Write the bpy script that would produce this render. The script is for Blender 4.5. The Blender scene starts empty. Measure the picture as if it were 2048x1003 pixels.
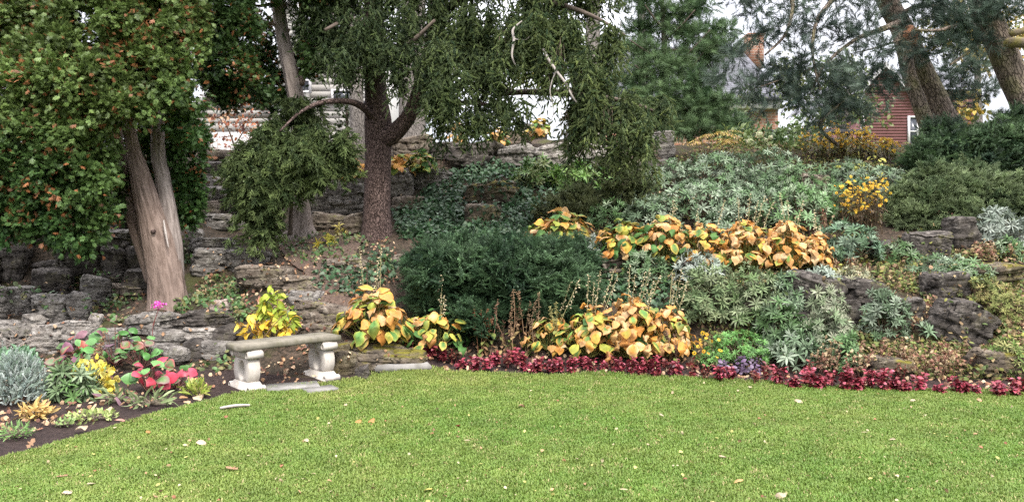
import bpy, math, random
import numpy as np
from math import radians as rad, sin, cos, pi

# ------------------------------------------------------------------ camera, world, sun, exposure
# photograph: 2048 wide, focal length 1607 of its pixels, horizon on its row 450, eye 1.6 m above the lawn
F, CX, HY, CZ = 1607.0, 1024.0, 450.0, 1.6
SC = bpy.context.scene
COL = SC.collection
cam_d = bpy.data.cameras.new('camera')
cam = bpy.data.objects.new('camera', cam_d)
COL.objects.link(cam)
cam.location = (0, 0, CZ)
cam.rotation_euler = (rad(90), 0, 0)
cam_d.sensor_fit = 'HORIZONTAL'
cam_d.sensor_width = 36
cam_d.lens = 36 * F / 2048
cam_d.shift_y = -(501.5 - HY) / 2048
cam_d.clip_start = 0.05
cam_d.clip_end = 2000
SC.camera = cam

SUN_EL, SUN_AZ = 50, 155          # azimuth: degrees clockwise from +Y (the viewing direction)
wd = bpy.data.worlds.new('World')
SC.world = wd
wd.use_nodes = True
nt = wd.node_tree
nt.nodes.clear()
def wn(t, **k):
    n = nt.nodes.new(t)
    for a, b in k.items():
        setattr(n, a, b)
    return n
w_out = wn('ShaderNodeOutputWorld')
w_bg = wn('ShaderNodeBackground')
w_bg.inputs['Strength'].default_value = 0.1
w_sky = wn('ShaderNodeTexSky', sky_type='NISHITA', sun_disc=False, sun_elevation=rad(SUN_EL), sun_rotation=rad(SUN_AZ))
w_tc = wn('ShaderNodeTexCoord')
w_sep = wn('ShaderNodeSeparateXYZ')
w_mr = wn('ShaderNodeMapRange')             # an overcast sky is about three times brighter overhead than at the horizon
w_mr.inputs['From Min'].default_value = 0.0
w_mr.inputs['From Max'].default_value = 1.0
w_mr.inputs['To Min'].default_value = 2.9
w_mr.inputs['To Max'].default_value = 23.0
w_no = wn('ShaderNodeTexNoise')
w_no.inputs['Scale'].default_value = 3.2
w_no.inputs['Detail'].default_value = 5
w_mp = wn('ShaderNodeMapping')
w_mp.inputs['Scale'].default_value = (1, 1, 2.5)
w_rp = wn('ShaderNodeValToRGB')
w_rp.color_ramp.elements[0].position = 0.3
w_rp.color_ramp.elements[0].color = (0.80, 0.80, 0.90, 1)
w_rp.color_ramp.elements[1].position = 0.72
w_rp.color_ramp.elements[1].color = (1.0, 0.985, 1.0, 1)
w_vm = wn('ShaderNodeVectorMath', operation='SCALE')
w_mx = wn('ShaderNodeMixRGB')
w_mx.inputs['Fac'].default_value = 0.88
L = nt.links.new
L(w_tc.outputs['Generated'], w_sep.inputs[0])
L(w_sep.outputs['Z'], w_mr.inputs['Value'])
L(w_tc.outputs['Generated'], w_mp.inputs['Vector'])
L(w_mp.outputs[0], w_no.inputs['Vector'])
L(w_no.outputs['Fac'], w_rp.inputs['Fac'])
L(w_rp.outputs['Color'], w_vm.inputs[0])
L(w_mr.outputs[0], w_vm.inputs['Scale'])
L(w_sky.outputs[0], w_mx.inputs['Color1'])
L(w_vm.outputs[0], w_mx.inputs['Color2'])
L(w_mx.outputs[0], w_bg.inputs['Color'])
L(w_bg.outputs[0], w_out.inputs['Surface'])

sun_d = bpy.data.lights.new('sun', 'SUN')
sun_d.energy = 2.0
sun_d.angle = rad(14)
sun_d.color = (1.0, 0.95, 0.88)
sun = bpy.data.objects.new('sun', sun_d)
COL.objects.link(sun)
sun.location = (6, -8, 20)
sun.rotation_euler = (rad(90 - SUN_EL), 0, rad(180 - SUN_AZ) + pi - pi)
SC.view_settings.view_transform = 'Standard'
SC.view_settings.look = 'None'
SC.view_settings.exposure = 1.6
SC.view_settings.gamma = 1
SC.cycles.max_bounces = 6
SC.cycles.diffuse_bounces = 4
SC.cycles.transmission_bounces = 3
SC.cycles.transparent_max_bounces = 4
SC.cycles.use_denoising = False

# ------------------------------------------------------------------ numeric helpers
RS = np.random.RandomState(7)
def U(a, b, n=None):
    return RS.uniform(a, b, n)
def _h(ix, iy, iz, s):
    h = (ix.astype(np.int64) * 374761393 + iy.astype(np.int64) * 668265263 + iz.astype(np.int64) * 2147483647 + s * 974634777) & 0xFFFFFFFF
    h = ((h ^ (h >> 13)) * 1274126177) & 0xFFFFFFFF
    h = h ^ (h >> 16)
    return (h & 0xFFFF) / 32767.5 - 1.0
def vn(p, s=0):
    p = np.asarray(p, float)
    i = np.floor(p)
    f = p - i
    f = f * f * (3 - 2 * f)
    i = i.astype(np.int64)
    x, y, z = i[:, 0], i[:, 1], i[:, 2]
    r = 0
    for dx in (0, 1):
        for dy in (0, 1):
            for dz in (0, 1):
                w = (f[:, 0] if dx else 1 - f[:, 0]) * (f[:, 1] if dy else 1 - f[:, 1]) * (f[:, 2] if dz else 1 - f[:, 2])
                r = r + w * _h(x + dx, y + dy, z + dz, s)
    return r
def fbm(p, o=3, s=0):
    p = np.asarray(p, float)
    r, a = 0, 1.0
    for k in range(o):
        r = r + a * vn(p, s + k * 17)
        p = p * 2.03 + 3.7
        a *= 0.5
    return r / 1.75
def nrm(v):
    v = np.asarray(v, float)
    return v / np.maximum(np.linalg.norm(v, axis=-1, keepdims=True), 1e-9)
def frame(d, n):
    """rotation matrices with +Y along d and +Z near n"""
    y = nrm(d)
    x = np.cross(y, n)
    l = np.linalg.norm(x, axis=-1, keepdims=True)
    x = np.where(l < 1e-4, np.array([1.0, 0.013, 0.007]), x)
    x = nrm(x)
    z = np.cross(x, y)
    return np.stack([x, y, z], axis=-1)
def rdir(n):
    return nrm(RS.normal(size=(n, 3)))
def W(px, py, Y):
    return np.array([(px - CX) / F * Y, Y, CZ - (py - HY) / F * Y])
def pick(pal, n, wts=None):
    pal = np.asarray(pal, float)
    w = None if wts is None else np.asarray(wts, float) / sum(wts)
    return pal[RS.choice(len(pal), n, p=w)]

# ------------------------------------------------------------------ the lie of the land
EDGE = [(-900, 4.2), (-300, 4.9), (0, 5.49), (100, 5.80), (230, 6.35), (330, 6.86), (420, 7.30), (470, 7.62), (560, 7.9), (660, 8.12), (740, 8.6), (860, 8.92),
        (960, 8.72), (1100, 8.58), (1200, 8.68), (1400, 8.36), (1600, 8.04), (1800, 7.8), (2048, 7.66), (3000, 7.3)]
_eu, _ey = np.array(EDGE).T
PROF = {
    -900: [(4.2, 0), (8.6, .05), (9.2, .45), (10.6, .65), (11.1, 1.3), (12.5, 1.9), (14, 2.6), (16, 3.0)],
    0: [(5.5, 0), (8.6, .03), (9.3, .10), (9.7, .42), (10.6, .62), (11.0, .72), (11.35, 1.35), (12.5, 1.9), (14, 2.6), (16, 3.0)],
    200: [(6.2, 0), (8.6, .03), (9.2, .10), (9.6, .44), (10.5, .62), (10.9, .74), (11.3, 1.35), (12.5, 1.9), (14, 2.6), (16, 3.0)],
    430: [(7.35, 0), (8.6, .04), (9.0, .10), (9.4, .48), (10.2, .70), (10.7, .90), (11.2, 1.25), (12.0, 1.6), (13, 2.2), (14.5, 2.9), (16, 3.1)],
    560: [(7.9, 0), (8.7, .05), (9.0, .25), (9.6, .62), (10.4, .95), (11.2, 1.25), (12.2, 1.5), (12.9, 1.75), (14, 2.5), (15, 2.85), (16, 3.1)],
    740: [(8.6, 0), (8.8, .05), (9.1, .25), (9.7, .60), (10.4, 1.0), (11.3, 1.33), (12.3, 1.5), (12.9, 1.65), (13.2, 2.15), (14, 2.5), (15, 2.8), (16, 3.1)],
    900: [(8.85, 0), (9.2, .03), (10, .35), (11.2, 1.15), (12.5, 1.8), (13.4, 2.25), (14.2, 2.55), (14.5, 2.9), (15.5, 3.1), (16, 3.3)],
    1100: [(8.58, 0), (9.1, .03), (9.9, .45), (11.2, 1.3), (12.5, 1.9), (13.8, 2.5), (14.1, 2.9), (15, 3.05), (16, 3.3)],
    1300: [(8.5, 0), (9.1, .05), (9.8, .60), (10.4, 1.05), (11, 1.32), (12.5, 1.9), (13.8, 2.5), (14.1, 2.95), (16, 3.2)],
    1600: [(8.04, 0), (8.6, .05), (9.0, .30), (9.5, .85), (10.3, 1.12), (11.5, 1.65), (13, 2.35), (14.5, 2.95), (16, 3.25)],
    1800: [(7.8, 0), (8.35, .06), (8.8, .35), (9.6, .90), (10.3, 1.2), (11.5, 1.7), (13, 2.3), (14.5, 2.85), (16, 3.2)],
    2048: [(7.66, 0), (8.2, .08), (8.8, .45), (10, 1.1), (11.5, 1.75), (13, 2.3), (14.5, 2.75), (16, 3.1)],
    3000: [(7.3, 0), (8.2, .10), (8.8, .5), (10, 1.1), (11.5, 1.75), (13, 2.3), (14.5, 2.75), (16, 3.1)],
}
_pu = np.array(sorted(PROF), float)
def edge(u):
    return np.interp(u, _eu, _ey)
def H0(u, Y):
    u = np.atleast_1d(np.asarray(u, float)) + 0 * np.atleast_1d(np.asarray(Y, float))
    Y = np.atleast_1d(np.asarray(Y, float)) + 0 * u
    hs = np.stack([np.interp(Y, *np.array(PROF[int(k)], float).T) for k in _pu])
    j = np.clip(np.searchsorted(_pu, u) - 1, 0, len(_pu) - 2)
    t = np.clip((u - _pu[j]) / (_pu[j + 1] - _pu[j]), 0, 1)
    i = np.arange(len(u))
    return hs[j, i] * (1 - t) + hs[j + 1, i] * t
def H(u, Y):
    u = np.atleast_1d(np.asarray(u, float)) + 0 * np.atleast_1d(np.asarray(Y, float))
    Y = np.atleast_1d(np.asarray(Y, float)) + 0 * u
    X = (u - CX) / F * Y
    z = H0(u, Y)
    s = np.clip((Y - edge(u)) / 1.2, 0, 1)
    p = np.stack([X, Y, 0 * X], 1)
    bumps = 0.10 * fbm(p * 1.3, 3, 5) + 0.03 * fbm(p * 6, 2, 9)
    return z + bumps * s * np.clip(z / 0.4, 0.12, 1) + 0.012 * fbm(p * 0.9, 2, 3) * np.clip((Y - 3) / 2, 0, 1)
_ys = np.arange(3.0, 17.0, 0.015)
def G(px, py):
    """the point of the hillside that stands on column px, row py of the photograph"""
    z = H(np.full_like(_ys, px), _ys)
    row = HY - (z - CZ) / _ys * F
    k = np.nonzero(row <= py)[0]
    Y = _ys[k[0]] if len(k) else 16.5
    return np.array([(px - CX) / F * Y, Y, float(H(px, Y)[0])])
def GY(px, Y):
    return np.array([(px - CX) / F * Y, Y, float(H(px, Y)[0])])
def HX(X, Y):
    return H(CX + np.asarray(X) / np.asarray(Y) * F, Y)
_gc = {}
def GN(px, py):
    """vectorised G on a cached grid of columns"""
    px, py = np.asarray(px, float), np.asarray(py, float)
    out = np.zeros((len(px), 3))
    cols = np.round(px / 4) * 4
    for c in np.unique(cols):
        if c not in _gc:
            z = H(np.full_like(_ys, c), _ys)
            _gc[c] = np.minimum.accumulate(HY - (z - CZ) / _ys * F)
        m = cols == c
        k = np.searchsorted(-_gc[c], -py[m])
        out[m, 1] = _ys[np.clip(k, 0, len(_ys) - 1)]
    out[:, 0] = (px - CX) / F * out[:, 1]
    out[:, 2] = H(px, out[:, 1])
    return out

# ------------------------------------------------------------------ mesh builders
def mk(name, V, FS, mat, col=None, parent=None, smooth=False, extra=None, loc=None):
    V = np.asarray(V, np.float32).reshape(-1, 3)
    if loc is not None:
        V = V - np.asarray(loc, np.float32)
    FS = [np.asarray(f, np.int32) for f in (FS if isinstance(FS, list) else [FS]) if len(f)]
    me = bpy.data.meshes.new(name)
    me.vertices.add(len(V))
    me.vertices.foreach_set('co', V.ravel())
    nl = sum(f.size for f in FS)
    nf = sum(len(f) for f in FS)
    me.loops.add(nl)
    me.polygons.add(nf)
    me.loops.foreach_set('vertex_index', np.concatenate([f.ravel() for f in FS]))
    tot = np.concatenate([np.full(len(f), f.shape[1], np.int32) for f in FS])
    st = np.concatenate([[0], np.cumsum(tot)[:-1]]).astype(np.int32)
    me.polygons.foreach_set('loop_start', st)
    if smooth:
        me.polygons.foreach_set('use_smooth', np.ones(nf, bool))
    me.update(calc_edges=True)
    if col is not None:
        c = np.ones((len(V), 4), np.float32)
        c[:, :3] = col
        me.attributes.new('col', 'FLOAT_COLOR', 'POINT').data.foreach_set('color', c.ravel())
    if extra is not None:
        me.attributes.new('tuv', 'FLOAT_VECTOR', 'POINT').data.foreach_set('vector', np.asarray(extra, np.float32).ravel())
    me.materials.append(mat)
    o = bpy.data.objects.new(name, me)
    COL.objects.link(o)
    if parent is not None:
        o.parent = parent
    return o
def tag(o, label, cat=None, group=None, kind=None):
    o['label'] = label
    if cat: o['category'] = cat
    if group: o['group'] = group
    if kind: o['kind'] = kind
    return o
def thing(name, loc, label, cat, group=None, kind=None):
    o = bpy.data.objects.new(name, None)
    o.empty_display_size = 0.1
    COL.objects.link(o)
    o.location = [float(v) for v in loc]
    return tag(o, label, cat, group, kind)
def copy_tree(o, parent=None):
    c = o.copy()
    COL.objects.link(c)
    if parent is not None:
        c.parent = parent
    for ch in list(o.children):
        copy_tree(ch, c)
    return c

class MB:
    """collects plain solids into one mesh"""
    def __init__(s):
        s.V, s.F, s.n = [], {}, 0
    def add(s, V, F):
        V = np.asarray(V, float)
        for f in F:
            s.F.setdefault(len(f), []).append([i + s.n for i in f])
        s.V.append(V)
        s.n += len(V)
    def addn(s, V, FS):
        for f in FS:
            f = np.asarray(f)
            s.F.setdefault(f.shape[1], []).extend((f + s.n).tolist())
        s.V.append(np.asarray(V, float))
        s.n += len(V)
    def box(s, a, b, M=None):
        (x0, y0, z0), (x1, y1, z1) = a, b
        V = np.array([(x, y, z) for z in (z0, z1) for x, y in ((x0, y0), (x1, y0), (x1, y1), (x0, y1))], float)
        if M is not None:
            V = V @ M.T
        s.add(V, [(3, 2, 1, 0), (4, 5, 6, 7), (0, 1, 5, 4), (1, 2, 6, 5), (2, 3, 7, 6), (3, 0, 4, 7)])
    def prism(s, poly, off):
        """poly: (n,3) planar outline, extruded by off"""
        P = np.asarray(poly, float)
        n = len(P)
        s.add(np.concatenate([P, P + np.asarray(off, float)]), [tuple(range(n))[::-1], tuple(range(n, 2 * n))] + [(i, (i + 1) % n, n + (i + 1) % n, n + i) for i in range(n)])
    def build(s, name, mat, parent=None, loc=None, smooth=False):
        return mk(name, np.concatenate(s.V), [np.array(v) for v in s.F.values()], mat, parent=parent, loc=loc, smooth=smooth)

def tube(P, R, n=10, seed=0, rough=0.0, flare=None, cap=True, furrow=0.0):
    """a tapering round limb along points P with radii R (resampled smoothly); returns V, faces, bark coordinates"""
    P, R = np.asarray(P, float), np.asarray(R, float)
    m = len(P)
    t = np.arange(m)
    k = max(2, (m - 1) * 6 + 1)
    ts = np.linspace(0, m - 1, k)
    def cr(A):
        A = A.reshape(m, -1)
        out = np.zeros((k, A.shape[1]))
        for j, tt in enumerate(ts):
            i = min(int(tt), m - 2)
            f = tt - i
            p0, p1, p2, p3 = A[max(i - 1, 0)], A[i], A[i + 1], A[min(i + 2, m - 1)]
            out[j] = 0.5 * (2 * p1 + (p2 - p0) * f + (2 * p0 - 5 * p1 + 4 * p2 - p3) * f * f + (3 * p1 - p0 - 3 * p2 + p3) * f ** 3)
        return out
    Q = cr(P) if m > 2 else P[0] + (P[1] - P[0]) * ts[:, None]
    r = np.interp(ts, t, R)
    T = nrm(np.gradient(Q, axis=0))
    a0 = nrm(np.cross(T[0], [0.3, 1, 0.2]))
    V, E = [], []
    ln = np.concatenate([[0], np.cumsum(np.linalg.norm(np.diff(Q, axis=0), axis=1))])
    for j in range(k):
        a = nrm(a0 - T[j] * np.dot(a0, T[j]))
        a0 = a
        b = np.cross(T[j], a)
        th = np.arange(n) / n * 2 * pi
        rr = np.full(n, r[j])
        if rough:
            q = np.stack([np.cos(th) * 1.5 + seed, np.sin(th) * 1.5, np.full(n, ln[j] * 1.2)], 1)
            q2 = np.stack([np.cos(th) * 4 + seed, np.sin(th) * 4, np.full(n, ln[j] * 5)], 1)
            rr = rr * (1 + rough * fbm(q, 2, seed) + rough * 0.5 * vn(q2, seed))
        if furrow:
            q3 = np.stack([np.cos(th) * 7 + seed, np.sin(th) * 7, np.full(n, ln[j] * 1.1)], 1)
            rr = rr * (1 - furrow * np.clip(1 - np.abs(fbm(q3, 2, seed + 40)) * 4, 0, 1))
        if flare:
            rr = rr * (1 + flare * np.exp(-ln[j] / 0.18) * (0.55 + 0.45 * np.cos(th * 5 + seed)))
        V.append(Q[j] + (np.cos(th) * rr)[:, None] * a + (np.sin(th) * rr)[:, None] * b)
        E.append(np.stack([np.cos(th) * r[j], np.sin(th) * r[j], np.full(n, ln[j])], 1))
    V, E = np.concatenate(V), np.concatenate(E)
    i = np.arange(n)
    f = np.concatenate([np.stack([j * n + i, j * n + (i + 1) % n, (j + 1) * n + (i + 1) % n, (j + 1) * n + i], 1) for j in range(k - 1)])
    FS = [f]
    if cap:
        FS += [np.arange(n)[::-1][None], (np.arange(n) + (k - 1) * n)[None]]
    return V, FS, E
class TB:
    """several tubes in one mesh"""
    def __init__(s):
        s.V, s.F, s.E, s.n = [], [], [], 0
    def tube(s, *a, **k):
        V, FS, E = tube(*a, **k)
        s.V.append(V); s.E.append(E)
        s.F += [f + s.n for f in FS]
        s.n += len(V)
        return s
    def build(s, name, mat, parent=None, loc=None, col=None):
        d = {}
        for f in s.F:
            d.setdefault(f.shape[1], []).append(f)
        V = np.concatenate(s.V)
        return mk(name, V, [np.concatenate(v) for v in d.values()], mat, parent=parent, loc=loc, smooth=True, extra=np.concatenate(s.E), col=None if col is None else np.tile(col, (len(V), 1)))

class T:
    """a leaf template: verts, faces, and for every vertex how far it takes the second colour"""
    def __init__(s, V, FS, w=None):
        s.V = np.asarray(V, float)
        s.F = [np.asarray(f) for f in (FS if isinstance(FS, list) else [FS])]
        s.w = np.zeros(len(s.V)) if w is None else np.asarray(w, float)
class Sc:
    """scatters leaf templates into one mesh"""
    def __init__(s):
        s.V, s.C, s.F, s.n = [], [], {}, 0
    def add(s, t, pos, R, scale, c0, c1=None):
        N, n = len(pos), len(t.V)
        if N == 0:
            return s
        scale = np.asarray(scale, float)
        if scale.ndim == 0: scale = np.full(N, float(scale))
        sv = t.V[None] * (scale[:, None, None] if scale.ndim == 1 else scale[:, None, :])
        V = np.einsum('nij,nkj->nki', R, sv) + np.asarray(pos)[:, None, :]
        c0 = np.broadcast_to(np.asarray(c0, float), (N, 3))
        c1 = c0 if c1 is None else np.broadcast_to(np.asarray(c1, float), (N, 3))
        C = c0[:, None, :] * (1 - t.w)[None, :, None] + c1[:, None, :] * t.w[None, :, None]
        s.V.append(V.reshape(-1, 3).astype(np.float32))
        s.C.append(C.reshape(-1, 3).astype(np.float32))
        off = s.n + np.arange(N) * n
        for f in t.F:
            s.F.setdefault(f.shape[1], []).append((off[:, None, None] + f[None]).reshape(-1, f.shape[1]))
        s.n += N * n
        return s
    def raw(s, V, FS, c):
        s.V.append(np.asarray(V, np.float32))
        s.C.append(np.broadcast_to(np.asarray(c, np.float32), (len(V), 3)))
        for f in FS:
            s.F.setdefault(f.shape[1], []).append(np.asarray(f) + s.n)
        s.n += len(V)
        return s
    def build(s, name, mat, parent=None, loc=None, smooth=False):
        return mk(name, np.concatenate(s.V), [np.concatenate(v) for v in s.F.values()], mat, col=np.concatenate(s.C), parent=parent, loc=loc, smooth=smooth)
def stalk(sc, a, b, r, c, bend=0.0, n=3, seg=3):
    """a thin stem from a to b in a Sc"""
    a, b = np.asarray(a, float), np.asarray(b, float)
    t = np.linspace(0, 1, seg + 1)[:, None]
    side = nrm(np.cross(b - a, [0.2, 0.1, 1.0])) if bend else np.zeros(3)
    P = a + (b - a) * t + side * bend * np.sin(t * pi)
    th = np.arange(n) / n * 2 * pi
    d = nrm(b - a)
    x = nrm(np.cross(d, [0.31, 0.9, 0.2]))
    y = np.cross(d, x)
    rr = r * (1 - 0.6 * t[:, 0])
    V = np.concatenate([P[j] + rr[j] * (np.cos(th)[:, None] * x + np.sin(th)[:, None] * y) for j in range(seg + 1)])
    i = np.arange(n)
    f = np.concatenate([np.stack([j * n + i, j * n + (i + 1) % n, (j + 1) * n + (i + 1) % n, (j + 1) * n + i], 1) for j in range(seg)])
    sc.raw(V, [f], c)

# ------------------------------------------------------------------ leaf templates (length 1 along +Y, face up +Z)
def blade_leaf(prof, seg=4, arch=0.3, fold=0.15, crumple=0.0, seed=0, edge_w=True):
    """an entire leaf: half-widths PROF sampled along the midrib, arching down and folded along the rib"""
    t = np.linspace(0, 1, seg + 1)
    hw = np.interp(t, np.linspace(0, 1, len(prof)), prof)
    ang = np.cumsum(np.concatenate([[0], np.full(seg, arch / seg)]))
    y = np.concatenate([[0], np.cumsum(np.cos(ang[:-1]) / seg)])
    z = -np.concatenate([[0], np.cumsum(np.sin(ang[:-1]) / seg)])
    V, w = [], []
    for j in range(seg + 1):
        for k in (-1, 0, 1):
            V.append((k * hw[j], y[j], z[j] + abs(k) * hw[j] * fold))
            w.append(1.0 if (k or j == seg) and edge_w else 0.0)
    V = np.array(V)
    if crumple:
        V += crumple * np.stack([vn(V * 3 + seed, 1), vn(V * 3 + seed, 2), vn(V * 3 + seed, 3)], 1)
    f = []
    for j in range(seg):
        a = j * 3
        f += [(a, a + 1, a + 4, a + 3), (a + 1, a + 2, a + 5, a + 4)]
    return T(V, np.array(f), w)
def two_edge(prof, n_side=5, arch=0.5, fold=0.2, crumple=0.05, seed=0, seg=6):
    """a broader leaf with n_side points across: rib colour inside, edge colour outside"""
    t = np.linspace(0, 1, seg + 1)
    hw = np.interp(t, np.linspace(0, 1, len(prof)), prof)
    ang = np.linspace(-0.25, 1, seg + 1) * arch
    y = np.concatenate([[0], np.cumsum(np.cos(ang[:-1]) / seg)])
    z = -np.concatenate([[0], np.cumsum(np.sin(ang[:-1]) / seg)])
    ks = np.linspace(-1, 1, n_side)
    V, w = [], []
    for j in range(seg + 1):
        for k in ks:
            q = abs(k)
            V.append((k * hw[j], y[j] - 0.10 * q * (t[j] < 0.2), z[j] + q * hw[j] * fold - q * q * hw[j] * fold * 1.3))
            w.append(min(1, max(q ** 2, max(0, t[j] - 0.55) * 2)))
    V = np.array(V)
    if crumple:
        V += crumple * np.stack([vn(V * 3.5 + seed, 1), vn(V * 3.5 + seed, 2), 1.6 * vn(V * 3.5 + seed, 3)], 1)
        V[:, 2] += 0.016 * np.cos(np.tile(ks, seg + 1) * 4 * pi)
    f = []
    for j in range(seg):
        for i in range(n_side - 1):
            a = j * n_side + i
            f.append((a, a + 1, a + n_side + 1, a + n_side))
    return T(V, np.array(f), w)
def join_t(items):
    """one template from (template, R, scale, offset) pieces"""
    V, F, w, n = [], {}, [], 0
    for t, R, s, o in items:
        V.append((t.V * s) @ R.T + o)
        w.append(t.w)
        for f in t.F:
            F.setdefault(f.shape[1], []).append(f + n)
        n += len(t.V)
    return T(np.concatenate(V), [np.concatenate(v) for v in F.values()], np.concatenate(w))
_r = np.random.RandomState(3)
HOSTA = [two_edge([.05, .34, .40, .36, .22, .03], arch=a, fold=f, crumple=c, seed=k, n_side=9) for k, (a, f, c) in enumerate([(.7, .30, .04), (1.0, .25, .06), (.5, .4, .05), (1.3, .5, .13), (1.7, .7, .18), (2.0, .5, .22), (1.5, 1.0, .20)])]
OVATE = [blade_leaf([.04, .24, .28, .2, .02], 4, a, .2) for a in (.3, .8, 1.2)]
ROUND = [two_edge([.06, .25, .35, .36, .27, .05], arch=a, fold=.3, crumple=.04, seed=k, seg=5) for k, a in enumerate((.3, .7, 1.1))]
LANCE = [blade_leaf([.05, .085, .10, .08, .02], 4, a, .3) for a in (.2, .6, 1.0)]
IVY = T([(0, 0, 0), (-.42, .1, -.03), (-.3, .42, .02), (0, 1, -.1), (.3, .42, .02), (.42, .1, -.03), (0, .4, .06)],
        np.array([(0, 6, 1), (1, 6, 2), (2, 6, 3), (3, 6, 4), (4, 6, 5), (5, 6, 0)]))
def rosette_t(nl, lean, seed, leafset):
    r = np.random.RandomState(seed)
    it = []
    for k in range(nl):
        az = k * 2.4 + r.uniform(-.3, .3)
        el = lean[0] + (lean[1] - lean[0]) * (k / nl) + r.uniform(-.12, .12)
        d = np.array([[cos(az) * cos(el), sin(az) * cos(el), sin(el)]])
        R = frame(d, np.array([[0, 0, 1.0]]))[0]
        it.append((leafset[r.randint(len(leafset))], R, r.uniform(.75, 1.05), d[0] * .04))
    return join_t(it)
ROSE = [rosette_t(13, (-.1, 1.1), k, LANCE) for k in range(3)]
ROSE_TIGHT = [rosette_t(9, (.5, 1.3), k + 9, LANCE) for k in range(2)]
def fan_t(nl, spread, wd, seed):
    """a flat spray of scale leaves: narrow fingers fanned out in a plane, each with side fingers"""
    r = np.random.RandomState(seed)
    V, Fq, w = [], [], []
    for k in range(nl):
        a = (k / (nl - 1) - .5) * spread + r.uniform(-.08, .08)
        ln = (1 - .35 * abs(k / (nl - 1) - .5) * 2) * r.uniform(.85, 1.1)
        d = np.array([sin(a), cos(a), r.uniform(-.22, .12)])
        s = np.array([cos(a), -sin(a), 0])
        o = np.array([0, .08 * abs(a), 0])
        b = len(V)
        ww = wd * r.uniform(.8, 1.2)
        for q, h in ((.12, .25), (.5, 1.0), (.8, .8)):
            p = o + d * ln * q
            V += [p - s * ww * h, p + s * ww * h]
            w += [q * .6, q * .6]
        V += [o + d * ln + s * ww * r.uniform(-.6, .6)]
        w += [1]
        Fq += [('q', b, b + 1, b + 3, b + 2), ('q', b + 2, b + 3, b + 5, b + 4), ('t', b + 4, b + 5, b + 6)]
    return T(V, [np.array([f[1:] for f in Fq if f[0] == 'q']), np.array([f[1:] for f in Fq if f[0] == 't'])], w)
FAN = [fan_t(7, 1.6, .042, k) for k in range(3)]
def shoot_t(nn, nl, nw, ang, flat, seed, stem=.012):
    """a conifer shoot: needles set round (or two-ranked along) a thin stem"""
    r = np.random.RandomState(seed)
    V, Ft, w = [], [], []
    for k in range(nn):
        y = .06 + .9 * k / nn
        th = (0 if k % 2 else pi) + r.uniform(-.5, .5) if flat else k * 2.4
        rad_ = np.array([cos(th), 0, sin(th) * (1 if not flat else .5)])
        d = nrm(rad_ * sin(ang) + np.array([0, cos(ang), 0]))
        s = nrm(np.cross(d, rad_ + np.array([.1, .2, .1]))) * nw
        l = nl * (1 - .35 * (k / nn)) * r.uniform(.85, 1.1)
        o = np.array([0, y, 0])
        b = len(V)
        V += [o - s, o + s, o + d * l]
        w += [.2, .2, 1]
        Ft.append((b, b + 1, b + 2))
    b = len(V)
    V += [(-stem, 0, 0), (stem, 0, 0), (stem * .4, 1, 0), (-stem * .4, 1, 0)]
    w += [0, 0, .7, .7]
    return T(V, [np.array(Ft), np.array([(b, b + 1, b + 2, b + 3)])], w)
def brush_t(nn, nl, nw, ang, flat, seed, body, blades=3):
    """a dense shoot: needles over a slim closed body of needle bases"""
    t = shoot_t(nn, nl, nw, ang, flat, seed)
    V, F4, w, n = [t.V], [t.F[1]], [t.w], len(t.V)
    for k in range(blades):
        a = pi * k / blades + .2 if not flat else (k - (blades - 1) / 2) * .5
        x = np.array([cos(a), 0, sin(a)]) * body
        V.append(np.array([[0, 0, 0], x + [0, .35, 0], [0, 1.02, 0], -x + [0, .30, 0]])); w.append(np.array([0, .35, .9, .35]))
        F4.append(np.array([(n, n + 1, n + 2, n + 3)])); n += 4
    return T(np.concatenate(V), [t.F[0], np.concatenate(F4)], np.concatenate(w))
SPRUCE = [brush_t(20, .22, .05, .8, False, k, .10) for k in range(3)]
YEW = [shoot_t(18, .24, .05, 1.0, True, k + 5) for k in range(3)]
JUNI = [brush_t(12, .30, .045, .5, False, k + 8, .09, 2) for k in range(2)]
PINE = [shoot_t(30, .8, .022, .75, False, k + 11) for k in range(3)]
FEATH = [shoot_t(12, .3, .05, .9, True, k + 15) for k in range(2)]
def plume_t(temps, n, seed, side=.85, lift=.25):
    """a flat spray: a leading shoot with side shoots left and right, shorter to the tip"""
    r = np.random.RandomState(seed)
    it = [(temps[0], np.eye(3), 1.0, np.zeros(3))]
    for k in range(n):
        s = 1 if k % 2 else -1
        y = .12 + .68 * k / n
        d = np.array([[s * sin(side), cos(side), r.uniform(-lift, lift)]])
        it.append((temps[r.randint(len(temps))], frame(nrm(d), np.array([[0, r.uniform(-.2, .2), 1.0]]))[0], (.62 - .35 * k / n) * r.uniform(.85, 1.15), np.array([0, y, 0])))
    return join_t(it)
YEWP = [plume_t(YEW, 8, k) for k in range(3)]
JUNP = [plume_t(JUNI, 9, k + 4, .6, .45) for k in range(3)]
def kite_t(w):
    return T([(0, 0, 0), (w, .42, .03), (0, 1, -.05), (-w, .42, .03)], np.array([(0, 1, 2, 3)]), [0, .4, 1, .4])
FROND = [plume_t([kite_t(.09)], 6, k + 30, .55, .2) for k in range(3)]
CEDP = [plume_t(FROND, 6, k + 8, .48, .45) for k in range(4)]
SPRP = [plume_t(SPRUCE, 5, k + 50, .8, .5) for k in range(3)]
OAK = T([(0, 0, 0), (-.1, .1, .02), (-.28, .18, .05), (-.14, .3, .02), (-.4, .48, .09), (-.17, .56, .02), (-.26, .8, .08), (0, 1, .1), (.26, .8, .05), (.17, .56, .02), (.4, .48, .07), (.14, .3, .02), (.28, .18, .06), (.1, .1, .02), (0, .45, -.02)],
        np.array([(14, i, i + 1) for i in range(13)] + [(14, 13, 0)]))
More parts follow.
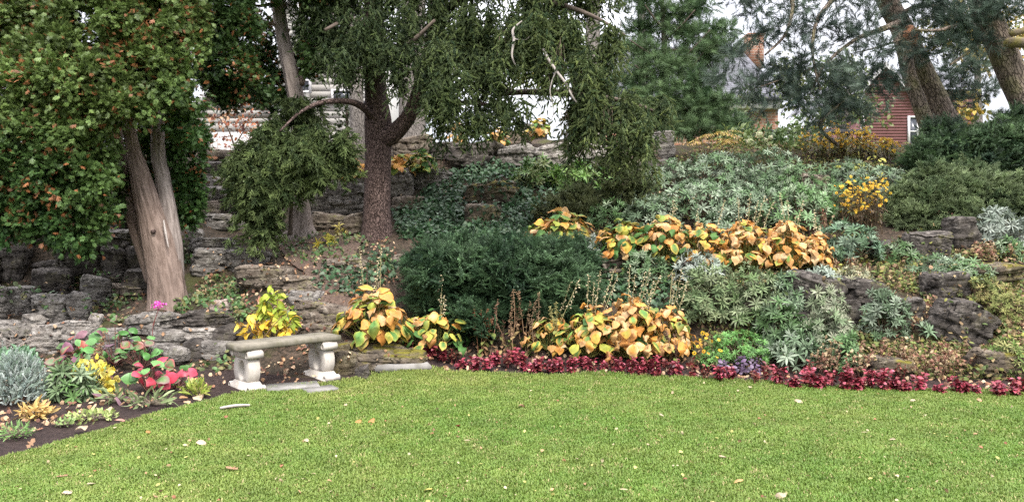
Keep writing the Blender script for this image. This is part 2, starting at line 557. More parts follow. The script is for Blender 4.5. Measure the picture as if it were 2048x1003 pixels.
# ------------------------------------------------------------------ materials
class NT:
    def __init__(s, name):
        s.m = bpy.data.materials.new(name)
        s.m.use_nodes = True
        s.t = s.m.node_tree
        s.t.nodes.clear()
        s.out = s.n('ShaderNodeOutputMaterial')
    def n(s, t, **k):
        nd = s.t.nodes.new(t)
        for a, b in k.items():
            if hasattr(nd, a): setattr(nd, a, b)
            else: nd.inputs[a].default_value = b
        return nd
    def l(s, a, b):
        s.t.links.new(a, b)
    def coord(s, scale=(1, 1, 1), attr=None):
        if attr:
            a = s.n('ShaderNodeAttribute', attribute_name=attr).outputs['Vector']
        else:
            a = s.n('ShaderNodeTexCoord').outputs['Object']
        mp = s.n('ShaderNodeMapping')
        mp.inputs['Scale'].default_value = scale
        s.l(a, mp.inputs['Vector'])
        return mp.outputs[0]
    def noise(s, co, scale, detail=4, rough=.55, dist=0):
        nd = s.n('ShaderNodeTexNoise')
        nd.inputs['Scale'].default_value = scale
        nd.inputs['Detail'].default_value = detail
        nd.inputs['Roughness'].default_value = rough
        nd.inputs['Distortion'].default_value = dist
        s.l(co, nd.inputs['Vector'])
        return nd.outputs['Fac']
    def ramp(s, fac, stops):
        r = s.n('ShaderNodeValToRGB')
        e = r.color_ramp.elements
        while len(e) < len(stops): e.new(0.5)
        for k, (p, c) in enumerate(stops):
            e[k].position = p
            e[k].color = (c, c, c, 1) if np.isscalar(c) else (*c, 1)
        s.l(fac, r.inputs[0])
        return r.outputs[0]
    def mix(s, f, a, b, mode='MIX'):
        m = s.n('ShaderNodeMixRGB', blend_type=mode)
        for x, i in ((f, 'Fac'), (a, 'Color1'), (b, 'Color2')):
            if hasattr(x, 'links'): s.l(x, m.inputs[i])
            else: m.inputs[i].default_value = x if i == 'Fac' else (*x, 1)
        return m.outputs[0]
    def math(s, op, a, b=0.0):
        m = s.n('ShaderNodeMath', operation=op)
        for x, i in ((a, 0), (b, 1)):
            if hasattr(x, 'links'): s.l(x, m.inputs[i])
            else: m.inputs[i].default_value = x
        return m.outputs[0]
    def bump(s, h, strength=.5, dist=.02):
        b = s.n('ShaderNodeBump')
        b.inputs['Strength'].default_value = strength
        b.inputs['Distance'].default_value = dist
        s.l(h, b.inputs['Height'])
        return b.outputs[0]
    def done(s, col, rough=.8, nor=None, spec=.3, metal=0):
        p = s.n('ShaderNodeBsdfPrincipled')
        if hasattr(col, 'links'): s.l(col, p.inputs['Base Color'])
        else: p.inputs['Base Color'].default_value = (*col, 1)
        if hasattr(rough, 'links'): s.l(rough, p.inputs['Roughness'])
        else: p.inputs['Roughness'].default_value = rough
        p.inputs['Specular IOR Level'].default_value = spec
        p.inputs['Metallic'].default_value = metal
        if nor is not None: s.l(nor, p.inputs['Normal'])
        s.l(p.outputs[0], s.out.inputs[0])
        s.p = p
        return s.m
def leaf_mat(name, rough=.5, spec=.35, trans=.25, var=.35, vscale=14, spots=False):
    k = NT(name)
    a = k.n('ShaderNodeAttribute', attribute_name='col').outputs['Color']
    co = k.coord()
    v = k.ramp(k.noise(co, vscale, 3), [(.3, 1 - var), (.7, 1 + var * .6)])
    c = k.mix(1.0, a, v, 'MULTIPLY')
    if spots:
        c = k.mix(k.ramp(k.noise(co, 23, 5, .65), [(.56, 0), (.68, .75)]), c, k.mix(1.0, c, (.62, .42, .30), 'MULTIPLY'))
    m = k.done(c, rough, None, spec)
    tr = k.n('ShaderNodeBsdfTranslucent')
    k.l(c, tr.inputs['Color'])
    mx = k.n('ShaderNodeMixShader')
    mx.inputs[0].default_value = trans
    k.l(k.p.outputs[0], mx.inputs[1])
    k.l(tr.outputs[0], mx.inputs[2])
    k.l(mx.outputs[0], k.out.inputs[0])
    return m
def bark_mat(name, dark, light, stretch, bump=.8, flake=0.0, moss=None):
    k = NT(name)
    co = k.coord((1, 1, stretch), 'tuv')
    n1 = k.noise(co, 26, 6, .6, .4)
    n2 = k.noise(k.coord((1, 1, stretch * .5), 'tuv'), 5, 4)
    c = k.mix(k.ramp(n1, [(.32, 0), (.68, 1)]), dark, light)
    c = k.mix(k.ramp(n2, [(.35, 0), (.65, .55)]), c, tuple(.5 * (a + b) for a, b in zip(dark, light)))
    h = n1
    if flake:
        v = k.n('ShaderNodeTexVoronoi', feature='DISTANCE_TO_EDGE')
        v.inputs['Scale'].default_value = flake
        ds = k.n('ShaderNodeVectorMath', operation='ADD')
        nz = k.n('ShaderNodeTexNoise')
        nz.inputs['Scale'].default_value = 9
        k.l(co, nz.inputs['Vector'])
        sc = k.n('ShaderNodeVectorMath', operation='SCALE')
        sc.inputs['Scale'].default_value = .12
        k.l(nz.outputs['Color'], sc.inputs[0])
        k.l(co, ds.inputs[0]); k.l(sc.outputs[0], ds.inputs[1])
        k.l(ds.outputs[0], v.inputs['Vector'])
        cr = k.ramp(v.outputs['Distance'], [(.0, 0), (.12, 1)])
        c = k.mix(cr, tuple(a * .8 for a in dark), c)
        h = k.math('ADD', n1, k.math('MULTIPLY', cr, .8))
    if moss:
        mm = k.ramp(k.noise(k.coord(), 2.2, 4), [(.5, 0), (.68, .6)])
        c = k.mix(mm, c, moss)
    return k.done(c, .9, k.bump(h, bump, .03), .15)
def rock_mat(name, lo, hi, pale, moss, moss_amt, band=1.0):
    k = NT(name)
    co = k.coord()
    st = k.coord((1, 1, 3.2))
    n1 = k.noise(st, 3.5, 7, .62, .3)
    n2 = k.noise(co, 11, 6, .65)
    fine = k.noise(st, 30, 6, .7)
    c = k.mix(k.ramp(n1, [(.36, 0), (.62, 1)]), lo, hi)
    c = k.mix(k.ramp(n2, [(.54, 0), (.66, .75)]), c, pale)
    c = k.mix(k.ramp(fine, [(.3, .65), (.5, 0)]), c, tuple(v * .35 for v in lo))
    vo = k.n('ShaderNodeTexVoronoi', feature='DISTANCE_TO_EDGE')
    vo.inputs['Scale'].default_value = 2.6
    dd = k.n('ShaderNodeVectorMath', operation='ADD')
    nz = k.n('ShaderNodeTexNoise'); nz.inputs['Scale'].default_value = 5; nz.inputs['Detail'].default_value = 4
    k.l(st, nz.inputs['Vector'])
    ss = k.n('ShaderNodeVectorMath', operation='SCALE'); ss.inputs['Scale'].default_value = .5
    k.l(nz.outputs['Color'], ss.inputs[0]); k.l(st, dd.inputs[0]); k.l(ss.outputs[0], dd.inputs[1]); k.l(dd.outputs[0], vo.inputs['Vector'])
    crack = k.ramp(vo.outputs['Distance'], [(.0, 0), (.035, 1)])
    c = k.mix(crack, tuple(v * .3 for v in lo), c)
    ge = k.n('ShaderNodeNewGeometry')
    sx = k.n('ShaderNodeSeparateXYZ')
    k.l(ge.outputs['Normal'], sx.inputs[0])
    up = k.ramp(sx.outputs['Z'], [(.25, 0), (.8, 1)])
    mn = k.ramp(k.noise(co, 3.1, 5, .6), [(.62 - moss_amt * .4, 0), (.72 - moss_amt * .4, 1)])
    mf = k.math('MULTIPLY', k.math('ADD', k.math('MULTIPLY', up, .8), .2), mn)
    c = k.mix(mf, c, k.mix(k.noise(co, 25, 3), tuple(v * .5 for v in moss), tuple(v * 1.4 for v in moss)))
    h = k.math('ADD', k.math('ADD', k.math('MULTIPLY', n2, .5), k.math('MULTIPLY', fine, .55)), k.math('MULTIPLY', crack, .35))
    return k.done(c, .92, k.bump(h, .9, .045), .2)

M = {}
M['leaf'] = leaf_mat('leaf')
M['hosta'] = leaf_mat('hosta_leaf', .6, .2, .3, .3, 9, True)
M['glossy'] = leaf_mat('glossy_leaf', .42, .32, .15, .3, 20)
M['needle'] = leaf_mat('needle', .55, .25, .2, .45, 5)
M['dull'] = leaf_mat('felted_leaf', .8, .15, .15, .25, 12)
M['grass'] = leaf_mat('grass_blade', .5, .3, .3, .2, 3)
M['cedar'] = bark_mat('cedar_bark', (.095, .066, .052), (.27, .205, .172), .17, 1.0)
M['cedar_grey'] = bark_mat('weathered_cedar_bark', (.11, .088, .077), (.30, .255, .23), .15, 1.0)
M['spruce'] = bark_mat('spruce_bark', (.05, .032, .028), (.19, .135, .118), .45, 1.0, 42)
M['pine'] = bark_mat('pine_bark', (.075, .058, .045), (.25, .20, .16), .30, 1.0, 24, (.15, .15, .06))
M['grey_bark'] = bark_mat('grey_bark', (.10, .088, .08), (.25, .225, .20), .3, .7, 26)
M['twig'] = bark_mat('twig', (.05, .038, .03), (.14, .11, .09), .4, .5)
M['dead_wood'] = bark_mat('dead_wood', (.22, .19, .17), (.42, .38, .35), .3, .4)
M['rock_grey'] = rock_mat('grey_limestone', (.095, .085, .075), (.235, .215, .19), (.36, .34, .31), (.085, .095, .02), .05)
M['rock_dark'] = rock_mat('dark_limestone', (.034, .029, .025), (.098, .085, .074), (.19, .17, .148), (.09, .085, .012), .12)
M['rock_pale'] = rock_mat('pale_limestone', (.13, .115, .10), (.33, .30, .265), (.46, .43, .39), (.07, .09, .02), .0)
M['rock_brown'] = rock_mat('brown_limestone', (.085, .066, .05), (.20, .165, .13), (.31, .27, .22), (.10, .10, .02), .14)
M['rock_moss'] = rock_mat('mossy_limestone', (.055, .045, .034), (.165, .13, .095), (.26, .225, .175), (.13, .115, .018), .34)
M['rock_pink'] = rock_mat('pink_fieldstone', (.30, .23, .19), (.45, .36, .31), (.55, .46, .41), (.07, .09, .02), .0)

def soil():
    k = NT('garden_soil')
    co = k.coord()
    n1, n2, n3 = k.noise(co, 2.2, 5), k.noise(co, 28, 6, .7), k.noise(co, 90, 3)
    c = k.mix(k.ramp(n1, [(.35, 0), (.65, 1)]), (.042, .029, .026), (.082, .056, .048))
    c = k.mix(k.ramp(n2, [(.35, 0), (.62, .8)]), (.022, .015, .014), c)
    c = k.mix(k.ramp(n3, [(.66, 0), (.72, .6)]), c, (.20, .15, .11))
    return k.done(c, .95, k.bump(k.math('ADD', n2, k.math('MULTIPLY', n1, .6)), 1.0, .05), .15)
def slope():
    k = NT('hillside_soil')
    co = k.coord()
    n1, n2, n3 = k.noise(co, 1.4, 5), k.noise(co, 20, 6, .7), k.noise(co, 60, 4)
    c = k.mix(k.ramp(n1, [(.4, 0), (.6, 1)]), (.052, .042, .03), (.105, .075, .055))
    c = k.mix(k.ramp(n2, [(.38, 0), (.6, .9)]), (.024, .02, .014), c)
    c = k.mix(k.ramp(n3, [(.6, 0), (.7, .7)]), c, (.20, .13, .075))
    c = k.mix(k.ramp(k.noise(co, 1.9, 5, .6), [(.53, 0), (.66, .75)]), c, (.062, .068, .02))
    return k.done(c, .95, k.bump(k.math('ADD', n2, n1), 1.0, .06), .15)
def turf():
    k = NT('lawn_turf')
    co = k.coord()
    n1, n2 = k.noise(co, .8, 5), k.noise(co, 40, 5, .7)
    c = k.mix(k.ramp(n1, [(.35, 0), (.65, 1)]), (.062, .105, .018), (.105, .135, .028))
    c = k.mix(k.ramp(n2, [(.35, .8), (.6, 0)]), c, (.035, .045, .012))
    return k.done(c, .95, k.bump(n2, .8, .03), .1)
def flat(name, col, rough=.7, scale=20, amt=.25, bump=.2, spec=.3, streak=(1, 1, 1)):
    k = NT(name)
    co = k.coord(streak)
    n = k.noise(co, scale, 5, .6)
    n2 = k.noise(k.coord(), scale * .13, 4)
    v = k.mix(.5, k.ramp(n, [(.3, 1 - amt), (.7, 1 + amt * .5)]), k.ramp(n2, [(.3, 1 - amt), (.7, 1 + amt * .5)]))
    return k.done(k.mix(1.0, col, v, 'MULTIPLY'), rough, k.bump(n, bump, .01), spec)
M['soil'], M['slope'], M['turf'] = soil(), slope(), turf()
def concrete(name, a, b, stain):
    k = NT(name)
    co = k.coord()
    n1, n2, n3 = k.noise(co, 5, 6, .65), k.noise(co, 60, 5, .7), k.noise(k.coord((1, 1, .3)), 9, 5)
    c = k.mix(k.ramp(n1, [(.35, 0), (.65, 1)]), a, b)
    c = k.mix(k.ramp(n3, [(.50, 0), (.72, .75)]), c, stain)
    c = k.mix(k.ramp(n2, [(.28, .6), (.42, 0)]), c, tuple(v * .45 for v in a))
    return k.done(c, .9, k.bump(k.math('ADD', n2, n1), .22, .008), .2)
M['white_concrete'] = concrete('white_cast_stone', (.36, .325, .285), (.47, .435, .39), (.20, .165, .13))
M['grey_concrete'] = concrete('lichened_cast_stone', (.10, .09, .070), (.195, .175, .138), (.085, .08, .045))
M['slab'] = concrete('grey_paving', (.13, .123, .112), (.22, .21, .195), (.10, .092, .07))
M['white_siding'] = flat('white_siding', (.46, .44, .41), .6, 30, .14, .05, .3, (.2, 1, 1))
M['white_trim'] = flat('white_trim', (.52, .51, .51), .5, 12, .08, .03)
M['red_siding'] = flat('red_siding', (.19, .088, .088), .7, 20, .22, .08, .2, (.25, 1, 1))
M['dark_glass'] = flat('window_glass', (.05, .055, .065), .12, 3, .2, .01, .5)
M['shed_door'] = flat('board_siding', (.40, .38, .365), .65, 25, .15, .06, .3, (1, 1, .1))
M['gutter'] = flat('dark_gutter', (.03, .03, .035), .4, 10, .2, .02)
M['roof_grey'] = flat('roof_edge', (.20, .20, .22), .8, 15, .3, .2)
M['dark_fence'] = flat('black_rail', (.02, .02, .022), .5, 15, .25, .05)
M['wound'] = flat('torn_wood', (.42, .20, .11), .85, 14, .5, .9, .1, (1, 1, .2))
M['bloom'] = leaf_mat('petal', .6, .2, .25, .15, 30)
def slate():
    k = NT('slate_shingles')
    b = k.n('ShaderNodeTexBrick')
    b.inputs['Scale'].default_value = 1.0
    b.inputs['Brick Width'].default_value = .34
    b.inputs['Row Height'].default_value = .20
    b.inputs['Mortar Size'].default_value = .018
    b.inputs['Mortar Smooth'].default_value = .2
    b.inputs['Bias'].default_value = 0
    b.inputs['Color1'].default_value = (.06, .06, .07, 1)
    b.inputs['Color2'].default_value = (.105, .105, .12, 1)
    b.inputs['Mortar'].default_value = (.03, .03, .035, 1)
    k.l(k.n('ShaderNodeAttribute', attribute_name='tuv').outputs['Vector'], b.inputs['Vector'])
    n = k.noise(k.coord((1, 1, 2)), 1.2, 5)
    c = k.mix(1.0, b.outputs['Color'], k.ramp(n, [(.3, .75), (.7, 1.25)]), 'MULTIPLY')
    return k.done(c, .75, k.bump(k.math('SUBTRACT', 1.0, b.outputs['Fac']), .6, .02), .35)
def brick():
    k = NT('orange_red_brick')
    b = k.n('ShaderNodeTexBrick')
    b.inputs['Scale'].default_value = 1.0
    b.inputs['Brick Width'].default_value = .30
    b.inputs['Row Height'].default_value = .105
    b.inputs['Mortar Size'].default_value = .014
    b.inputs['Color1'].default_value = (.23, .105, .07, 1)
    b.inputs['Color2'].default_value = (.32, .165, .105, 1)
    b.inputs['Mortar'].default_value = (.34, .27, .22, 1)
    k.l(k.n('ShaderNodeAttribute', attribute_name='tuv').outputs['Vector'], b.inputs['Vector'])
    n = k.noise(k.coord(), 2, 5)
    c = k.mix(1.0, b.outputs['Color'], k.ramp(n, [(.3, .75), (.7, 1.2)]), 'MULTIPLY')
    return k.done(c, .9, k.bump(k.math('SUBTRACT', 1.0, b.outputs['Fac']), .5, .01), .15)
M['slate'], M['brick'] = slate(), brick()

# ------------------------------------------------------------------ ground: one set of rows and columns cut into lawn, bed and hillside
us = np.concatenate([np.linspace(-3600, -300, 34)[:-1], np.linspace(-300, 2350, 380), np.linspace(2350, 5600, 34)[1:]])
bedw = np.interp(us, [-300, 0, 330, 440, 560, 640, 760, 900, 1100, 1400, 2048], [3.4, 3.2, 2.0, 1.25, .6, .3, .25, .55, .75, .55, .5])
e = edge(us)
def sheet(name, rows_of, mat, label, drop=0.0):
    Ys = rows_of
    n = Ys.shape[0]
    uu = np.broadcast_to(us, Ys.shape)
    z = H(uu.ravel(), Ys.ravel()).reshape(Ys.shape) - drop
    V = np.stack([(uu - CX) / F * Ys, Ys, z], -1)
    m = len(us)
    a = (np.arange(n - 1)[:, None] * m + np.arange(m - 1)[None]).ravel()
    f = np.stack([a, a + 1, a + 1 + m, a + m], 1)
    o = mk(name, V.reshape(-1, 3), f, mat, smooth=True)
    return tag(o, label, kind='structure')
tag(mk('ground', [(-400, -60, -.06), (400, -60, -.06), (400, 900, -.06), (-400, 900, -.06)], np.array([(0, 1, 2, 3)]), M['turf']), 'level ground running under the garden to the horizon', kind='structure')
t = np.linspace(0, 1, 60)[:, None]
lawn = sheet('lawn', 0.6 + (e - 0.6)[None] * t, M['turf'], 'short green lawn in front of the rock garden')
t = np.linspace(0, 1, 46)[:, None]
bed = sheet('planting_bed', e[None] + bedw[None] * t, M['soil'], 'dark bare soil of the flower bed along the lawn', .018)
t = np.linspace(0, 1, 230)[:, None] ** 1.12
hill_rows = (e + bedw)[None] + (24 - e - bedw)[None] * t
hill = sheet('hillside', hill_rows, M['slope'], 'brown earth slope of the rock garden rising behind the bed', .018)
far = np.concatenate([np.linspace(24, 60, 12), np.linspace(70, 260, 10)])[:, None] + 0 * us[None]
sheet('terrace', far, M['turf'], 'level upper ground with houses behind the rock garden', .018)

# the worn earth path climbing from the bench end to the spruce
pc = np.array([(668, 738, 34), (664, 690, 40), (668, 640, 42), (668, 590, 40), (655, 545, 48), (640, 512, 66), (640, 486, 84), (650, 470, 90)], float)
pc = np.stack([np.interp(np.linspace(0, 7, 90), np.arange(8), pc[:, k]) for k in range(3)], 1)
gp = np.array([G(a_, b_) for a_, b_, _ in pc])
gp[:, 1] = np.convolve(np.pad(gp[:, 1], 4, mode='edge'), np.ones(9) / 9, 'valid')
pv = []
for (a_, b_, hw_), g_ in zip(pc, gp):
    for t_ in np.linspace(-1, 1, 15):
        x_ = (a_ + t_ * hw_ - CX) / F * g_[1]
        pv.append((x_, g_[1], float(HX(x_, g_[1])[0]) + .02 - .05 * max(0, abs(t_) - .8)))
pi_ = (np.arange(89)[:, None] * 15 + np.arange(14)[None]).ravel()
k = NT('trodden_earth'); co = k.coord()
M['earth'] = k.done(k.mix(k.ramp(k.noise(co, 30, 6, .7), [(.35, 0), (.65, 1)]), (.055, .038, .03), k.mix(k.noise(co, 3, 4), (.12, .08, .06), (.17, .125, .095))), .95, k.bump(k.noise(co, 22, 6, .7), 1.0, .04), .15)
tag(mk('path', pv, np.stack([pi_, pi_ + 1, pi_ + 16, pi_ + 15], 1), M['earth'], smooth=True), 'worn brown earth path climbing from the bench to the spruce', kind='structure')

# grass blades
def grass():
    r = np.random.RandomState(4)
    V, w, q, t3 = [], [], [], []
    for k in range(8):
        az, x, y = r.uniform(0, 2 * pi), r.uniform(-.018, .018), r.uniform(-.018, .018)
        h, b, wd = r.uniform(.6, 1.15), r.uniform(.15, .8), .0020 * r.uniform(.8, 1.4)
        d = np.array([cos(az), sin(az), 0]); s = np.array([-sin(az), cos(az), 0]) * wd
        n = len(V); hh = .024 * h
        p0 = np.array([x, y, 0]); p1 = p0 + d * b * hh * .35 + [0, 0, hh * .6]; p2 = p0 + d * b * hh + [0, 0, hh * (1 - .3 * b)]
        V += [p0 - s, p0 + s, p1 - s, p1 + s, p2]
        w += [0, 0, .5, .5, 1]
        q.append((n, n + 1, n + 3, n + 2)); t3.append((n + 2, n + 3, n + 4))
    return T(V, [np.array(q), np.array(t3)], w)
GT = [grass() for k in range(2)]
sc = Sc()
N = 82000
uu = U(-260, 2310, N)
ee = edge(uu)
Yr = 3.9 + (ee + .03 - 3.9) * U(0, 1, N) ** 0.95
X = (uu - CX) / F * Yr
P = np.stack([X, Yr, H(uu, Yr) - .004], 1)
q = np.stack([X, Yr, 0 * X], 1)
n1 = fbm(q * .9, 4, 31) * .7 + .9 * fbm(q * np.array([.22, .5, 1]), 2, 35); n2 = fbm(q * 3.5, 3, 32)
bare = (fbm(q * np.array([1.6, 2.6, 1]), 3, 77) > .52) | ((ee - Yr < .45) & (uu > 600) & (uu < 960) & (U(0, 1, N) < .45))
keep = ~(bare & (U(0, 1, N) < .65))
mixv = np.clip(.45 + .55 * n1 + .35 * n2 + U(-.25, .25, N) + .35 * ((uu > 620) & (uu < 980) & (ee - Yr < .8)), 0, 1)[:, None]
cg = np.array([.096, .176, .025]) * (1 - mixv) + np.array([.186, .224, .052]) * mixv
straw = U(0, 1, N) < .035
cg[straw] = [.34, .29, .13]
az = U(0, 2 * pi, N)
R = np.zeros((N, 3, 3)); R[:, 0, 0] = np.cos(az); R[:, 0, 1] = -np.sin(az); R[:, 1, 0] = np.sin(az); R[:, 1, 1] = np.cos(az); R[:, 2, 2] = 1
hs = U(.75, 1.2, N) * (1 + .35 * np.clip(1 - (ee - Yr) / .25, 0, 1))
hs = hs * (1 + .25 * fbm(q * 2.2, 2, 55))
S3 = np.stack([np.full(N, 1.3), np.full(N, 1.3), hs], 1)
half = np.arange(N) % 2 == 0
for k in (0, 1):
    m = keep & (half if k else ~half)
    sc.add(GT[k], P[m], R[m], S3[m], cg[m] * .97, cg[m] * 1.2)
tag(sc.build('lawn_grass', M['grass']), 'mown grass blades covering the lawn', 'grass', kind='stuff')

# ------------------------------------------------------------------ rocks
def rock_geo(sx, sy, sz, seed, strata=.5, rough=1.0):
    n = int(np.clip(max(sx, sy, sz) * 52, 12, 32))
    g = np.linspace(-1, 1, n + 1)
    A, B = np.meshgrid(g, g, indexing='ij')
    A, B = A.ravel(), B.ravel()
    V, Fs, k = [], [], 0
    idx = np.arange((n + 1) ** 2).reshape(n + 1, n + 1)
    base = np.stack([idx[:-1, :-1], idx[1:, :-1], idx[1:, 1:], idx[:-1, 1:]], -1).reshape(-1, 4)
    for ax in range(3):
        for s in (-1, 1):
            P = np.zeros((len(A), 3))
            P[:, ax] = s; P[:, (ax + 1) % 3] = A; P[:, (ax + 2) % 3] = B
            V.append(P)
            Fs.append((base if s > 0 else base[:, ::-1]) + k)
            k += len(A)
    V, Fs = np.concatenate(V), np.concatenate(Fs)
    # weld the cube's edges
    key = np.round((V + 1) * 500).astype(np.int64)
    key = key[:, 0] * 4000000 + key[:, 1] * 2000 + key[:, 2]
    _, first, inv = np.unique(key, return_index=True, return_inverse=True)
    V, Fs = V[first], inv[Fs]
    r = np.random.RandomState(seed)
    kk = r.uniform(4.5, 8)
    V = V / (np.sum(np.abs(V) ** kk, 1) ** (1 / kk))[:, None] * np.array([1, 1, 1.0])
    D = np.array([sx, sy, sz]) / 2
    P = V * D
    tap = r.uniform(-.12, .12, 4)
    P[:, 0] *= 1 + tap[0] * V[:, 2] + tap[1] * V[:, 1]
    P[:, 1] *= 1 + tap[2] * V[:, 2]
    P[:, 2] += (r.uniform(-.10, .10) * V[:, 0] + r.uniform(-.06, .06) * V[:, 1]) * sz
    o = r.uniform(-40, 40, 3)
    for q in range(7):                        # broken faces
        cn = nrm(r.normal(size=3) * [1, 1, .8])
        ext = np.max(P @ cn)
        P -= np.maximum(0, P @ cn - ext * r.uniform(.74, .95))[:, None] * cn
    # bedding planes of uneven thickness, cut into blocks by upright joints; every block steps in or out
    zb = np.cumsum(r.uniform(.025, .13, 60)) - 2.0
    zz = P[:, 2] + .02 * fbm(P * 3 + o, 2, seed) + r.normal(0, .05) * P[:, 0]
    li = np.searchsorted(zb, zz)
    le = r.uniform(.12, .45, 64)[li % 64]
    ph = r.uniform(0, 9, 64)[li % 64]
    jx = P[:, 0] / le + ph + .15 * fbm(P * 5 + o, 2, seed + 4)
    jy = P[:, 1] / le + ph * 1.7
    cx_, cy_ = np.floor(jx).astype(np.int64), np.floor(jy).astype(np.int64)
    off = _h(cx_, cy_, li, seed) * .62 + _h(li * 3, li, li, seed + 9) * .38
    dj = np.minimum(np.minimum(jx - np.floor(jx), np.ceil(jx) - jx) * le, np.abs(zz - np.minimum(zb[np.clip(li, 0, 59)], 9)))
    m = min(sx, sy, .5)
    rad2 = np.stack([V[:, 0], V[:, 1], 0 * V[:, 0]], 1)
    side = np.clip(np.linalg.norm(rad2, axis=1), 0, 1) ** 3
    P += nrm(rad2 + 1e-9) * (side * strata * m * (off * .17 - .07 * (dj < .012)))[:, None]
    P[:, 2] += np.clip(V[:, 2], 0, 1) ** 2 * .05 * m * _h(cx_, cy_, li * 0, seed + 2) * strata
    nn = nrm(V)
    f1 = fbm(P * 5 + o, 3, seed + 2)
    P += nn * (rough * m * (.055 * f1 + .035 * fbm(P * 16 + o, 3, seed + 3) - .03 * (np.abs(fbm(P * 3.3 + o, 2, seed + 6)) < .05)))[:, None]
    return P, Fs
RN, RB = [0], []
def rock(x0, y0, x1, y1, mat, label, deep=.7, tilt=0.0, name='limestone_rock', strata=.55, rough=1.0, Y=None, sink=.06, group='limestone rocks of the rock garden', cat='rock'):
    RN[0] += 1
    cx = .5 * (x0 + x1)
    b = G(cx, y1) if Y is None else W(cx, y1, Y)
    k = b[1] / F
    w, h = (x1 - x0) * k * 1.06, (y1 - y0) * k * 1.04 + sink
    d = max(.16, min(w * deep, .9))
    P, Fs = rock_geo(w, d, h, 100 + RN[0], strata, rough)
    if tilt:
        c, s = cos(tilt), sin(tilt)
        P = P @ np.array([[c, 0, s], [0, 1, 0], [-s, 0, c]])
    r = np.random.RandomState(RN[0])
    a = r.uniform(-.4, .4)
    tx = r.normal(0, .055)
    P = P @ np.array([[cos(tx), 0, sin(tx)], [0, 1, 0], [-sin(tx), 0, cos(tx)]])
    P = P @ np.array([[cos(a), sin(a), 0], [-sin(a), cos(a), 0], [0, 0, 1]])
    loc = b + np.array([0, d * .38, h / 2 - sink])
    o = mk(name, P, Fs, M[mat], smooth=False)
    o.location = loc.tolist()
    RB.append((P + loc, Fs))
    return tag(o, label, cat, group)
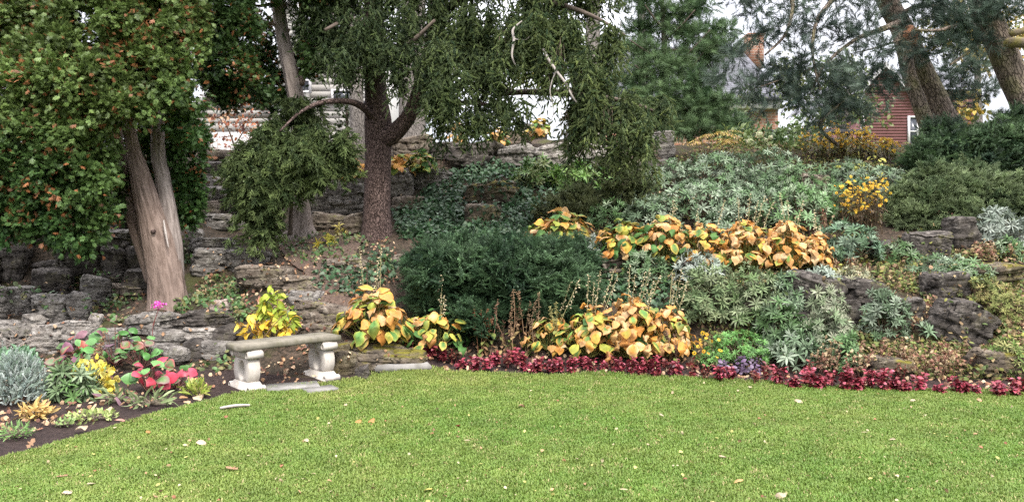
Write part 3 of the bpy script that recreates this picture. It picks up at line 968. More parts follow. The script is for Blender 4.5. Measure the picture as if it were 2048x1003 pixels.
ROCKS = [
    # upper ledge behind and under the big cedar
    (-70, 500, 2, 570, 'rock_dark', 'dark block at the frame edge under the big cedar crown'),
    (4, 490, 50, 562, 'rock_dark', 'narrow upright dark block below the lowest cedar sprays'),
    (56, 540, 132, 590, 'rock_dark', 'low dark ledge under the tip of the cedar crown'),
    (95, 488, 198, 552, 'rock_dark', 'wide dark block under the lowest hanging cedar sprays'),
    (200, 500, 252, 545, 'rock_dark', 'dark layered block in the ledge two blocks from the cedar trunk'),
    (186, 546, 246, 580, 'rock_dark', 'flat dark block beneath the layered block by the cedar trunk'),
    (250, 498, 292, 538, 'rock_dark', 'dark block touching the split cedar trunk, upper of two'),
    (240, 541, 296, 588, 'rock_dark', 'dark block touching the split cedar trunk, lower of two'),
    (198, 422, 268, 462, 'rock_dark', 'thin layered slab high behind the split cedar trunk'),
    (196, 462, 262, 498, 'rock_grey', 'grey slab under the thin layered slab behind the cedar'),
    (160, 556, 212, 612, 'rock_grey', 'grey block half covered by strawberry leaves below the ledge'),
    (-60, 575, 6, 640, 'rock_grey', 'grey block at the frame edge above the bare twigs'),
    (0, 578, 56, 628, 'rock_grey', 'rough grey block above the bare twiggy shrub'),
    (62, 592, 130, 645, 'rock_grey', 'pitted grey block above the round tan stone'),
    (128, 588, 172, 640, 'rock_grey', 'grey block between the pitted block and strawberry leaves'),
    (60, 520, 170, 548, 'rock_dark', 'long thin dark ledge slab under the cedar spray tips'),
    (150, 470, 260, 500, 'rock_dark', 'long dark ledge slab behind the lowest cedar sprays'),
    (-20, 470, 90, 500, 'rock_dark', 'long dark ledge slab behind the narrow upright block'),
    (196, 572, 300, 592, 'rock_brown', 'thin brown slab at the foot of the ledge by the split cedar'),
    # low front wall
    (60, 648, 122, 702, 'rock_pale', 'pale pitted boulder below the round tan stone'),
    (112, 646, 182, 700, 'rock_pale', 'pale pitted boulder behind the bergenia buds'),
    (38, 632, 84, 660, 'rock_pale', 'smooth round tan stone on top of the front wall'),
    (172, 632, 198, 656, 'rock_pale', 'small pale cube of stone on the front wall'),
    (-90, 650, 40, 705, 'rock_grey', 'long grey boulder behind the bare twiggy shrub'),
    (182, 662, 250, 708, 'rock_grey', 'grey wall block behind the bergenia leaves'),
    (250, 630, 352, 664, 'rock_grey', 'long flat capstone below the split cedar trunk'),
    (354, 627, 462, 655, 'rock_dark', 'thin dark capstone below the strawberry leaves near the bench'),
    (300, 664, 362, 694, 'rock_grey', 'grey wall block under the long flat capstone'),
    (362, 655, 428, 680, 'rock_pale', 'pale wall block under the thin dark capstone'),
    (426, 652, 470, 682, 'rock_dark', 'dark wall block beside the yellow shrub'),
    (298, 694, 366, 728, 'rock_grey', 'bottom wall block behind the tall pink flower'),
    (364, 680, 402, 720, 'rock_dark', 'bottom wall block darker than its neighbours by the bench'),
    (402, 684, 462, 716, 'rock_grey', 'bottom wall block against the bench end'),
    (418, 601, 462, 624, 'rock_pink', 'small round pinkish fieldstone above the front wall'),
    # steps and ledges behind the bench
    (372, 456, 402, 478, 'rock_pale', 'small squared pale stone on the flat ledge'),
    (376, 476, 462, 498, 'rock_grey', 'flat grey ledge stone under the squared pale stone'),
    (382, 500, 448, 546, 'rock_grey', 'grey ledge block nearest the split cedar trunk'),
    (446, 502, 530, 540, 'rock_grey', 'broad grey ledge block between the cedar and the path'),
    (470, 536, 566, 582, 'rock_brown', 'large layered brown ledge behind the yellow shrub'),
    (562, 556, 632, 586, 'rock_brown', 'brown ledge beside the layered ledge on the path'),
    (585, 604, 655, 630, 'rock_brown', 'sloping brown stone behind the bench'),
    (640, 618, 705, 652, 'rock_brown', 'sloping brown stone beside the tall yellow hosta'),
    (600, 652, 672, 680, 'rock_brown', 'brown stone behind the far bench pedestal'),
    (655, 682, 706, 712, 'rock_moss', 'mossy brown stone beside the far bench pedestal'),
    (700, 690, 800, 716, 'rock_moss', 'mossy flat stone under the tall yellow hosta'),
    (706, 702, 838, 732, 'rock_moss', 'mossy step stone just above the dressed grey step'),
    (712, 732, 738, 756, 'rock_dark', 'small dark stone beside the dressed grey step'),
    (660, 705, 712, 745, 'rock_moss', 'mossy lump between the bench and the steps'),
    # cliff between the two cedars
    (402, 302, 442, 324, 'rock_brown', 'top slab of the cliff below the garden shed'),
    (400, 323, 450, 352, 'rock_dark', 'dark overhanging block near the top of the cliff'),
    (450, 318, 520, 356, 'rock_grey', 'grey cliff block behind the small spruce top'),
    (394, 353, 436, 374, 'rock_grey', 'pale edged slab in the cliff below the dark overhang'),
    (436, 355, 500, 392, 'rock_brown', 'brown cliff block half behind the small spruce'),
    (396, 374, 440, 404, 'rock_grey', 'grey cliff block in the middle of the cliff'),
    (440, 392, 506, 428, 'rock_dark', 'dark cliff block half behind the small spruce'),
    (392, 404, 440, 428, 'rock_brown', 'thin brown slab low in the cliff'),
    (408, 428, 476, 456, 'rock_grey', 'lowest grey block of the cliff'),
    # behind the spruce trunk
    (650, 362, 732, 428, 'rock_grey', 'big square layered block beside the spruce trunk'),
    (614, 352, 656, 428, 'rock_grey', 'tall block behind the weathered cedar stump'),
    (655, 344, 696, 366, 'rock_grey', 'pointed stone on top of the square layered block'),
    (688, 346, 738, 374, 'rock_brown', 'rounded brown stone beside the spruce trunk under the hosta'),
    (686, 428, 736, 468, 'rock_brown', 'low brown block at the foot of the spruce'),
    (620, 428, 690, 456, 'rock_brown', 'low mossy block behind the weathered cedar foot'),
    (776, 342, 826, 392, 'rock_grey', 'grey ledge stone touching the spruce trunk'),
    (822, 340, 892, 376, 'rock_grey', 'long grey ledge stone beneath the small green hosta'),
    (780, 394, 846, 422, 'rock_brown', 'brown ledge stone in the ivy beside the spruce'),
    (786, 272, 860, 312, 'rock_brown', 'brown wall stone behind the small green hosta'),
    (860, 285, 905, 316, 'rock_dark', 'dark stone hidden by the hanging spruce curtain'),
    (896, 288, 998, 336, 'rock_dark', 'dark overhanging block in the upper wall'),
    (1036, 224, 1090, 262, 'rock_dark', 'dark boulder high under the long spruce limb'),
    (1000, 262, 1060, 292, 'rock_brown', 'brown stone between yellow leaves under the spruce'),
    (1000, 292, 1072, 336, 'rock_grey', 'grey block of the upper wall beside the overhang'),
    (1070, 290, 1150, 334, 'rock_pale', 'pale pinkish block of the upper wall'),
    (1146, 290, 1240, 328, 'rock_pale', 'long pale block of the upper wall behind spruce tips'),
    (1238, 285, 1312, 340, 'rock_brown', 'brown block of the upper wall beneath the spruce curtain'),
    (1304, 264, 1350, 316, 'rock_grey', 'upright grey block at the end of the upper wall'),
    (1262, 322, 1352, 360, 'rock_dark', 'dark low block under the upright grey block'),
    (918, 368, 1032, 408, 'rock_moss', 'long mossy ledge in the ivy'),
    (930, 410, 1000, 448, 'rock_moss', 'mossy block in the ivy below the long ledge'),
    (566, 586, 652, 606, 'rock_grey', 'flat pale edged path stone above the sloping brown stones'),
    (600, 628, 690, 650, 'rock_brown', 'flat path stone just above the far bench end'),
    (640, 520, 730, 540, 'rock_brown', 'flat path stone in the ivy below the spruce foot'),
    (790, 510, 850, 545, 'rock_brown', 'brown slab between the ivy and the dark yew'),
    # right hand slope
    (1584, 552, 1692, 624, 'rock_dark', 'biggest dark block of the ledge above the crimson row'),
    (1692, 562, 1778, 606, 'rock_dark', 'dark block next to the biggest block of the ledge'),
    (1676, 604, 1722, 646, 'rock_dark', 'dark block under the joint of the two ledge blocks'),
    (1590, 626, 1640, 656, 'rock_dark', 'small dark block under the biggest ledge block'),
    (1788, 600, 1852, 658, 'rock_dark', 'dark block between the ledge and the tilted boulder'),
    (1862, 548, 1946, 604, 'rock_dark', 'dark layered block above the tilted boulder'),
    (1818, 466, 1908, 518, 'rock_dark', 'dark sloping boulder with tan seed heads below the juniper'),
    (1744, 482, 1788, 512, 'rock_dark', 'small dark stone below the lower yellow daisies'),
    (1902, 438, 1962, 504, 'rock_dark', 'brown cut block coloured darker for the shade under the juniper'),  # dark limestone colour stands in for the juniper's shade on this block
    (1364, 524, 1444, 564, 'rock_dark', 'dark stone under the orange hosta mass'),
    (1200, 505, 1290, 540, 'rock_brown', 'brown stone beside the dark yew below the hostas'),
    (1600, 350, 1668, 388, 'rock_brown', 'brown stone between grey green mounds high on the slope'),
    (1400, 390, 1450, 420, 'rock_brown', 'brown stone between grey green mounds in mid slope'),
    (1540, 600, 1590, 648, 'rock_brown', 'brown stone between two mounds beside the dark ledge'),
    (1470, 600, 1540, 640, 'rock_brown', 'shaded brown stone above the bright green mat'),
    (1950, 532, 2050, 572, 'rock_moss', 'mossy mound of rock with withered tops at the frame edge'),
    (1745, 722, 1840, 758, 'rock_moss', 'lowest mossy stone behind the crimson row'),
    (1950, 706, 2060, 752, 'rock_moss', 'mossy bank stone behind the last crimson plants'),
]
for q in ROCKS:
    rock(*q)
rock(1884, 604, 2000, 688, 'rock_dark', 'big dark boulder tilted on edge above the crimson row', .45, -.36, strata=.9)
# dressed grey step and the paving under the bench
b = G(802, 741)
st = MB()
prof = [(-.30, 0), (-.31, .05), (-.28, .085), (.27, .085), (.31, .05), (.30, 0)]
st.prism([(x, -.12, z - .02) for x, z in prof], (0, .24, 0))
o = st.build('stone_step', M['slab'])
o.location = (b + [0, .12, 0]).tolist(); o.rotation_euler = (0, 0, .24)
tag(o, 'dressed grey concrete step at the lawn edge beside the bench', 'step')
for (px, py, w, d, a, lb) in ((585, 774, .50, .30, .35, 'thin grey paving slab sunk in the grass between the bench pedestals'), (640, 780, .30, .2, .6, 'broken corner of paving slab in the grass by the far bench pedestal')):
    g = G(px, py)
    m = MB(); m.box((-w / 2, -d / 2, -.02), (w / 2, d / 2, .022))
    o = m.build('paving_slab', M['slab']); o.location = g.tolist(); o.rotation_euler = (0, 0, a)
    tag(o, lb, 'paving slab')
# ------------------------------------------------------------------ bench
def bench():
    A = np.array([(494 - CX) / F * 7.93, 7.93]); B = np.array([(643 - CX) / F * 8.50, 8.50])
    ax = nrm((B - A)[None])[0]
    mid = (A + B) / 2
    ang = math.atan2(ax[1], ax[0])
    sp = float(np.linalg.norm(B - A)) / 2
    root = thing('garden_bench', (mid[0], mid[1], -.02), 'small cast stone garden bench with grey slab seat and white scrolled pedestals', 'bench')
    root.rotation_euler = (0, 0, ang)
    # local: x along the bench, y to the back
    n = 40
    m = MB()
    xs = np.linspace(-sp - .17, sp + .15, n)
    prof = [(-.165, .0), (-.178, .014), (-.178, .045), (-.168, .06), (.168, .06), (.178, .045), (.178, .014), (.165, 0)]
    V = []
    for x in xs:
        e_ = min(x - xs[0], xs[-1] - x)
        sh = 1 if e_ > .05 else .72 + .28 * math.sqrt(max(0, 1 - (1 - e_ / .05) ** 2))
        for y, z in prof:
            q = np.array([[x * 9, y * 9, z * 9]])
            V.append((x, y * sh + .02 * (1 - (x / sp) ** 2), .405 + z + .004 * float(vn(q, 4)[0]) - (.008 if e_ < .01 and z > .05 else 0)))
    k = len(prof)
    f = [(j * k + i, j * k + (i + 1) % k, (j + 1) * k + (i + 1) % k, (j + 1) * k + i) for j in range(n - 1) for i in range(k)]
    m.add(V, [q[::-1] for q in f] + [tuple(range(k)), tuple(range((n - 1) * k, n * k))[::-1]])
    tag(m.build('seat', M['grey_concrete'], root), 'weathered grey slab seat with lichen')
    hw = .060
    def loft(m, prof):
        """rectangular rings (z, half width x, half depth y)"""
        V, f = [], []
        for z, a, b in prof:
            V += [(-a, -b, z), (a, -b, z), (a, b, z), (-a, b, z)]
        for j in range(len(prof) - 1):
            for i in range(4):
                f.append((j * 4 + i, j * 4 + (i + 1) % 4, j * 4 + 4 + (i + 1) % 4, j * 4 + 4 + i))
        f += [(3, 2, 1, 0), tuple(range(len(V) - 4, len(V)))]
        m.add(V, f)
    def roll(m, y, z, r, hx):
        th = np.arange(20) / 20 * 2 * pi
        V, f = [], []
        for x, s in ((-hx, .62), (-hx, .8), (-hx + .006, .86), (-hx + .006, 1), (hx - .006, 1), (hx - .006, .86), (hx, .8), (hx, .62)):
            V += [(x, y + r * s * cos(t), z + r * s * sin(t)) for t in th]
        for j in range(7):
            f += [(j * 20 + i, j * 20 + (i + 1) % 20, j * 20 + 20 + (i + 1) % 20, j * 20 + 20 + i) for i in range(20)]
        f = [q[::-1] for q in f]
        # sunk eyes of the volute
        for (b0, x0, s) in ((0, -hx + .012, 1), (140, hx - .012, -1)):
            n0 = len(V)
            V += [(x0, y + r * .55 * cos(t), z + r * .55 * sin(t)) for t in th]
            f += [(b0 + i, b0 + (i + 1) % 20, n0 + (i + 1) % 20, n0 + i)[::s] for i in range(20)] + [tuple(range(n0, n0 + 20))[::s]]
        m.add(V, f)
    for sx in (-1, 1):
        p = MB()
        # body: a barrel with an oval hole through it along the bench
        nn = 48
        th = np.arange(nn) / nn * 2 * pi
        out, inn = [], []
        for t in th:
            c, s = cos(t), sin(t)
            # outline of the body in depth (y) and height (z): bulged sides, flat top and bottom
            sc_ = min(.172 / max(abs(c), 1e-6), .118 / max(abs(s), 1e-6))
            y, z = c * sc_, s * sc_
            y = np.sign(y) * min(abs(y), .172 - .046 * (abs(z) / .118) ** 2.2)
            out.append((y, z)); inn.append((.062 * c, .086 * s))
        V, f = [], []
        for x, o_, i_ in ((-hw, .97, 1.12), (-hw * .9, 1, 1.0), (hw * .9, 1, 1.0), (hw, .97, 1.12)):
            V += [(x, y * o_, z) for y, z in out]
        for x, i_ in ((hw, 1.18), (hw * .8, .98), (-hw * .8, .98), (-hw, 1.18)):
            V += [(x, y * i_, z * i_) for y, z in inn]
        for j in range(8):
            j2 = (j + 1) % 8
            f += [(j * nn + i, j * nn + (i + 1) % nn, j2 * nn + (i + 1) % nn, j2 * nn + i)[::-1] for i in range(nn)]
        p.add(np.array(V) + [0, 0, .205], f)
        # the two raised ribs down the narrow faces
        for s in (-1, 1):
            for xx in (-.022, .022):
                p.add([(xx - .005, s * .127, .09), (xx + .005, s * .127, .09), (xx + .005, s * .172, .205), (xx - .005, s * .172, .205), (xx - .005, s * .127, .32), (xx + .005, s * .127, .32),
                       (xx - .004, s * .133, .09), (xx + .004, s * .133, .09), (xx + .004, s * .178, .205), (xx - .004, s * .178, .205), (xx - .004, s * .133, .32), (xx + .004, s * .133, .32)],
                      [q[::-s] for q in ((6, 7, 8, 9), (9, 8, 11, 10), (0, 6, 9, 3), (3, 9, 10, 4), (7, 1, 2, 8), (8, 2, 5, 11))])
        o = p.build('pedestal', M['white_concrete'], root)
        o.location = (sx * sp, 0, 0)
        cpm = MB()
        loft(cpm, [(.316, .062, .140), (.328, .072, .158), (.372, .076, .168), (.385, .070, .158), (.4045, .074, .165)])
        roll(cpm, -.156, .360, .040, .084); roll(cpm, .156, .360, .040, .084)
        cpm.build('capital', M['white_concrete'], o)
        bs = MB()
        loft(bs, [(0, .090, .225), (.012, .090, .225), (.045, .078, .190), (.080, .068, .158), (.092, .066, .140)])
        roll(bs, -.205, .034, .033, .088); roll(bs, .205, .034, .033, .088)
        bs.build('foot', M['white_concrete'], o)
    return root
bench()

# ------------------------------------------------------------------ houses behind the garden
def uvquad(name, P, mat, parent, loc):
    """a planar quad whose bark coordinates run in metres along its first edge and up"""
    P = np.asarray(P, float)
    a = np.linalg.norm(P[1] - P[0]); h = np.linalg.norm(P[3] - P[0])
    return mk(name, P, np.array([(0, 1, 2, 3)]), mat, parent=parent, loc=loc, extra=np.array([(0, 0, 0), (a, 0, 0), (a, h, 0), (0, h, 0)], float))
def clap(m, x0, x1, z0, z1, y, board=.19, lip=.011, left=None, right=None):
    """lapped boards on a wall facing -Y; left(z), right(z) give a gable's slanting ends"""
    z = z0
    while z < z1 - 1e-3:
        zt = min(z + board, z1)
        l0 = x0 if left is None else left(z); l1 = x0 if left is None else left(zt)
        r0 = x1 if right is None else right(z); r1 = x1 if right is None else right(zt)
        if r0 - l0 > .02:
            r1 = max(r1, l1 + .005)
            m.add([(l0, y - lip, z), (r0, y - lip, z), (r1, y, zt), (l1, y, zt), (l0, y, z), (r0, y, z)], [(0, 1, 2, 3), (4, 5, 1, 0)])
        z = zt
def window(parent, x0, x1, z0, z1, y, loc, bars=True):
    fr = MB(); t = .07
    fr.box((x0 - t, y - .05, z0 - t), (x0, y + .04, z1 + t)); fr.box((x1, y - .05, z0 - t), (x1 + t, y + .04, z1 + t))
    fr.box((x0, y - .05, z1), (x1, y + .04, z1 + t)); fr.box((x0, y - .07, z0 - t), (x1, y + .04, z0))
    o = fr.build('window', M['white_trim'], parent, loc)
    g = MB(); g.box((x0, y - .012, z0), (x1, y + .03, z1)); g.build('pane', M['dark_glass'], o, loc)
    if bars:
        b_ = MB(); zc = (z0 + z1) / 2; b_.box((x0 + .002, y - .034, zc - .022), (x1 - .002, y - .014, zc + .022)); b_.build('sash_bar', M['white_trim'], o, loc)
def gable_roof(parent, xl, xr, xp, ze, zp, y0, y1, loc, over=.18, th=.09, mat='roof_grey', trim='white_trim', name='roof'):
    """ridge along Y; eaves at xl, xr; peak at xp"""
    m = MB(); tr = MB()
    for xa in (xl, xr):
        d = np.array([xa - xp, ze - zp]); d = d / np.linalg.norm(d) * over
        xe, zz = xa + d[0], ze + d[1]
        m.add([(xp, y0 - over, zp + .03), (xe, y0 - over, zz + .03), (xe, y1, zz + .03), (xp, y1, zp + .03), (xp, y0 - over, zp + .03 + th), (xe, y0 - over, zz + .03 + th), (xe, y1, zz + .03 + th), (xp, y1, zp + .03 + th)],
              [(0, 1, 2, 3), (7, 6, 5, 4), (0, 4, 5, 1), (1, 5, 6, 2), (2, 6, 7, 3)])
        tr.add([(xp, y0 - over - .03, zp - .10), (xe, y0 - over - .03, zz - .10), (xe, y0 - over - .03, zz + .028 + th), (xp, y0 - over - .03, zp + .028 + th),
                (xp, y0 - over - .003, zp - .10), (xe, y0 - over - .003, zz - .10), (xe, y0 - over - .003, zz + .028 + th), (xp, y0 - over - .003, zp + .028 + th)],
               [(0, 1, 2, 3), (7, 6, 5, 4), (0, 3, 7, 4), (1, 5, 6, 2), (0, 4, 5, 1), (3, 2, 6, 7)])
    o = m.build(name, M[mat], parent, loc)
    tr.build('verge_board', M[trim], o, loc)
    return o

def shed():
    Y = 20.0
    p = lambda px, py: W(px, py, Y)
    xl, ze = p(372, 236)[0], p(0, 236)[2]
    xp, zp = p(470, 138)[0], p(0, 138)[2]
    xr = 2 * xp - xl
    zm = p(0, 262)[2]; z0 = 2.7
    loc = np.array([xp, Y, z0])
    r = thing('garden_shed', loc, 'white gabled garden shed glimpsed between the two cedar crowns', 'shed')
    m = MB()
    s = (zp - ze) / (xp - xl)
    clap(m, xl, xr, zm, ze, Y, .2)
    clap(m, xl, xr, ze, zp, Y, .2, left=lambda z: xl + (z - ze) / s, right=lambda z: xr - (z - ze) / s)
    m.box((xl, Y + .01, z0), (xr, Y + 3.5, ze))
    m.add([(xl, Y + .012, ze), (xr, Y + .012, ze), (xp, Y + .012, zp)], [(0, 1, 2)])
    m.build('wall', M['white_siding'], r, loc)
    d = MB()
    x = xl + .08
    while x < xr - .1:
        d.box((x, Y - .03, z0), (min(x + .17, xr - .06), Y + .008, zm - .03)); x += .18
    d.build('door', M['shed_door'], r, loc)
    gable_roof(r, xl, xr, xp, ze, zp, Y, Y + 3.5, loc)
shed()
def white_house():
    Y = 24.0
    p = lambda px, py: W(px, py, Y)
    xl, xr = p(556, 0)[0], p(735, 0)[0]
    z0, ze = 2.8, p(0, 30)[2]
    loc = np.array([(xl + xr) / 2, Y, z0])
    r = thing('clapboard_house', loc, 'white two storey clapboard house behind the spruce', 'house')
    m = MB()
    clap(m, xl, xr, z0, ze, Y, .2, .012)
    m.box((xl, Y + .01, z0), (xr, Y + 7, ze))
    m.build('wall', M['white_siding'], r, loc)
    # porch gable with its small peak
    xa, xb, xc = p(578, 0)[0], p(622, 0)[0], p(600, 0)[0]
    zg, zk = p(0, 44)[2], p(0, 14)[2]
    b_ = MB()
    clap(b_, xa, xb, z0, zg, Y - .9, .2, .012)
    s = (zk - zg) / (xc - xa)
    clap(b_, xa, xb, zg, zk, Y - .9, .2, .012, left=lambda z: xa + (z - zg) / s, right=lambda z: xb - (z - zg) / s)
    b_.box((xa, Y - .89, z0), (xb, Y - .01, zg))
    b_.build('bay', M['white_siding'], r, loc)
    gable_roof(r, xa, xb, xc, zg, zk, Y - .9, Y - .02, loc, .2, .08, name='bay_roof')
    gable_roof(r, xl, xr, (xl + xr) / 2, ze, ze + 1.6, Y, Y + 7, loc)
    window(r, p(606, 0)[0], p(634, 0)[0], p(0, 192)[2], p(0, 152)[2], Y - .94, loc)
    window(r, p(668, 0)[0], p(702, 0)[0], p(0, 200)[2], p(0, 184)[2], Y - .06, loc, False)
    window(r, p(668, 0)[0], p(702, 0)[0], p(0, 90)[2], p(0, 40)[2], Y - .06, loc)
    bd = MB(); bd.box((p(640, 0)[0], Y - .12, p(0, 208)[2]), (xr, Y - .04, p(0, 203)[2])); bd.build('band_board', M['gutter'], r, loc)
white_house()
def brick_house():
    Y = 28.0
    p = lambda px, py: W(px, py, Y)
    xl, xr = p(1190, 0)[0], p(1556, 0)[0]
    z0, ze = 2.8, p(0, 200)[2]
    zr = p(0, 92)[2]
    zr = ze + 4.6 * .62
    loc = np.array([(xl + xr) / 2, Y, z0])
    r = thing('brick_house', loc, 'orange brick house with a broad grey slate roof and white eaves', 'house')
    w = uvquad('wall', [(xl, Y, z0), (xr, Y, z0), (xr, Y, ze), (xl, Y, ze)], M['brick'], r, loc)
    uvquad('side_wall', [(xr, Y, z0), (xr, Y + 9, z0), (xr, Y + 9, ze), (xr, Y, ze)], M['brick'], r, loc)
    uvquad('side_wall', [(xl, Y + 9, z0), (xl, Y, z0), (xl, Y, ze), (xl, Y + 9, ze)], M['brick'], r, loc)
    ro = uvquad('roof', [(xl - .3, Y - .45, ze), (xr + .1, Y - .45, ze), (xr - .1, Y + 4.5, zr), (xl - .3, Y + 4.5, zr)], M['slate'], r, loc)
    uvquad('roof', [(xr + .1, Y + 9.4, ze), (xl - .3, Y + 9.4, ze), (xl - .3, Y + 4.5, zr), (xr - .1, Y + 4.5, zr)], M['slate'], r, loc)
    for x in (xl, xr - .004):
        mk('gable_end', [(x, Y + .01, ze - .02), (x, Y + 9, ze - .02), (x, Y + 4.5, zr - .06)], np.array([(0, 1, 2)]), M['brick'], parent=r, loc=loc, extra=np.array([(0, 0, 0), (9, 0, 0), (4.5, 2.8, 0)], float))
    g = MB(); g.box((xl - .3, Y - .60, ze - .10), (xr + .1, Y - .46, ze + .02)); g.build('gutter', M['gutter'], r, loc)
    f = MB(); f.box((xl - .3, Y - .44, ze - .34), (xr, Y - .004, ze - .06)); f.build('fascia', M['white_trim'], r, loc)
    window(r, p(1466, 0)[0], p(1486, 0)[0], p(0, 262)[2], p(0, 222)[2], Y - .03, loc)
    window(r, p(1330, 0)[0], p(1366, 0)[0], p(0, 262)[2], p(0, 222)[2], Y - .03, loc)
    c = W(1509, 0, Y + 4)
    ch = MB(); ch.box((c[0] - .32, Y + 3.7, zr - 1.0), (c[0] + .28, Y + 4.4, zr + .28)); ch.box((c[0] - .37, Y + 3.62, zr + .282), (c[0] + .33, Y + 4.48, zr + .35))
    o = ch.build('chimney', M['brick'], ro, loc)
    a = o.data.attributes.new('tuv', 'FLOAT_VECTOR', 'POINT')
    v = np.array([(q.co.x + q.co.y, q.co.z, 0) for q in o.data.vertices], np.float32)
    a.data.foreach_set('vector', v.ravel())
brick_house()
def red_house():
    Y = 30.0
    p = lambda px, py: W(px, py, Y)
    xl, xr = p(1724, 0)[0], p(1868, 0)[0]
    xp = p(1765, 0)[0]
    z0, zp = 2.8, p(0, 128)[2]
    zl, zr = p(0, 196)[2], p(0, 226)[2]
    xr = p(1858, 0)[0]
    zr = p(0, 236)[2]; zl = p(0, 178)[2]
    loc = np.array([xp, Y, z0])
    r = thing('red_house', loc, 'red clapboard gable of a house seen past the leaning pine trunks', 'house')
    m = MB()
    sl, sr = (zp - zl) / (xp - xl), (zp - zr) / (xr - xp)
    L_ = lambda z: xl if z < zl else xl + (z - zl) / sl
    R_ = lambda z: xr if z < zr else xr - (z - zr) / sr
    clap(m, xl, xr, z0, zp, Y, .11, .014, left=L_, right=R_)
    m.box((xl, Y + .02, z0), (xr, Y + 8, min(zl, zr)))
    m.add([(xl, Y + .022, zr), (xr, Y + .022, zr), (xp, Y + .022, zp), (xl, Y + .022, zl)], [(0, 1, 2, 3)])
    m.build('wall', M['red_siding'], r, loc)
    s = MB()
    s.add([(xp, Y - .25, zp + .02), (xr + .2, Y - .25, zr - .1), (xr + .2, Y + 8, zr - .1), (xp, Y + 8, zp + .02)], [(0, 1, 2, 3)])
    s.add([(xp, Y - .25, zp + .02), (xl - .15, Y - .25, zl - .1), (xl - .15, Y + 8, zl - .1), (xp, Y + 8, zp + .02)], [(3, 2, 1, 0)])
    o = s.build('roof', M['roof_grey'], r, loc)
    t = MB()
    for (xa, za) in ((xr + .2, zr - .1), (xl - .15, zl - .1)):
        t.add([(xp, Y - .28, zp - .14), (xa, Y - .28, za - .14), (xa, Y - .28, za + .05), (xp, Y - .28, zp + .06)], [(0, 1, 2, 3)])
    t.build('verge_board', M['white_trim'], o, loc)
    # side wing with its own slate roof
    a, b_ = p(1858, 0)[0] + .01, p(2010, 0)[0]
    w = MB(); clap(w, a, b_, z0, p(0, 165)[2], Y + 1.5, .17, .03); w.box((a, Y + 1.52, z0), (b_, Y + 7, p(0, 165)[2])); w.build('wing', M['red_siding'], r, loc)
    uvquad('wing_roof', [(a - .6, Y + 1.2, p(0, 165)[2]), (b_, Y + 1.2, p(0, 165)[2]), (b_, Y + 4.4, p(0, 100)[2]), (a - .6, Y + 4.4, p(0, 100)[2])], M['slate'], r, loc)
    window(r, p(1818, 0)[0], p(1832, 0)[0], p(0, 290)[2], p(0, 236)[2], Y - .04, loc)
    c = MB(); c.box((xl - .05, Y - .05, z0), (xl + .07, Y + .02, zl)); c.build('corner_board', M['white_trim'], r, loc)
red_house()
# the dark rail fence at the back of the terrace
fr = thing('rail_fence', W(1640, 282, 19), 'low black rail fence behind the orange daisies', 'fence')
loc = np.array(fr.location)
z = W(0, 280, 19)[2]
for k, px in enumerate(np.linspace(1540, 1730, 6)):
    m = MB(); x = W(px, 0, 19)[0]; m.box((x - .035, 18.97, z - .55), (x + .035, 19.03, z + .2)); m.build('post', M['dark_fence'], fr, loc)
for dz in (.12, -.08, -.3):
    m = MB(); m.box((W(1535, 0, 19)[0], 18.94, z + dz), (W(1735, 0, 19)[0], 18.968, z + dz + .13)); m.build('rail', M['dark_fence'], fr, loc)

# ------------------------------------------------------------------ trees
def blobs3(blobs):
    """(column, row, half width, half height, distance[, depth radius in metres]) -> centres and radii in metres"""
    C, Rr = [], []
    for b_ in blobs:
        k = b_[4] / F
        C.append(W(b_[0], b_[1], b_[4]))
        rx, rz = b_[2] * k, b_[3] * k
        Rr.append((rx, b_[5] if len(b_) > 5 else .8 * min(rx, max(rz, .35)), rz))
    return np.array(C), np.array(Rr)
def blob_pts(blobs, per_m2, shell=.22, lump=.3, seed=0, back=.55):
    C, Rr = blobs3(blobs)
    P, Nn, B = [], [], []
    for i, (c, r) in enumerate(zip(C, Rr)):
        a = 4 * pi * (((r[0] * r[1]) ** 1.6 + (r[0] * r[2]) ** 1.6 + (r[1] * r[2]) ** 1.6) / 3) ** (1 / 1.6)
        n = int(a * per_m2) + 3
        d = rdir(n)
        d = d[(d[:, 1] < .25) | (RS.rand(n) < back)]
        rr = 1 - np.abs(RS.normal(0, shell, len(d)))
        rr *= 1 + lump * fbm(d * 2.1 + seed + i * 3.1, 2, seed)
        P.append(c + d * r * rr[:, None]); Nn.append(nrm(d / r)); B.append(np.full(len(d), i))
    return np.concatenate(P), np.concatenate(Nn), np.concatenate(B)

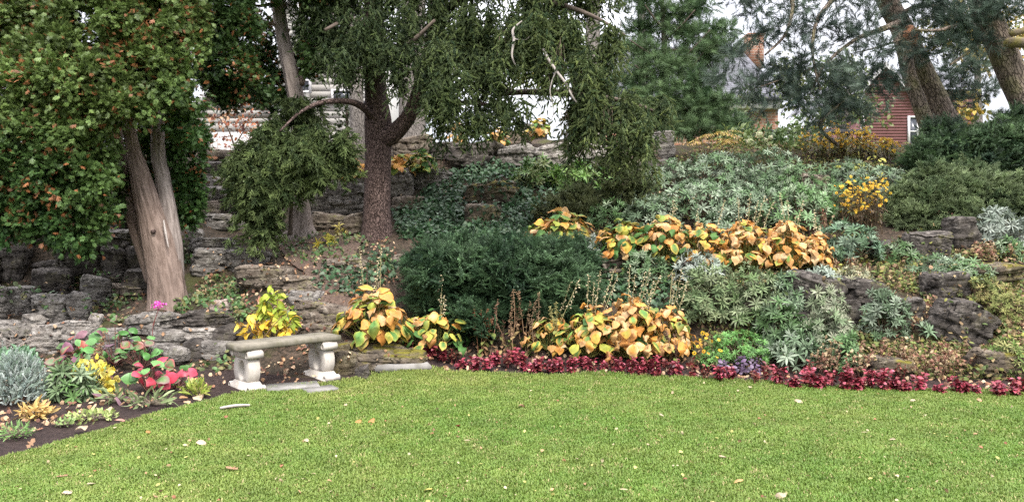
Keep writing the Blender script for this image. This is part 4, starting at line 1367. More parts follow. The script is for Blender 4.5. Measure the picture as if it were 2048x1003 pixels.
def cedar_crown(blobs, per_m2, K, size, pals, seed, brown=.05, spread=.07, bronze=None):
    P, Nn, B = blob_pts(blobs, per_m2, .28, .35, seed)
    n = len(P)
    cl = pals[0] + (np.array(pals[1]) - pals[0]) * np.clip(.5 + .9 * fbm(P * 1.1, 2, seed) + RS.normal(0, .22, n), 0, 1)[:, None]
    if bronze is not None:
        u_ = CX + P[:, 0] / P[:, 1] * F; v_ = HY - (P[:, 2] - CZ) / P[:, 1] * F
        g_ = np.clip(.5 + .9 * fbm(P * 1.3, 2, seed + 8) + (245 - v_) / 170 - np.clip((u_ - 300) / 70, -1, 1.6) * .55, 0, 1)[:, None]
        cl = cl * (1 - g_) * np.array([.62, .80, .80]) + g_ * bronze * (.6 + .9 * np.clip(.4 + fbm(P * 3.1, 2, seed + 5) + RS.normal(0, .2, n), 0, 1))[:, None]
    br = (RS.rand(n) < brown * (1 + 2.0 * (fbm(P * 1.6, 2, seed + 3) > .2)))
    cen = np.repeat(P, K, 0); nn = np.repeat(Nn, K, 0); c = np.repeat(cl, K, 0); bb = np.repeat(br, K)
    m = len(cen)
    pos = cen + RS.normal(0, spread, (m, 3)) * np.array([.9, .9, 1.15])
    d = nrm(nn * .8 + RS.normal(0, .55, (m, 3)) + np.array([0, 0, -.12]))
    up = nrm(RS.normal(0, .6, (m, 3)) + nn * .6 + np.array([0, 0, .6]))
    c = c * RS.uniform(.75, 1.25, m)[:, None]
    tip = c * np.array([1.9, 1.7, 1.35]) + [.012, .014, 0]
    bm = (bb & (RS.rand(m) < .35)) | ((RS.rand(m) < .5 * brown) & (brown > .01))
    c[bm] = np.array([.17, .065, .025]) * RS.uniform(.6, 1.3, bm.sum())[:, None]
    tip[bm] = np.array([.34, .14, .055]) * RS.uniform(.6, 1.3, bm.sum())[:, None]
    R = frame(d, up)
    s = RS.uniform(.7, 1.25, m) * size
    sc = Sc()
    w = RS.randint(0, 4, m)
    sc.add(FROND[0], pos[bm] + d[bm] * .05, R[bm], s[bm] * 1.3, c[bm], tip[bm])
    for k in range(4):
        q = (w == k) & ~bm
        sc.add(CEDP[k], pos[q], R[q], s[q] * 1.38, c[q], tip[q])
    return sc

def poly(pts):
    """trunk points given as (column, row, distance, half width in pixels)"""
    P = np.array([W(a, b_, y) for a, b_, y, r in pts])
    R = np.array([r * y / F for a, b_, y, r in pts])
    return P, R

# the big white cedar with three stems
g0 = G(340, 617); Yc = g0[1] + .22
cedar = thing('white_cedar', g0, 'big white cedar with a split reddish trunk and browning scale foliage beside the bench', 'tree')
tb = TB()
tb.tube(*poly([(342, 640, Yc, 44), (336, 590, Yc, 37), (325, 520, Yc, 35), (306, 440, Yc - .02, 28), (284, 360, Yc - .03, 20), (264, 285, Yc, 13), (248, 170, Yc + .05, 12), (236, 0, Yc + .1, 11), (228, -260, Yc + .1, 7)]), n=48, seed=1, rough=.10, flare=.25, furrow=.10)
tb.build('trunk', M['cedar'], cedar, g0)
tb = TB(); tb.tube(*poly([(350, 560, Yc + .06, 19), (346, 490, Yc + .08, 19), (336, 420, Yc + .1, 17), (324, 350, Yc + .12, 15), (316, 290, Yc + .15, 14), (318, 60, Yc + .2, 10)]), n=36, seed=2, rough=.10, furrow=.10)
tb.build('stem', M['cedar_grey'], cedar, g0)
tb = TB(); tb.tube(*poly([(310, 560, Yc + .14, 18), (286, 490, Yc + .17, 16), (265, 430, Yc + .2, 14), (245, 360, Yc + .25, 14), (230, 250, Yc + .3, 11), (200, 0, Yc + .3, 8)]), n=14, seed=3, rough=.10)
tb.build('stem', M['cedar'], cedar, g0)
# broken pale slivers at the fork and the knot
tb = TB(); tb.tube(*poly([(327, 440, Yc - .17, 1.5), (331, 465, Yc - .205, 2.6), (337, 495, Yc - .235, 1)]), n=7, seed=4); tb.build('bark_split', M['dead_wood'], cedar, g0)
tb = TB(); tb.tube(np.array([W(307, 463, Yc - .17), W(306.5, 463, Yc - .245)]), np.array([.035, .022]), n=10, seed=5, rough=.25); tb.build('knot', M['spruce'], cedar, g0)
CB = [(205, 70, 150, 110, 9.6), (115, 170, 120, 105, 9.25), (290, 140, 95, 85, 9.5), (50, 290, 90, 110, 9.2), (130, 350, 90, 80, 9.2), (168, 300, 58, 72, 9.35),
      (355, 300, 52, 86, 10.7), (378, 395, 26, 68, 10.75), (340, 270, 40, 60, 10.9), (272, 275, 36, 46, 11.0), (370, 230, 30, 60, 10.0), (20, 410, 50, 55, 9.3), (150, 440, 72, 58, 9.3), (90, 430, 55, 50, 9.25), (205, -90, 170, 100, 9.9),
      (50, 20, 110, 110, 9.8), (360, 50, 45, 80, 10.0), (300, 20, 80, 80, 9.7), (335, 130, 50, 70, 9.8), (370, -60, 60, 60, 10.2), (-70, 150, 100, 200, 9.8), (-60, 370, 70, 80, 9.7), (215, 215, 80, 32, 9.25), (115, 260, 95, 66, 9.1),
      (200, -300, 150, 160, 10.0), (290, 345, 30, 60, 10.6), (215, 380, 30, 60, 10.3)]
sc = cedar_crown(CB, 29, 62, .062, (np.array([.034, .080, .028]), np.array([.088, .145, .048])), 3, .085, .062, np.array([.086, .136, .046]))
sc.build('crown', M['leaf'], cedar, g0)
# the second cedar
g1 = G(602, 478); Y2 = g1[1] + .15
ced2 = thing('white_cedar', g1, 'dark green white cedar whose tall trunk rises behind the hanging young spruce', 'tree')
tb = TB(); tb.tube(*poly([(604, 492, Y2, 32), (602, 460, Y2, 25), (603, 420, Y2, 19), (601, 330, Y2, 17), (596, 230, Y2, 17), (584, 160, Y2, 16), (569, 90, Y2, 14), (556, 0, Y2, 13), (548, -150, Y2, 10), (545, -400, Y2, 8)]), n=40, seed=6, rough=.12, flare=.5, furrow=.12)
tb.build('trunk', M['cedar_grey'], ced2, g1)
tb = TB()
for (pts) in ([(572, 10, Y2, 5), (545, 8, Y2 - .1, 4), (518, 12, Y2 - .2, 3), (490, 6, Y2 - .3, 2)], [(580, 62, Y2, 4), (545, 48, Y2 - .1, 3), (520, 40, Y2 - .3, 2)], [(602, 170, Y2, 7), (612, 110, Y2 + .1, 6), (606, 40, Y2 + .2, 5), (590, -60, Y2 + .2, 4)], [(560, -40, Y2, 5), (480, -30, Y2 - .4, 4), (440, 10, Y2 - .6, 2)]):
    tb.tube(*poly(pts), n=7, seed=8)
tb.build('limb', M['cedar'], ced2, g1)
tb = TB(); tb.tube(*poly([(540, 480, Y2 - .35, 4), (572, 470, Y2 - .15, 7), (596, 455, Y2 - .02, 9)]), n=8, seed=9, rough=.1); tb.build('root', M['cedar_grey'], ced2, g1)
CB2 = [(470, 60, 60, 50, 11.2), (450, 130, 50, 50, 11.1), (480, 172, 52, 32, 11.3), (520, 150, 40, 50, 12.3), (440, 20, 50, 40, 11.2), (525, 80, 30, 60, 12.4), (618, 75, 24, 30, 12.5), (425, 90, 30, 50, 11.3),
       (480, -60, 90, 60, 11.3), (600, -60, 80, 60, 11.6), (412, 150, 20, 34, 11.4), (520, -200, 120, 90, 11.5), (635, 110, 22, 40, 11.8), (560, 205, 36, 18, 12.3), (600, 125, 22, 36, 12.4), (450, 195, 34, 18, 11.3)]
sc = cedar_crown(CB2, 29, 50, .062, (np.array([.018, .046, .018]), np.array([.055, .10, .032])), 9, .07)
sc.build('crown', M['leaf'], ced2, g1)

# hanging conifer foliage
def strings(sc, tops, L, dark, lite, side, sway, size=.145, step=.04, temps=SPRUCE, bare=None, wood=None):
    """hanging branchlets: from each top a thin string falls, with shoots along it"""
    n = len(tops)
    k = np.maximum(2, (L / step).astype(int))
    idx = np.repeat(np.arange(n), k)
    st = np.concatenate([[0], np.cumsum(k)[:-1]])
    j = np.arange(k.sum()) - np.repeat(st, k)
    t = (j + .5) / np.repeat(k, k)
    dirs = nrm(sway + np.array([0, 0, -1.0]))[idx]
    curve = t[:, None]
    pos = tops[idx] + dirs * (t * L[idx])[:, None] + RS.normal(0, .02, (len(idx), 3)) + sway[idx] * ((1 - curve) * curve * .35 * L[idx][:, None])
    d = nrm(dirs * .75 + rdir(len(idx)) * side + np.array([0, 0, -.1]))
    c = dark + (lite - dark) * np.clip(RS.normal(.35, .25, len(idx)) + .25 * t, 0, 1)[:, None]
    c = c * (RS.uniform(.75, 1.25, n)[idx])[:, None]
    R = frame(d, rdir(len(idx)))
    s = RS.uniform(.75, 1.25, len(idx)) * size * (1 - .3 * t)
    w = RS.randint(0, len(temps), len(idx))
    for q in range(len(temps)):
        m = w == q
        sc.add(temps[q], pos[m], R[m], s[m], c[m], c[m] * [1.5, 1.45, 1.2])
def blob_fill(b_, per_m3):
    C, Rr = blobs3([b_])
    c, r = C[0], Rr[0]
    n = int(max(6, r.prod() * 4.19 * per_m3))
    nc = max(2, n // 9)
    p = (rdir(nc) * (RS.rand(nc) ** .4)[:, None])[RS.randint(0, nc, n)]
    return c + p * r + RS.normal(0, .045, (n, 3))
D1, D2 = np.array([.024, .042, .022]), np.array([.088, .125, .054])
g2 = G(755, 478); Ys_ = g2[1] + .22
spr = thing('norway_spruce', g2, 'old weeping spruce with a scaly brown trunk and long hanging branches over the ivy', 'tree')
tb = TB(); tb.tube(*poly([(754, 500, Ys_, 38), (754, 470, Ys_, 31), (754, 420, Ys_, 27), (756, 330, Ys_, 26), (757, 250, Ys_, 27), (752, 190, Ys_, 22), (749, 120, Ys_, 21), (747, 0, Ys_, 19), (745, -250, Ys_, 15), (745, -600, Ys_, 6)]), n=24, seed=11, rough=.07, flare=.25)
tb.build('trunk', M['spruce'], spr, g2)
LIMBS = [
    [(762, 275, Ys_ - .02, 24), (785, 268, Ys_ - .1, 19), (812, 240, Ys_ - .2, 16), (830, 205, Ys_ - .25, 15), (848, 150, Ys_ - .25, 14), (862, 90, Ys_ - .2, 13), (868, 0, Ys_ - .1, 12), (872, -200, Ys_, 7)],
    [(752, 245, Ys_ - .05, 9), (735, 222, Ys_ - .25, 8), (712, 207, Ys_ - .45, 7), (682, 202, Ys_ - .7, 6), (640, 206, Ys_ - 1.0, 5), (600, 225, Ys_ - 1.3, 3), (560, 262, Ys_ - 1.5, 2)],
    [(830, 205, Ys_ - .25, 8), (880, 212, Ys_ - .4, 6), (940, 205, Ys_ - .6, 5), (1000, 215, Ys_ - .8, 3)],
    [(868, 100, Ys_ - .2, 8), (920, 80, Ys_ - .4, 6), (970, 60, Ys_ - .6, 5), (1010, 66, Ys_ - .7, 5), (1040, 40, Ys_ - .8, 3)],
    [(1000, 188, Ys_ + .4, 5), (1050, 184, Ys_ + .2, 6), (1120, 186, Ys_ - .1, 7), (1190, 192, Ys_ - .4, 5), (1260, 205, Ys_ - .7, 4), (1320, 225, Ys_ - .9, 2)],
    [(880, 60, Ys_, 7), (960, 150, Ys_ + .3, 7), (1030, 186, Ys_ + .35, 6)],
    [(868, 30, Ys_ - .1, 8), (960, -10, Ys_ - .4, 7), (1080, 0, Ys_ - .8, 6), (1180, 30, Ys_ - 1.1, 4), (1250, 70, Ys_ - 1.3, 2)],
    [(748, 60, Ys_, 7), (700, 40, Ys_ - .4, 5), (650, 60, Ys_ - .8, 3)],
    [(752, 110, Ys_ - .1, 7), (780, 95, Ys_ - .5, 5), (820, 85, Ys_ - .8, 5), (870, 40, Ys_ - .9, 3)],
    [(750, 20, Ys_, 8), (690, -30, Ys_ - .5, 6), (630, -10, Ys_ - 1.0, 3)],
    [(870, -80, Ys_, 8), (1000, -90, Ys_ - .5, 6), (1200, -70, Ys_ - 1.0, 4), (1330, 0, Ys_ - 1.3, 2)],
]
for k, q in enumerate(LIMBS):
    tb = TB(); tb.tube(*poly(q), n=14 if k == 0 else 8, seed=20 + k, rough=.06)
    tb.build('limb', M['spruce'] if k < 3 else M['twig'], spr, g2)
SB = [  # column, row, half width, half height, distance, depth radius, string length, density
    (668, 70, 34, 36, 11.7, .4, .25, 42), (700, 60, 50, 40, 11.6, .4, .5, 36), (660, 20, 60, 40, 11.9, .4, .5, 34),
    (705, 105, 42, 36, 11.4, .3, .3, 55), (800, 110, 40, 42, 11.2, .3, .3, 60), (745, 70, 40, 36, 11.3, .3, .35, 50), (822, 140, 42, 40, 11.1, .3, .28, 60), (775, 45, 55, 45, 11.3, .35, .4, 40),
    (862, 165, 40, 36, 11.0, .3, .4, 55), (905, 120, 55, 56, 11.2, .4, .4, 60), (900, 200, 55, 26, 11.1, .35, .32, 60), (955, 215, 52, 24, 11.1, .35, .28, 60), (1005, 200, 50, 26, 11.0, .35, .28, 60),
    (925, 40, 60, 40, 11.5, .4, .5, 55), (985, 60, 50, 45, 11.4, .4, .4, 40), (850, 20, 50, 40, 11.7, .4, .5, 35), (1060, 60, 55, 50, 11.0, .4, .5, 55), (1090, 130, 40, 35, 10.9, .35, .4, 36),
    (1130, 40, 60, 45, 10.9, .4, .5, 55), (1170, 110, 45, 40, 10.7, .35, .5, 45), (1215, 60, 40, 40, 10.7, .35, .5, 45), (1135, 200, 50, 30, 10.8, .35, .55, 60), (1190, 210, 50, 30, 10.6, .35, .38, 65), (1245, 225, 50, 32, 10.5, .35, .36, 65),
    (1290, 250, 40, 35, 10.4, .3, .45, 70), (1200, 150, 40, 30, 10.6, .3, .45, 45), (1240, 170, 40, 25, 10.5, .3, .4, 50), (1060, 20, 90, 40, 11.3, .4, .4, 40), (985, 130, 45, 40, 11.5, .4, .5, 45), (1030, 215, 36, 20, 10.9, .3, .25, 50),
    (866, 262, 16, 24, 11.2, .15, .35, 60), (940, 245, 40, 14, 11.1, .25, .2, 60), (1215, 285, 22, 16, 10.5, .2, .3, 50), (1150, 265, 30, 20, 10.7, .2, .35, 60), (1300, 190, 30, 25, 10.4, .3, .35, 45),
    (700, -60, 120, 50, 11.8, .6, .5, 30), (900, -70, 120, 50, 11.6, .6, .5, 30), (1120, -70, 130, 50, 11.3, .6, .5, 30), (745, -220, 160, 90, 12.3, 1.0, .5, 18), (760, -420, 100, 90, 12.5, .8, .4, 18)]
sc = Sc()
for b_ in SB:
    tp = blob_fill(b_[:6], b_[7] * 9.0)
    n = len(tp)
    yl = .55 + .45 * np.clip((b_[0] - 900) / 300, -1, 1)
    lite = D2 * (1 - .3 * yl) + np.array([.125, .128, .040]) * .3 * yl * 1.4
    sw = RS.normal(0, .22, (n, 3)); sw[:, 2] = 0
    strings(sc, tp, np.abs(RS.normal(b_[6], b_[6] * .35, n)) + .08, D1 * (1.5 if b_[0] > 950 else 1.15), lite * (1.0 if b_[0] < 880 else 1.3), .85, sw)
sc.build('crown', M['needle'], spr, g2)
# bare strings and the two pale dead branches
sc = Sc()
for b_ in ((1100, 230, 45, 40, 10.8, .2), (1040, 90, 60, 40, 11.0, .2), (1110, 120, 45, 50, 10.8, .2), (1230, 230, 60, 40, 10.5, .2), (900, 150, 60, 60, 11.1, .2), (690, 250, 40, 20, 11.4, .2), (1200, 60, 50, 40, 10.8, .2)):
    for p in blob_fill(b_, 130)[:34]:
        stalk(sc, p, p + np.array([U(-.06, .06), U(-.05, .05), -U(.2, .55)]), .005, np.array([.16, .125, .095]) * U(.6, 1.3), U(-.05, .05), 3, 4)
sc.build('dead_foliage', M['dull'], spr, g2)
for q in ([(1086, 98, 10.7, 2.5), (1096, 118, 10.65, 3), (1115, 145, 10.6, 3), (1132, 168, 10.55, 2.6), (1143, 190, 10.5, 2.2), (1154, 206, 10.5, 1)], [(1044, 42, 10.8, 1.2), (1026, 60, 10.8, 2.6), (1028, 80, 10.75, 3), (1024, 112, 10.7, 2), (1034, 135, 10.7, 1)], [(1026, 78, 10.75, 1.6), (1050, 80, 10.7, 1), (1060, 72, 10.7, .7)], [(1112, 142, 10.6, 1.5), (1100, 180, 10.6, 1.2), (1108, 220, 10.6, .9), (1098, 250, 10.6, .6)]):
    tb = TB(); tb.tube(*poly(q), n=6, seed=31); tb.build('dead_branch', M['dead_wood'], spr, g2)

# young spruce hanging in front of the second cedar
g3 = GY(560, 11.3)
ysp = thing('young_spruce', g3, 'young spruce with drooping light green tips in front of the weathered cedar foot', 'tree')
tb = TB(); tb.tube(*poly([(580, 470, 11.4, 5), (584, 380, 11.35, 4), (588, 280, 11.3, 4), (592, 200, 11.3, 2)]), n=9, seed=41, rough=.05); tb.build('trunk', M['twig'], ysp, g3)
sc = Sc()
YB = [(600, 215, 55, 30, 11.1, .3, .3, 80), (560, 262, 55, 30, 10.9, .35, .3, 80), (640, 270, 55, 30, 10.9, .35, .35, 85), (672, 300, 32, 24, 10.9, .3, .3, 80), (520, 300, 50, 28, 10.8, .35, .35, 85), (585, 310, 60, 35, 10.7, .35, .4, 85),
      (490, 340, 38, 25, 10.8, .3, .4, 85), (550, 350, 55, 30, 10.7, .35, .45, 80), (625, 330, 50, 24, 10.7, .3, .22, 80), (510, 395, 38, 25, 10.7, .3, .35, 80), (570, 370, 42, 24, 10.7, .3, .25, 70), (535, 415, 40, 25, 10.7, .25, .25, 60), (510, 440, 34, 22, 10.6, .2, .22, 80), (545, 440, 30, 18, 10.6, .2, .2, 70), (500, 465, 20, 12, 10.6, .15, .12, 80), (465, 320, 22, 14, 10.8, .2, .2, 70)]
for b_ in YB:
    tp = blob_fill(b_[:6], b_[7] * 13)
    n = len(tp)
    sw = np.stack([RS.normal(.25 * np.sign(b_[0] - 575), .4, n), RS.normal(-.3, .3, n), np.zeros(n)], 1)
    f = .65 if b_[1] < 250 else 1.0
    strings(sc, tp, np.abs(RS.normal(b_[6] * .7, .08, n)) + .06, np.array([.035, .058, .024]) * f, np.array([.14, .185, .075]) * f, .8, sw, .19, .085, SPRP)
sc.build('crown', M['needle'], ysp, g3)

# pines with long soft needles
def pine_crown(blobs, per_m2, dark, lite, size, seed, flatz=1.0, shell=.35):
    P, Nn, B = blob_pts(blobs, per_m2, shell, .4, seed, .9)
    n = len(P)
    d = nrm(Nn * .5 + RS.normal(0, .55, (n, 3)) + [0, 0, .25])
    c = dark + (lite - dark) * np.clip(.45 + .6 * fbm(P * 1.5, 2, seed) + RS.normal(0, .2, n), 0, 1)[:, None]
    R = frame(d, rdir(n))
    s = RS.uniform(.75, 1.25, n) * size
    sc = Sc()
    w = RS.randint(0, 3, n)
    for k in range(3):
        q = w == k
        sc.add(PINE[k], P[q], R[q], s[q], c[q], c[q] * 1.35)
    return sc
def limbs(root, loc, mat, segs, seed, n=7):
    tb = TB()
    for k, q in enumerate(segs):
        tb.tube(*poly(q), n=n, seed=seed + k, rough=.04)
    return tb.build('limb', mat, root, loc)
Yw = 17.0
gw = GY(1330, Yw)
wp = thing('white_pine', gw, 'soft young white pine in front of the slate roof', 'tree')
tb = TB(); tb.tube(*poly([(1331, 285, Yw, 10), (1331, 220, Yw, 8), (1330, 120, Yw, 6), (1326, 40, Yw, 4.5), (1322, -60, Yw, 3)]), n=10, seed=50, rough=.05); tb.build('trunk', M['twig'], wp, gw)
limbs(wp, gw, M['twig'], [[(1330, y0, Yw, 3), ((1330 + x1) / 2, (y0 + y1) / 2 + 4, Yw - .2, 2), (x1, y1, Yw - .4, 1)] for y0, x1, y1 in ((240, 1420, 190), (230, 1260, 200), (200, 1410, 100), (180, 1270, 130), (150, 1420, 60), (120, 1260, 80), (80, 1390, 20), (60, 1290, 10), (240, 1380, 235), (100, 1440, 90))], 51, 6)
WB = [(1330, 250, 80, 22, Yw), (1395, 215, 60, 24, Yw - .4), (1280, 225, 50, 22, Yw - .2), (1335, 190, 75, 26, Yw - .3), (1400, 165, 50, 24, Yw - .3), (1270, 165, 55, 25, Yw), (1330, 135, 75, 24, Yw - .2), (1400, 110, 60, 18, Yw - .1), (1280, 105, 60, 18, Yw),
      (1430, 60, 45, 14, Yw), (1370, 70, 60, 16, Yw), (1290, 60, 50, 16, Yw + .2), (1340, 30, 60, 14, Yw), (1390, 15, 50, 12, Yw), (1290, 5, 55, 14, Yw), (1440, 95, 40, 14, Yw - .2), (1440, 205, 30, 16, Yw - .4), (1330, -40, 90, 25, Yw), (1200, 195, 40, 40, Yw + 1), (1455, 255, 50, 18, Yw - .5), (1385, 258, 50, 18, Yw - .5)]
pine_crown(WB, 130, np.array([.040, .080, .034]), np.array([.115, .175, .075]), .21, 60, shell=.45).build('crown', M['needle'], wp, gw)
# the leaning pines
Yp = 13.6
g4 = GY(1866, Yp)
pa = thing('leaning_pine', g4, 'pair of leaning scaly pine stems with a torn orange wound high up', 'tree')
tb = TB(); tb.tube(*poly([(1910, 300, Yp + .5, 28), (1900, 262, Yp + .5, 24), (1872, 200, Yp + .5, 23), (1848, 150, Yp + .48, 21), (1822, 95, Yp + .46, 21), (1800, 50, Yp + .45, 21), (1774, 0, Yp + .4, 20), (1725, -110, Yp + .4, 17), (1650, -300, Yp + .3, 10)]), n=22, seed=61, rough=.06, flare=.2); tb.build('trunk', M['pine'], pa, g4)
tb = TB(); tb.tube(*poly([(1870, 312, Yp, 19), (1862, 275, Yp, 16), (1838, 205, Yp, 14.5), (1818, 150, Yp + .05, 13.5), (1808, 105, Yp + .15, 14), (1796, 62, Yp + .3, 13)]), n=18, seed=62, rough=.06, flare=.15); tb.build('stem', M['pine'], pa, g4)
tb = TB(); tb.tube(*poly([(1826, 88, Yp + .12, 12), (1822, 70, Yp + .12, 15), (1818, 52, Yp + .14, 5)]), n=9, seed=63, rough=.5); tb.build('torn_stub', M['wound'], pa, g4)
limbs(pa, g4, M['pine'], [[(1800, 45, Yp + .3, 8), (1760, 60, Yp - .2, 6), (1710, 80, Yp - .6, 4), (1650, 130, Yp - .9, 3), (1620, 190, Yp - 1.0, 2)], [(1770, -10, Yp + .3, 8), (1700, -20, Yp - .3, 6), (1640, 30, Yp - .7, 4), (1625, 100, Yp - .9, 3), (1640, 180, Yp - 1.0, 2)],
      [(1750, -60, Yp + .3, 7), (1600, -40, Yp - .5, 5), (1585, 20, Yp - .8, 4), (1570, 70, Yp - .9, 3), (1530, 110, Yp - 1.0, 2)], [(1800, 30, Yp + .3, 6), (1850, 10, Yp - .2, 5), (1920, 30, Yp - .4, 4), (1960, 70, Yp - .5, 2)],
      [(1815, 75, Yp + .2, 3), (1770, 90, Yp - .2, 2.2), (1735, 100, Yp - .4, 1.4), (1700, 108, Yp - .5, .8)], [(1690, 200, Yp - 1, 2), (1640, 250, Yp - .9, 3.5), (1675, 290, Yp - .2, 4)], [(1640, 130, Yp - .9, 2), (1560, 160, Yp - 1, 1.5), (1500, 180, Yp - 1.1, 1)], [(1830, 75, Yp + .1, 1.5), (1870, 78, Yp, 1.2), (1900, 84, Yp, .8)]], 64)
PB = [(1560, 145, 60, 22, 12.6), (1500, 170, 50, 18, 12.5), (1610, 110, 50, 24, 12.6), (1660, 160, 60, 30, 12.7), (1710, 130, 50, 26, 12.8), (1600, 200, 50, 24, 12.6), (1690, 190, 50, 22, 12.7), (1745, 160, 40, 24, 12.9), (1560, 60, 45, 18, 12.8), (1520, 20, 50, 20, 13), (1640, 50, 50, 22, 12.9), (1700, 70, 50, 24, 13), (1740, 40, 40, 24, 13.2),
      (1760, 95, 45, 20, 12.9), (1600, 10, 50, 18, 13), (1690, 0, 50, 18, 13.2), (1840, 50, 45, 22, 13), (1880, 20, 50, 24, 13.2), (1850, 105, 40, 14, 12.9), (1915, 60, 40, 20, 13.1), (1475, -10, 40, 16, 13), (1560, -40, 100, 30, 13.2), (1700, -70, 120, 40, 13.4), (1870, -50, 100, 40, 13.4), (1520, 215, 30, 12, 12.6), (1510, 74, 40, 20, 12.8), (1470, 110, 34, 16, 12.8), (1440, 150, 30, 14, 12.9), (1780, 185, 26, 16, 12.9), (1720, 225, 40, 16, 12.9), (1640, 245, 30, 16, 12.7), (1780, 140, 30, 16, 12.8), (1660, 215, 40, 18, 12.7), (1580, 170, 40, 20, 12.7)]
pine_crown(PB, 78, np.array([.018, .032, .026]), np.array([.10, .135, .098]), .17, 70, shell=.45).build('crown', M['needle'], pa, g4)
g5 = GY(2060, 13.2)
pb = thing('leaning_pine', g5, 'thick single pine trunk leaning at the frame edge with a mossy yellow limb', 'tree')
tb = TB(); tb.tube(*poly([(2080, 300, 13.2, 32), (2056, 220, 13.2, 28), (2026, 150, 13.2, 27), (1998, 85, 13.2, 26), (1978, 40, 13.2, 25), (1962, 0, 13.2, 24), (1926, -120, 13.2, 20), (1880, -300, 13.2, 12)]), n=22, seed=81, rough=.06, flare=.2); tb.build('trunk', M['pine'], pb, g5)
k_ = NT('mossy_limb'); cc = k_.coord(); M['moss_limb'] = k_.done(k_.mix(k_.ramp(k_.noise(cc, 6, 4), [(.4, 0), (.6, 1)]), (.20, .17, .05), (.16, .13, .09)), .9, k_.bump(k_.noise(cc, 30, 5), .6, .02))
limbs(pb, g5, M['moss_limb'], [[(2004, 90, 13.1, 12), (2035, 85, 12.9, 11), (2080, 90, 12.7, 9)], [(2004, 60, 13.1, 8), (2030, 66, 13, 7), (2070, 50, 12.9, 5)]], 82)
limbs(pb, g5, M['pine'], [[(1975, 0, 13.1, 6), (1930, 40, 12.7, 4), (1880, 60, 12.4, 3), (1830, 60, 12.2, 2)], [(1985, 50, 13.1, 5), (1940, 100, 12.7, 3), (1900, 130, 12.5, 2)]], 85)
PB2 = [(1940, 130, 60, 22, 14.6), (1900, 160, 50, 22, 14.6), (1960, 180, 40, 22, 14.8), (1900, 200, 50, 16, 14.7), (1920, 40, 50, 24, 12.6), (1985, 20, 50, 22, 12.5), (2030, 10, 50, 20, 12.5), (1950, 85, 40, 14, 12.7), (1900, 90, 40, 16, 12.6), (2000, -40, 110, 36, 12.8), (1860, 0, 50, 20, 12.7)]
pine_crown(PB2, 85, np.array([.020, .035, .026]), np.array([.080, .115, .078]), .17, 90, shell=.45).build('crown', M['needle'], pb, g5)

# far deciduous trees and trunks behind
def leafy_tree(root_px, Y, label, trunk, blobs, cols, seed, mat='grey_bark', size=.13, per=30, name='deciduous_tree'):
    g = GY(root_px, Y); g[2] = max(g[2], 2.6)
    r = thing(name, g, label, 'tree', None)
    if trunk:
        for k, q in enumerate(trunk):
            tb = TB(); tb.tube(*poly(q), n=12, seed=seed + k, rough=.07, flare=.2 if k == 0 else None); tb.build('trunk' if k == 0 else 'limb', M[mat], r, g)
    if blobs:
        P, Nn, B = blob_pts(blobs, per, .4, .4, seed, .6)
        n = len(P)
        K = 5
        P = np.repeat(P, K, 0) + RS.normal(0, .12, (n * K, 3)); Nn = np.repeat(Nn, K, 0)
        c = np.repeat(pick(cols, n), K, 0) * RS.uniform(.7, 1.3, n * K)[:, None]
        R = frame(nrm(Nn * .4 + RS.normal(0, .6, (n * K, 3)) + [0, 0, -.3]), nrm(RS.normal(0, .6, (n * K, 3)) + [0, 0, 1]))
        sc = Sc(); sc.add(OVATE[1], P, R, RS.uniform(.6, 1.3, n * K) * size, c)
        sc.build('crown', M['leaf'], r, g)
    return r
YG = [(.10, .15, .035), (.16, .19, .045), (.06, .10, .03), (.24, .22, .05)]
leafy_tree(712, 17, 'grey deciduous trunk just behind the spruce trunk', [[(716, 320, 17, 16), (713, 200, 17, 14), (706, 100, 17, 13), (690, -40, 17, 11), (680, -250, 17, 8)], [(708, 130, 17, 5), (660, 20, 17, 4), (640, -80, 17, 3)]], [(690, -120, 120, 60, 17), (660, -20, 30, 30, 18)], YG, 101)
leafy_tree(828, 16.5, 'broad pale trunk rising behind the spruce right limb'.replace('right ', 'forked '), [[(826, 320, 16.5, 30), (824, 200, 16.5, 26), (826, 80, 16.5, 25), (830, -60, 16.5, 22), (835, -280, 16.5, 14)]], [(900, 100, 60, 45, 18.5), (840, -160, 140, 70, 17)], YG, 104)
leafy_tree(1186, 16, 'spotted tan trunk behind the long hanging spruce tips', [[(1184, 300, 16, 17), (1185, 160, 16, 15), (1186, 40, 16, 14), (1190, -120, 16, 11)]], [(1010, 110, 60, 35, 20), (1120, 90, 60, 40, 19), (1060, 150, 60, 30, 19)], YG, 107)
leafy_tree(1285, 20, 'slim greenish trunk standing behind the white pine', [[(1284, 300, 20, 10), (1284, 100, 20, 9), (1282, 0, 20, 8), (1280, -100, 20, 6)]], [(1280, -90, 90, 40, 20)], YG, 110)
leafy_tree(1690, 21, 'light green broadleaf tree between the brick house and the red house', [[(1680, 320, 21, 7), (1690, 240, 21, 5), (1700, 160, 21, 3)], [(1682, 260, 21, 4), (1650, 200, 21, 2)]], [(1680, 150, 60, 55, 22), (1600, 180, 40, 40, 22.5), (1640, 240, 50, 30, 21), (1730, 220, 40, 40, 20.5), (1570, 150, 30, 40, 24)], [(.06, .10, .03), (.10, .14, .04), (.15, .17, .05)], 113)
leafy_tree(1960, 22, 'broadleaf tree turning yellow between the pine trunks', [[(1960, 320, 22, 8), (1955, 150, 22, 6), (1950, 20, 22, 4)]], [(1900, 60, 70, 50, 23), (1960, 110, 60, 40, 22), (1950, 20, 60, 50, 23), (2030, 80, 60, 60, 22), (1930, 215, 40, 30, 19)], [(.25, .21, .05), (.35, .24, .04), (.14, .16, .05), (.10, .12, .04)], 116)
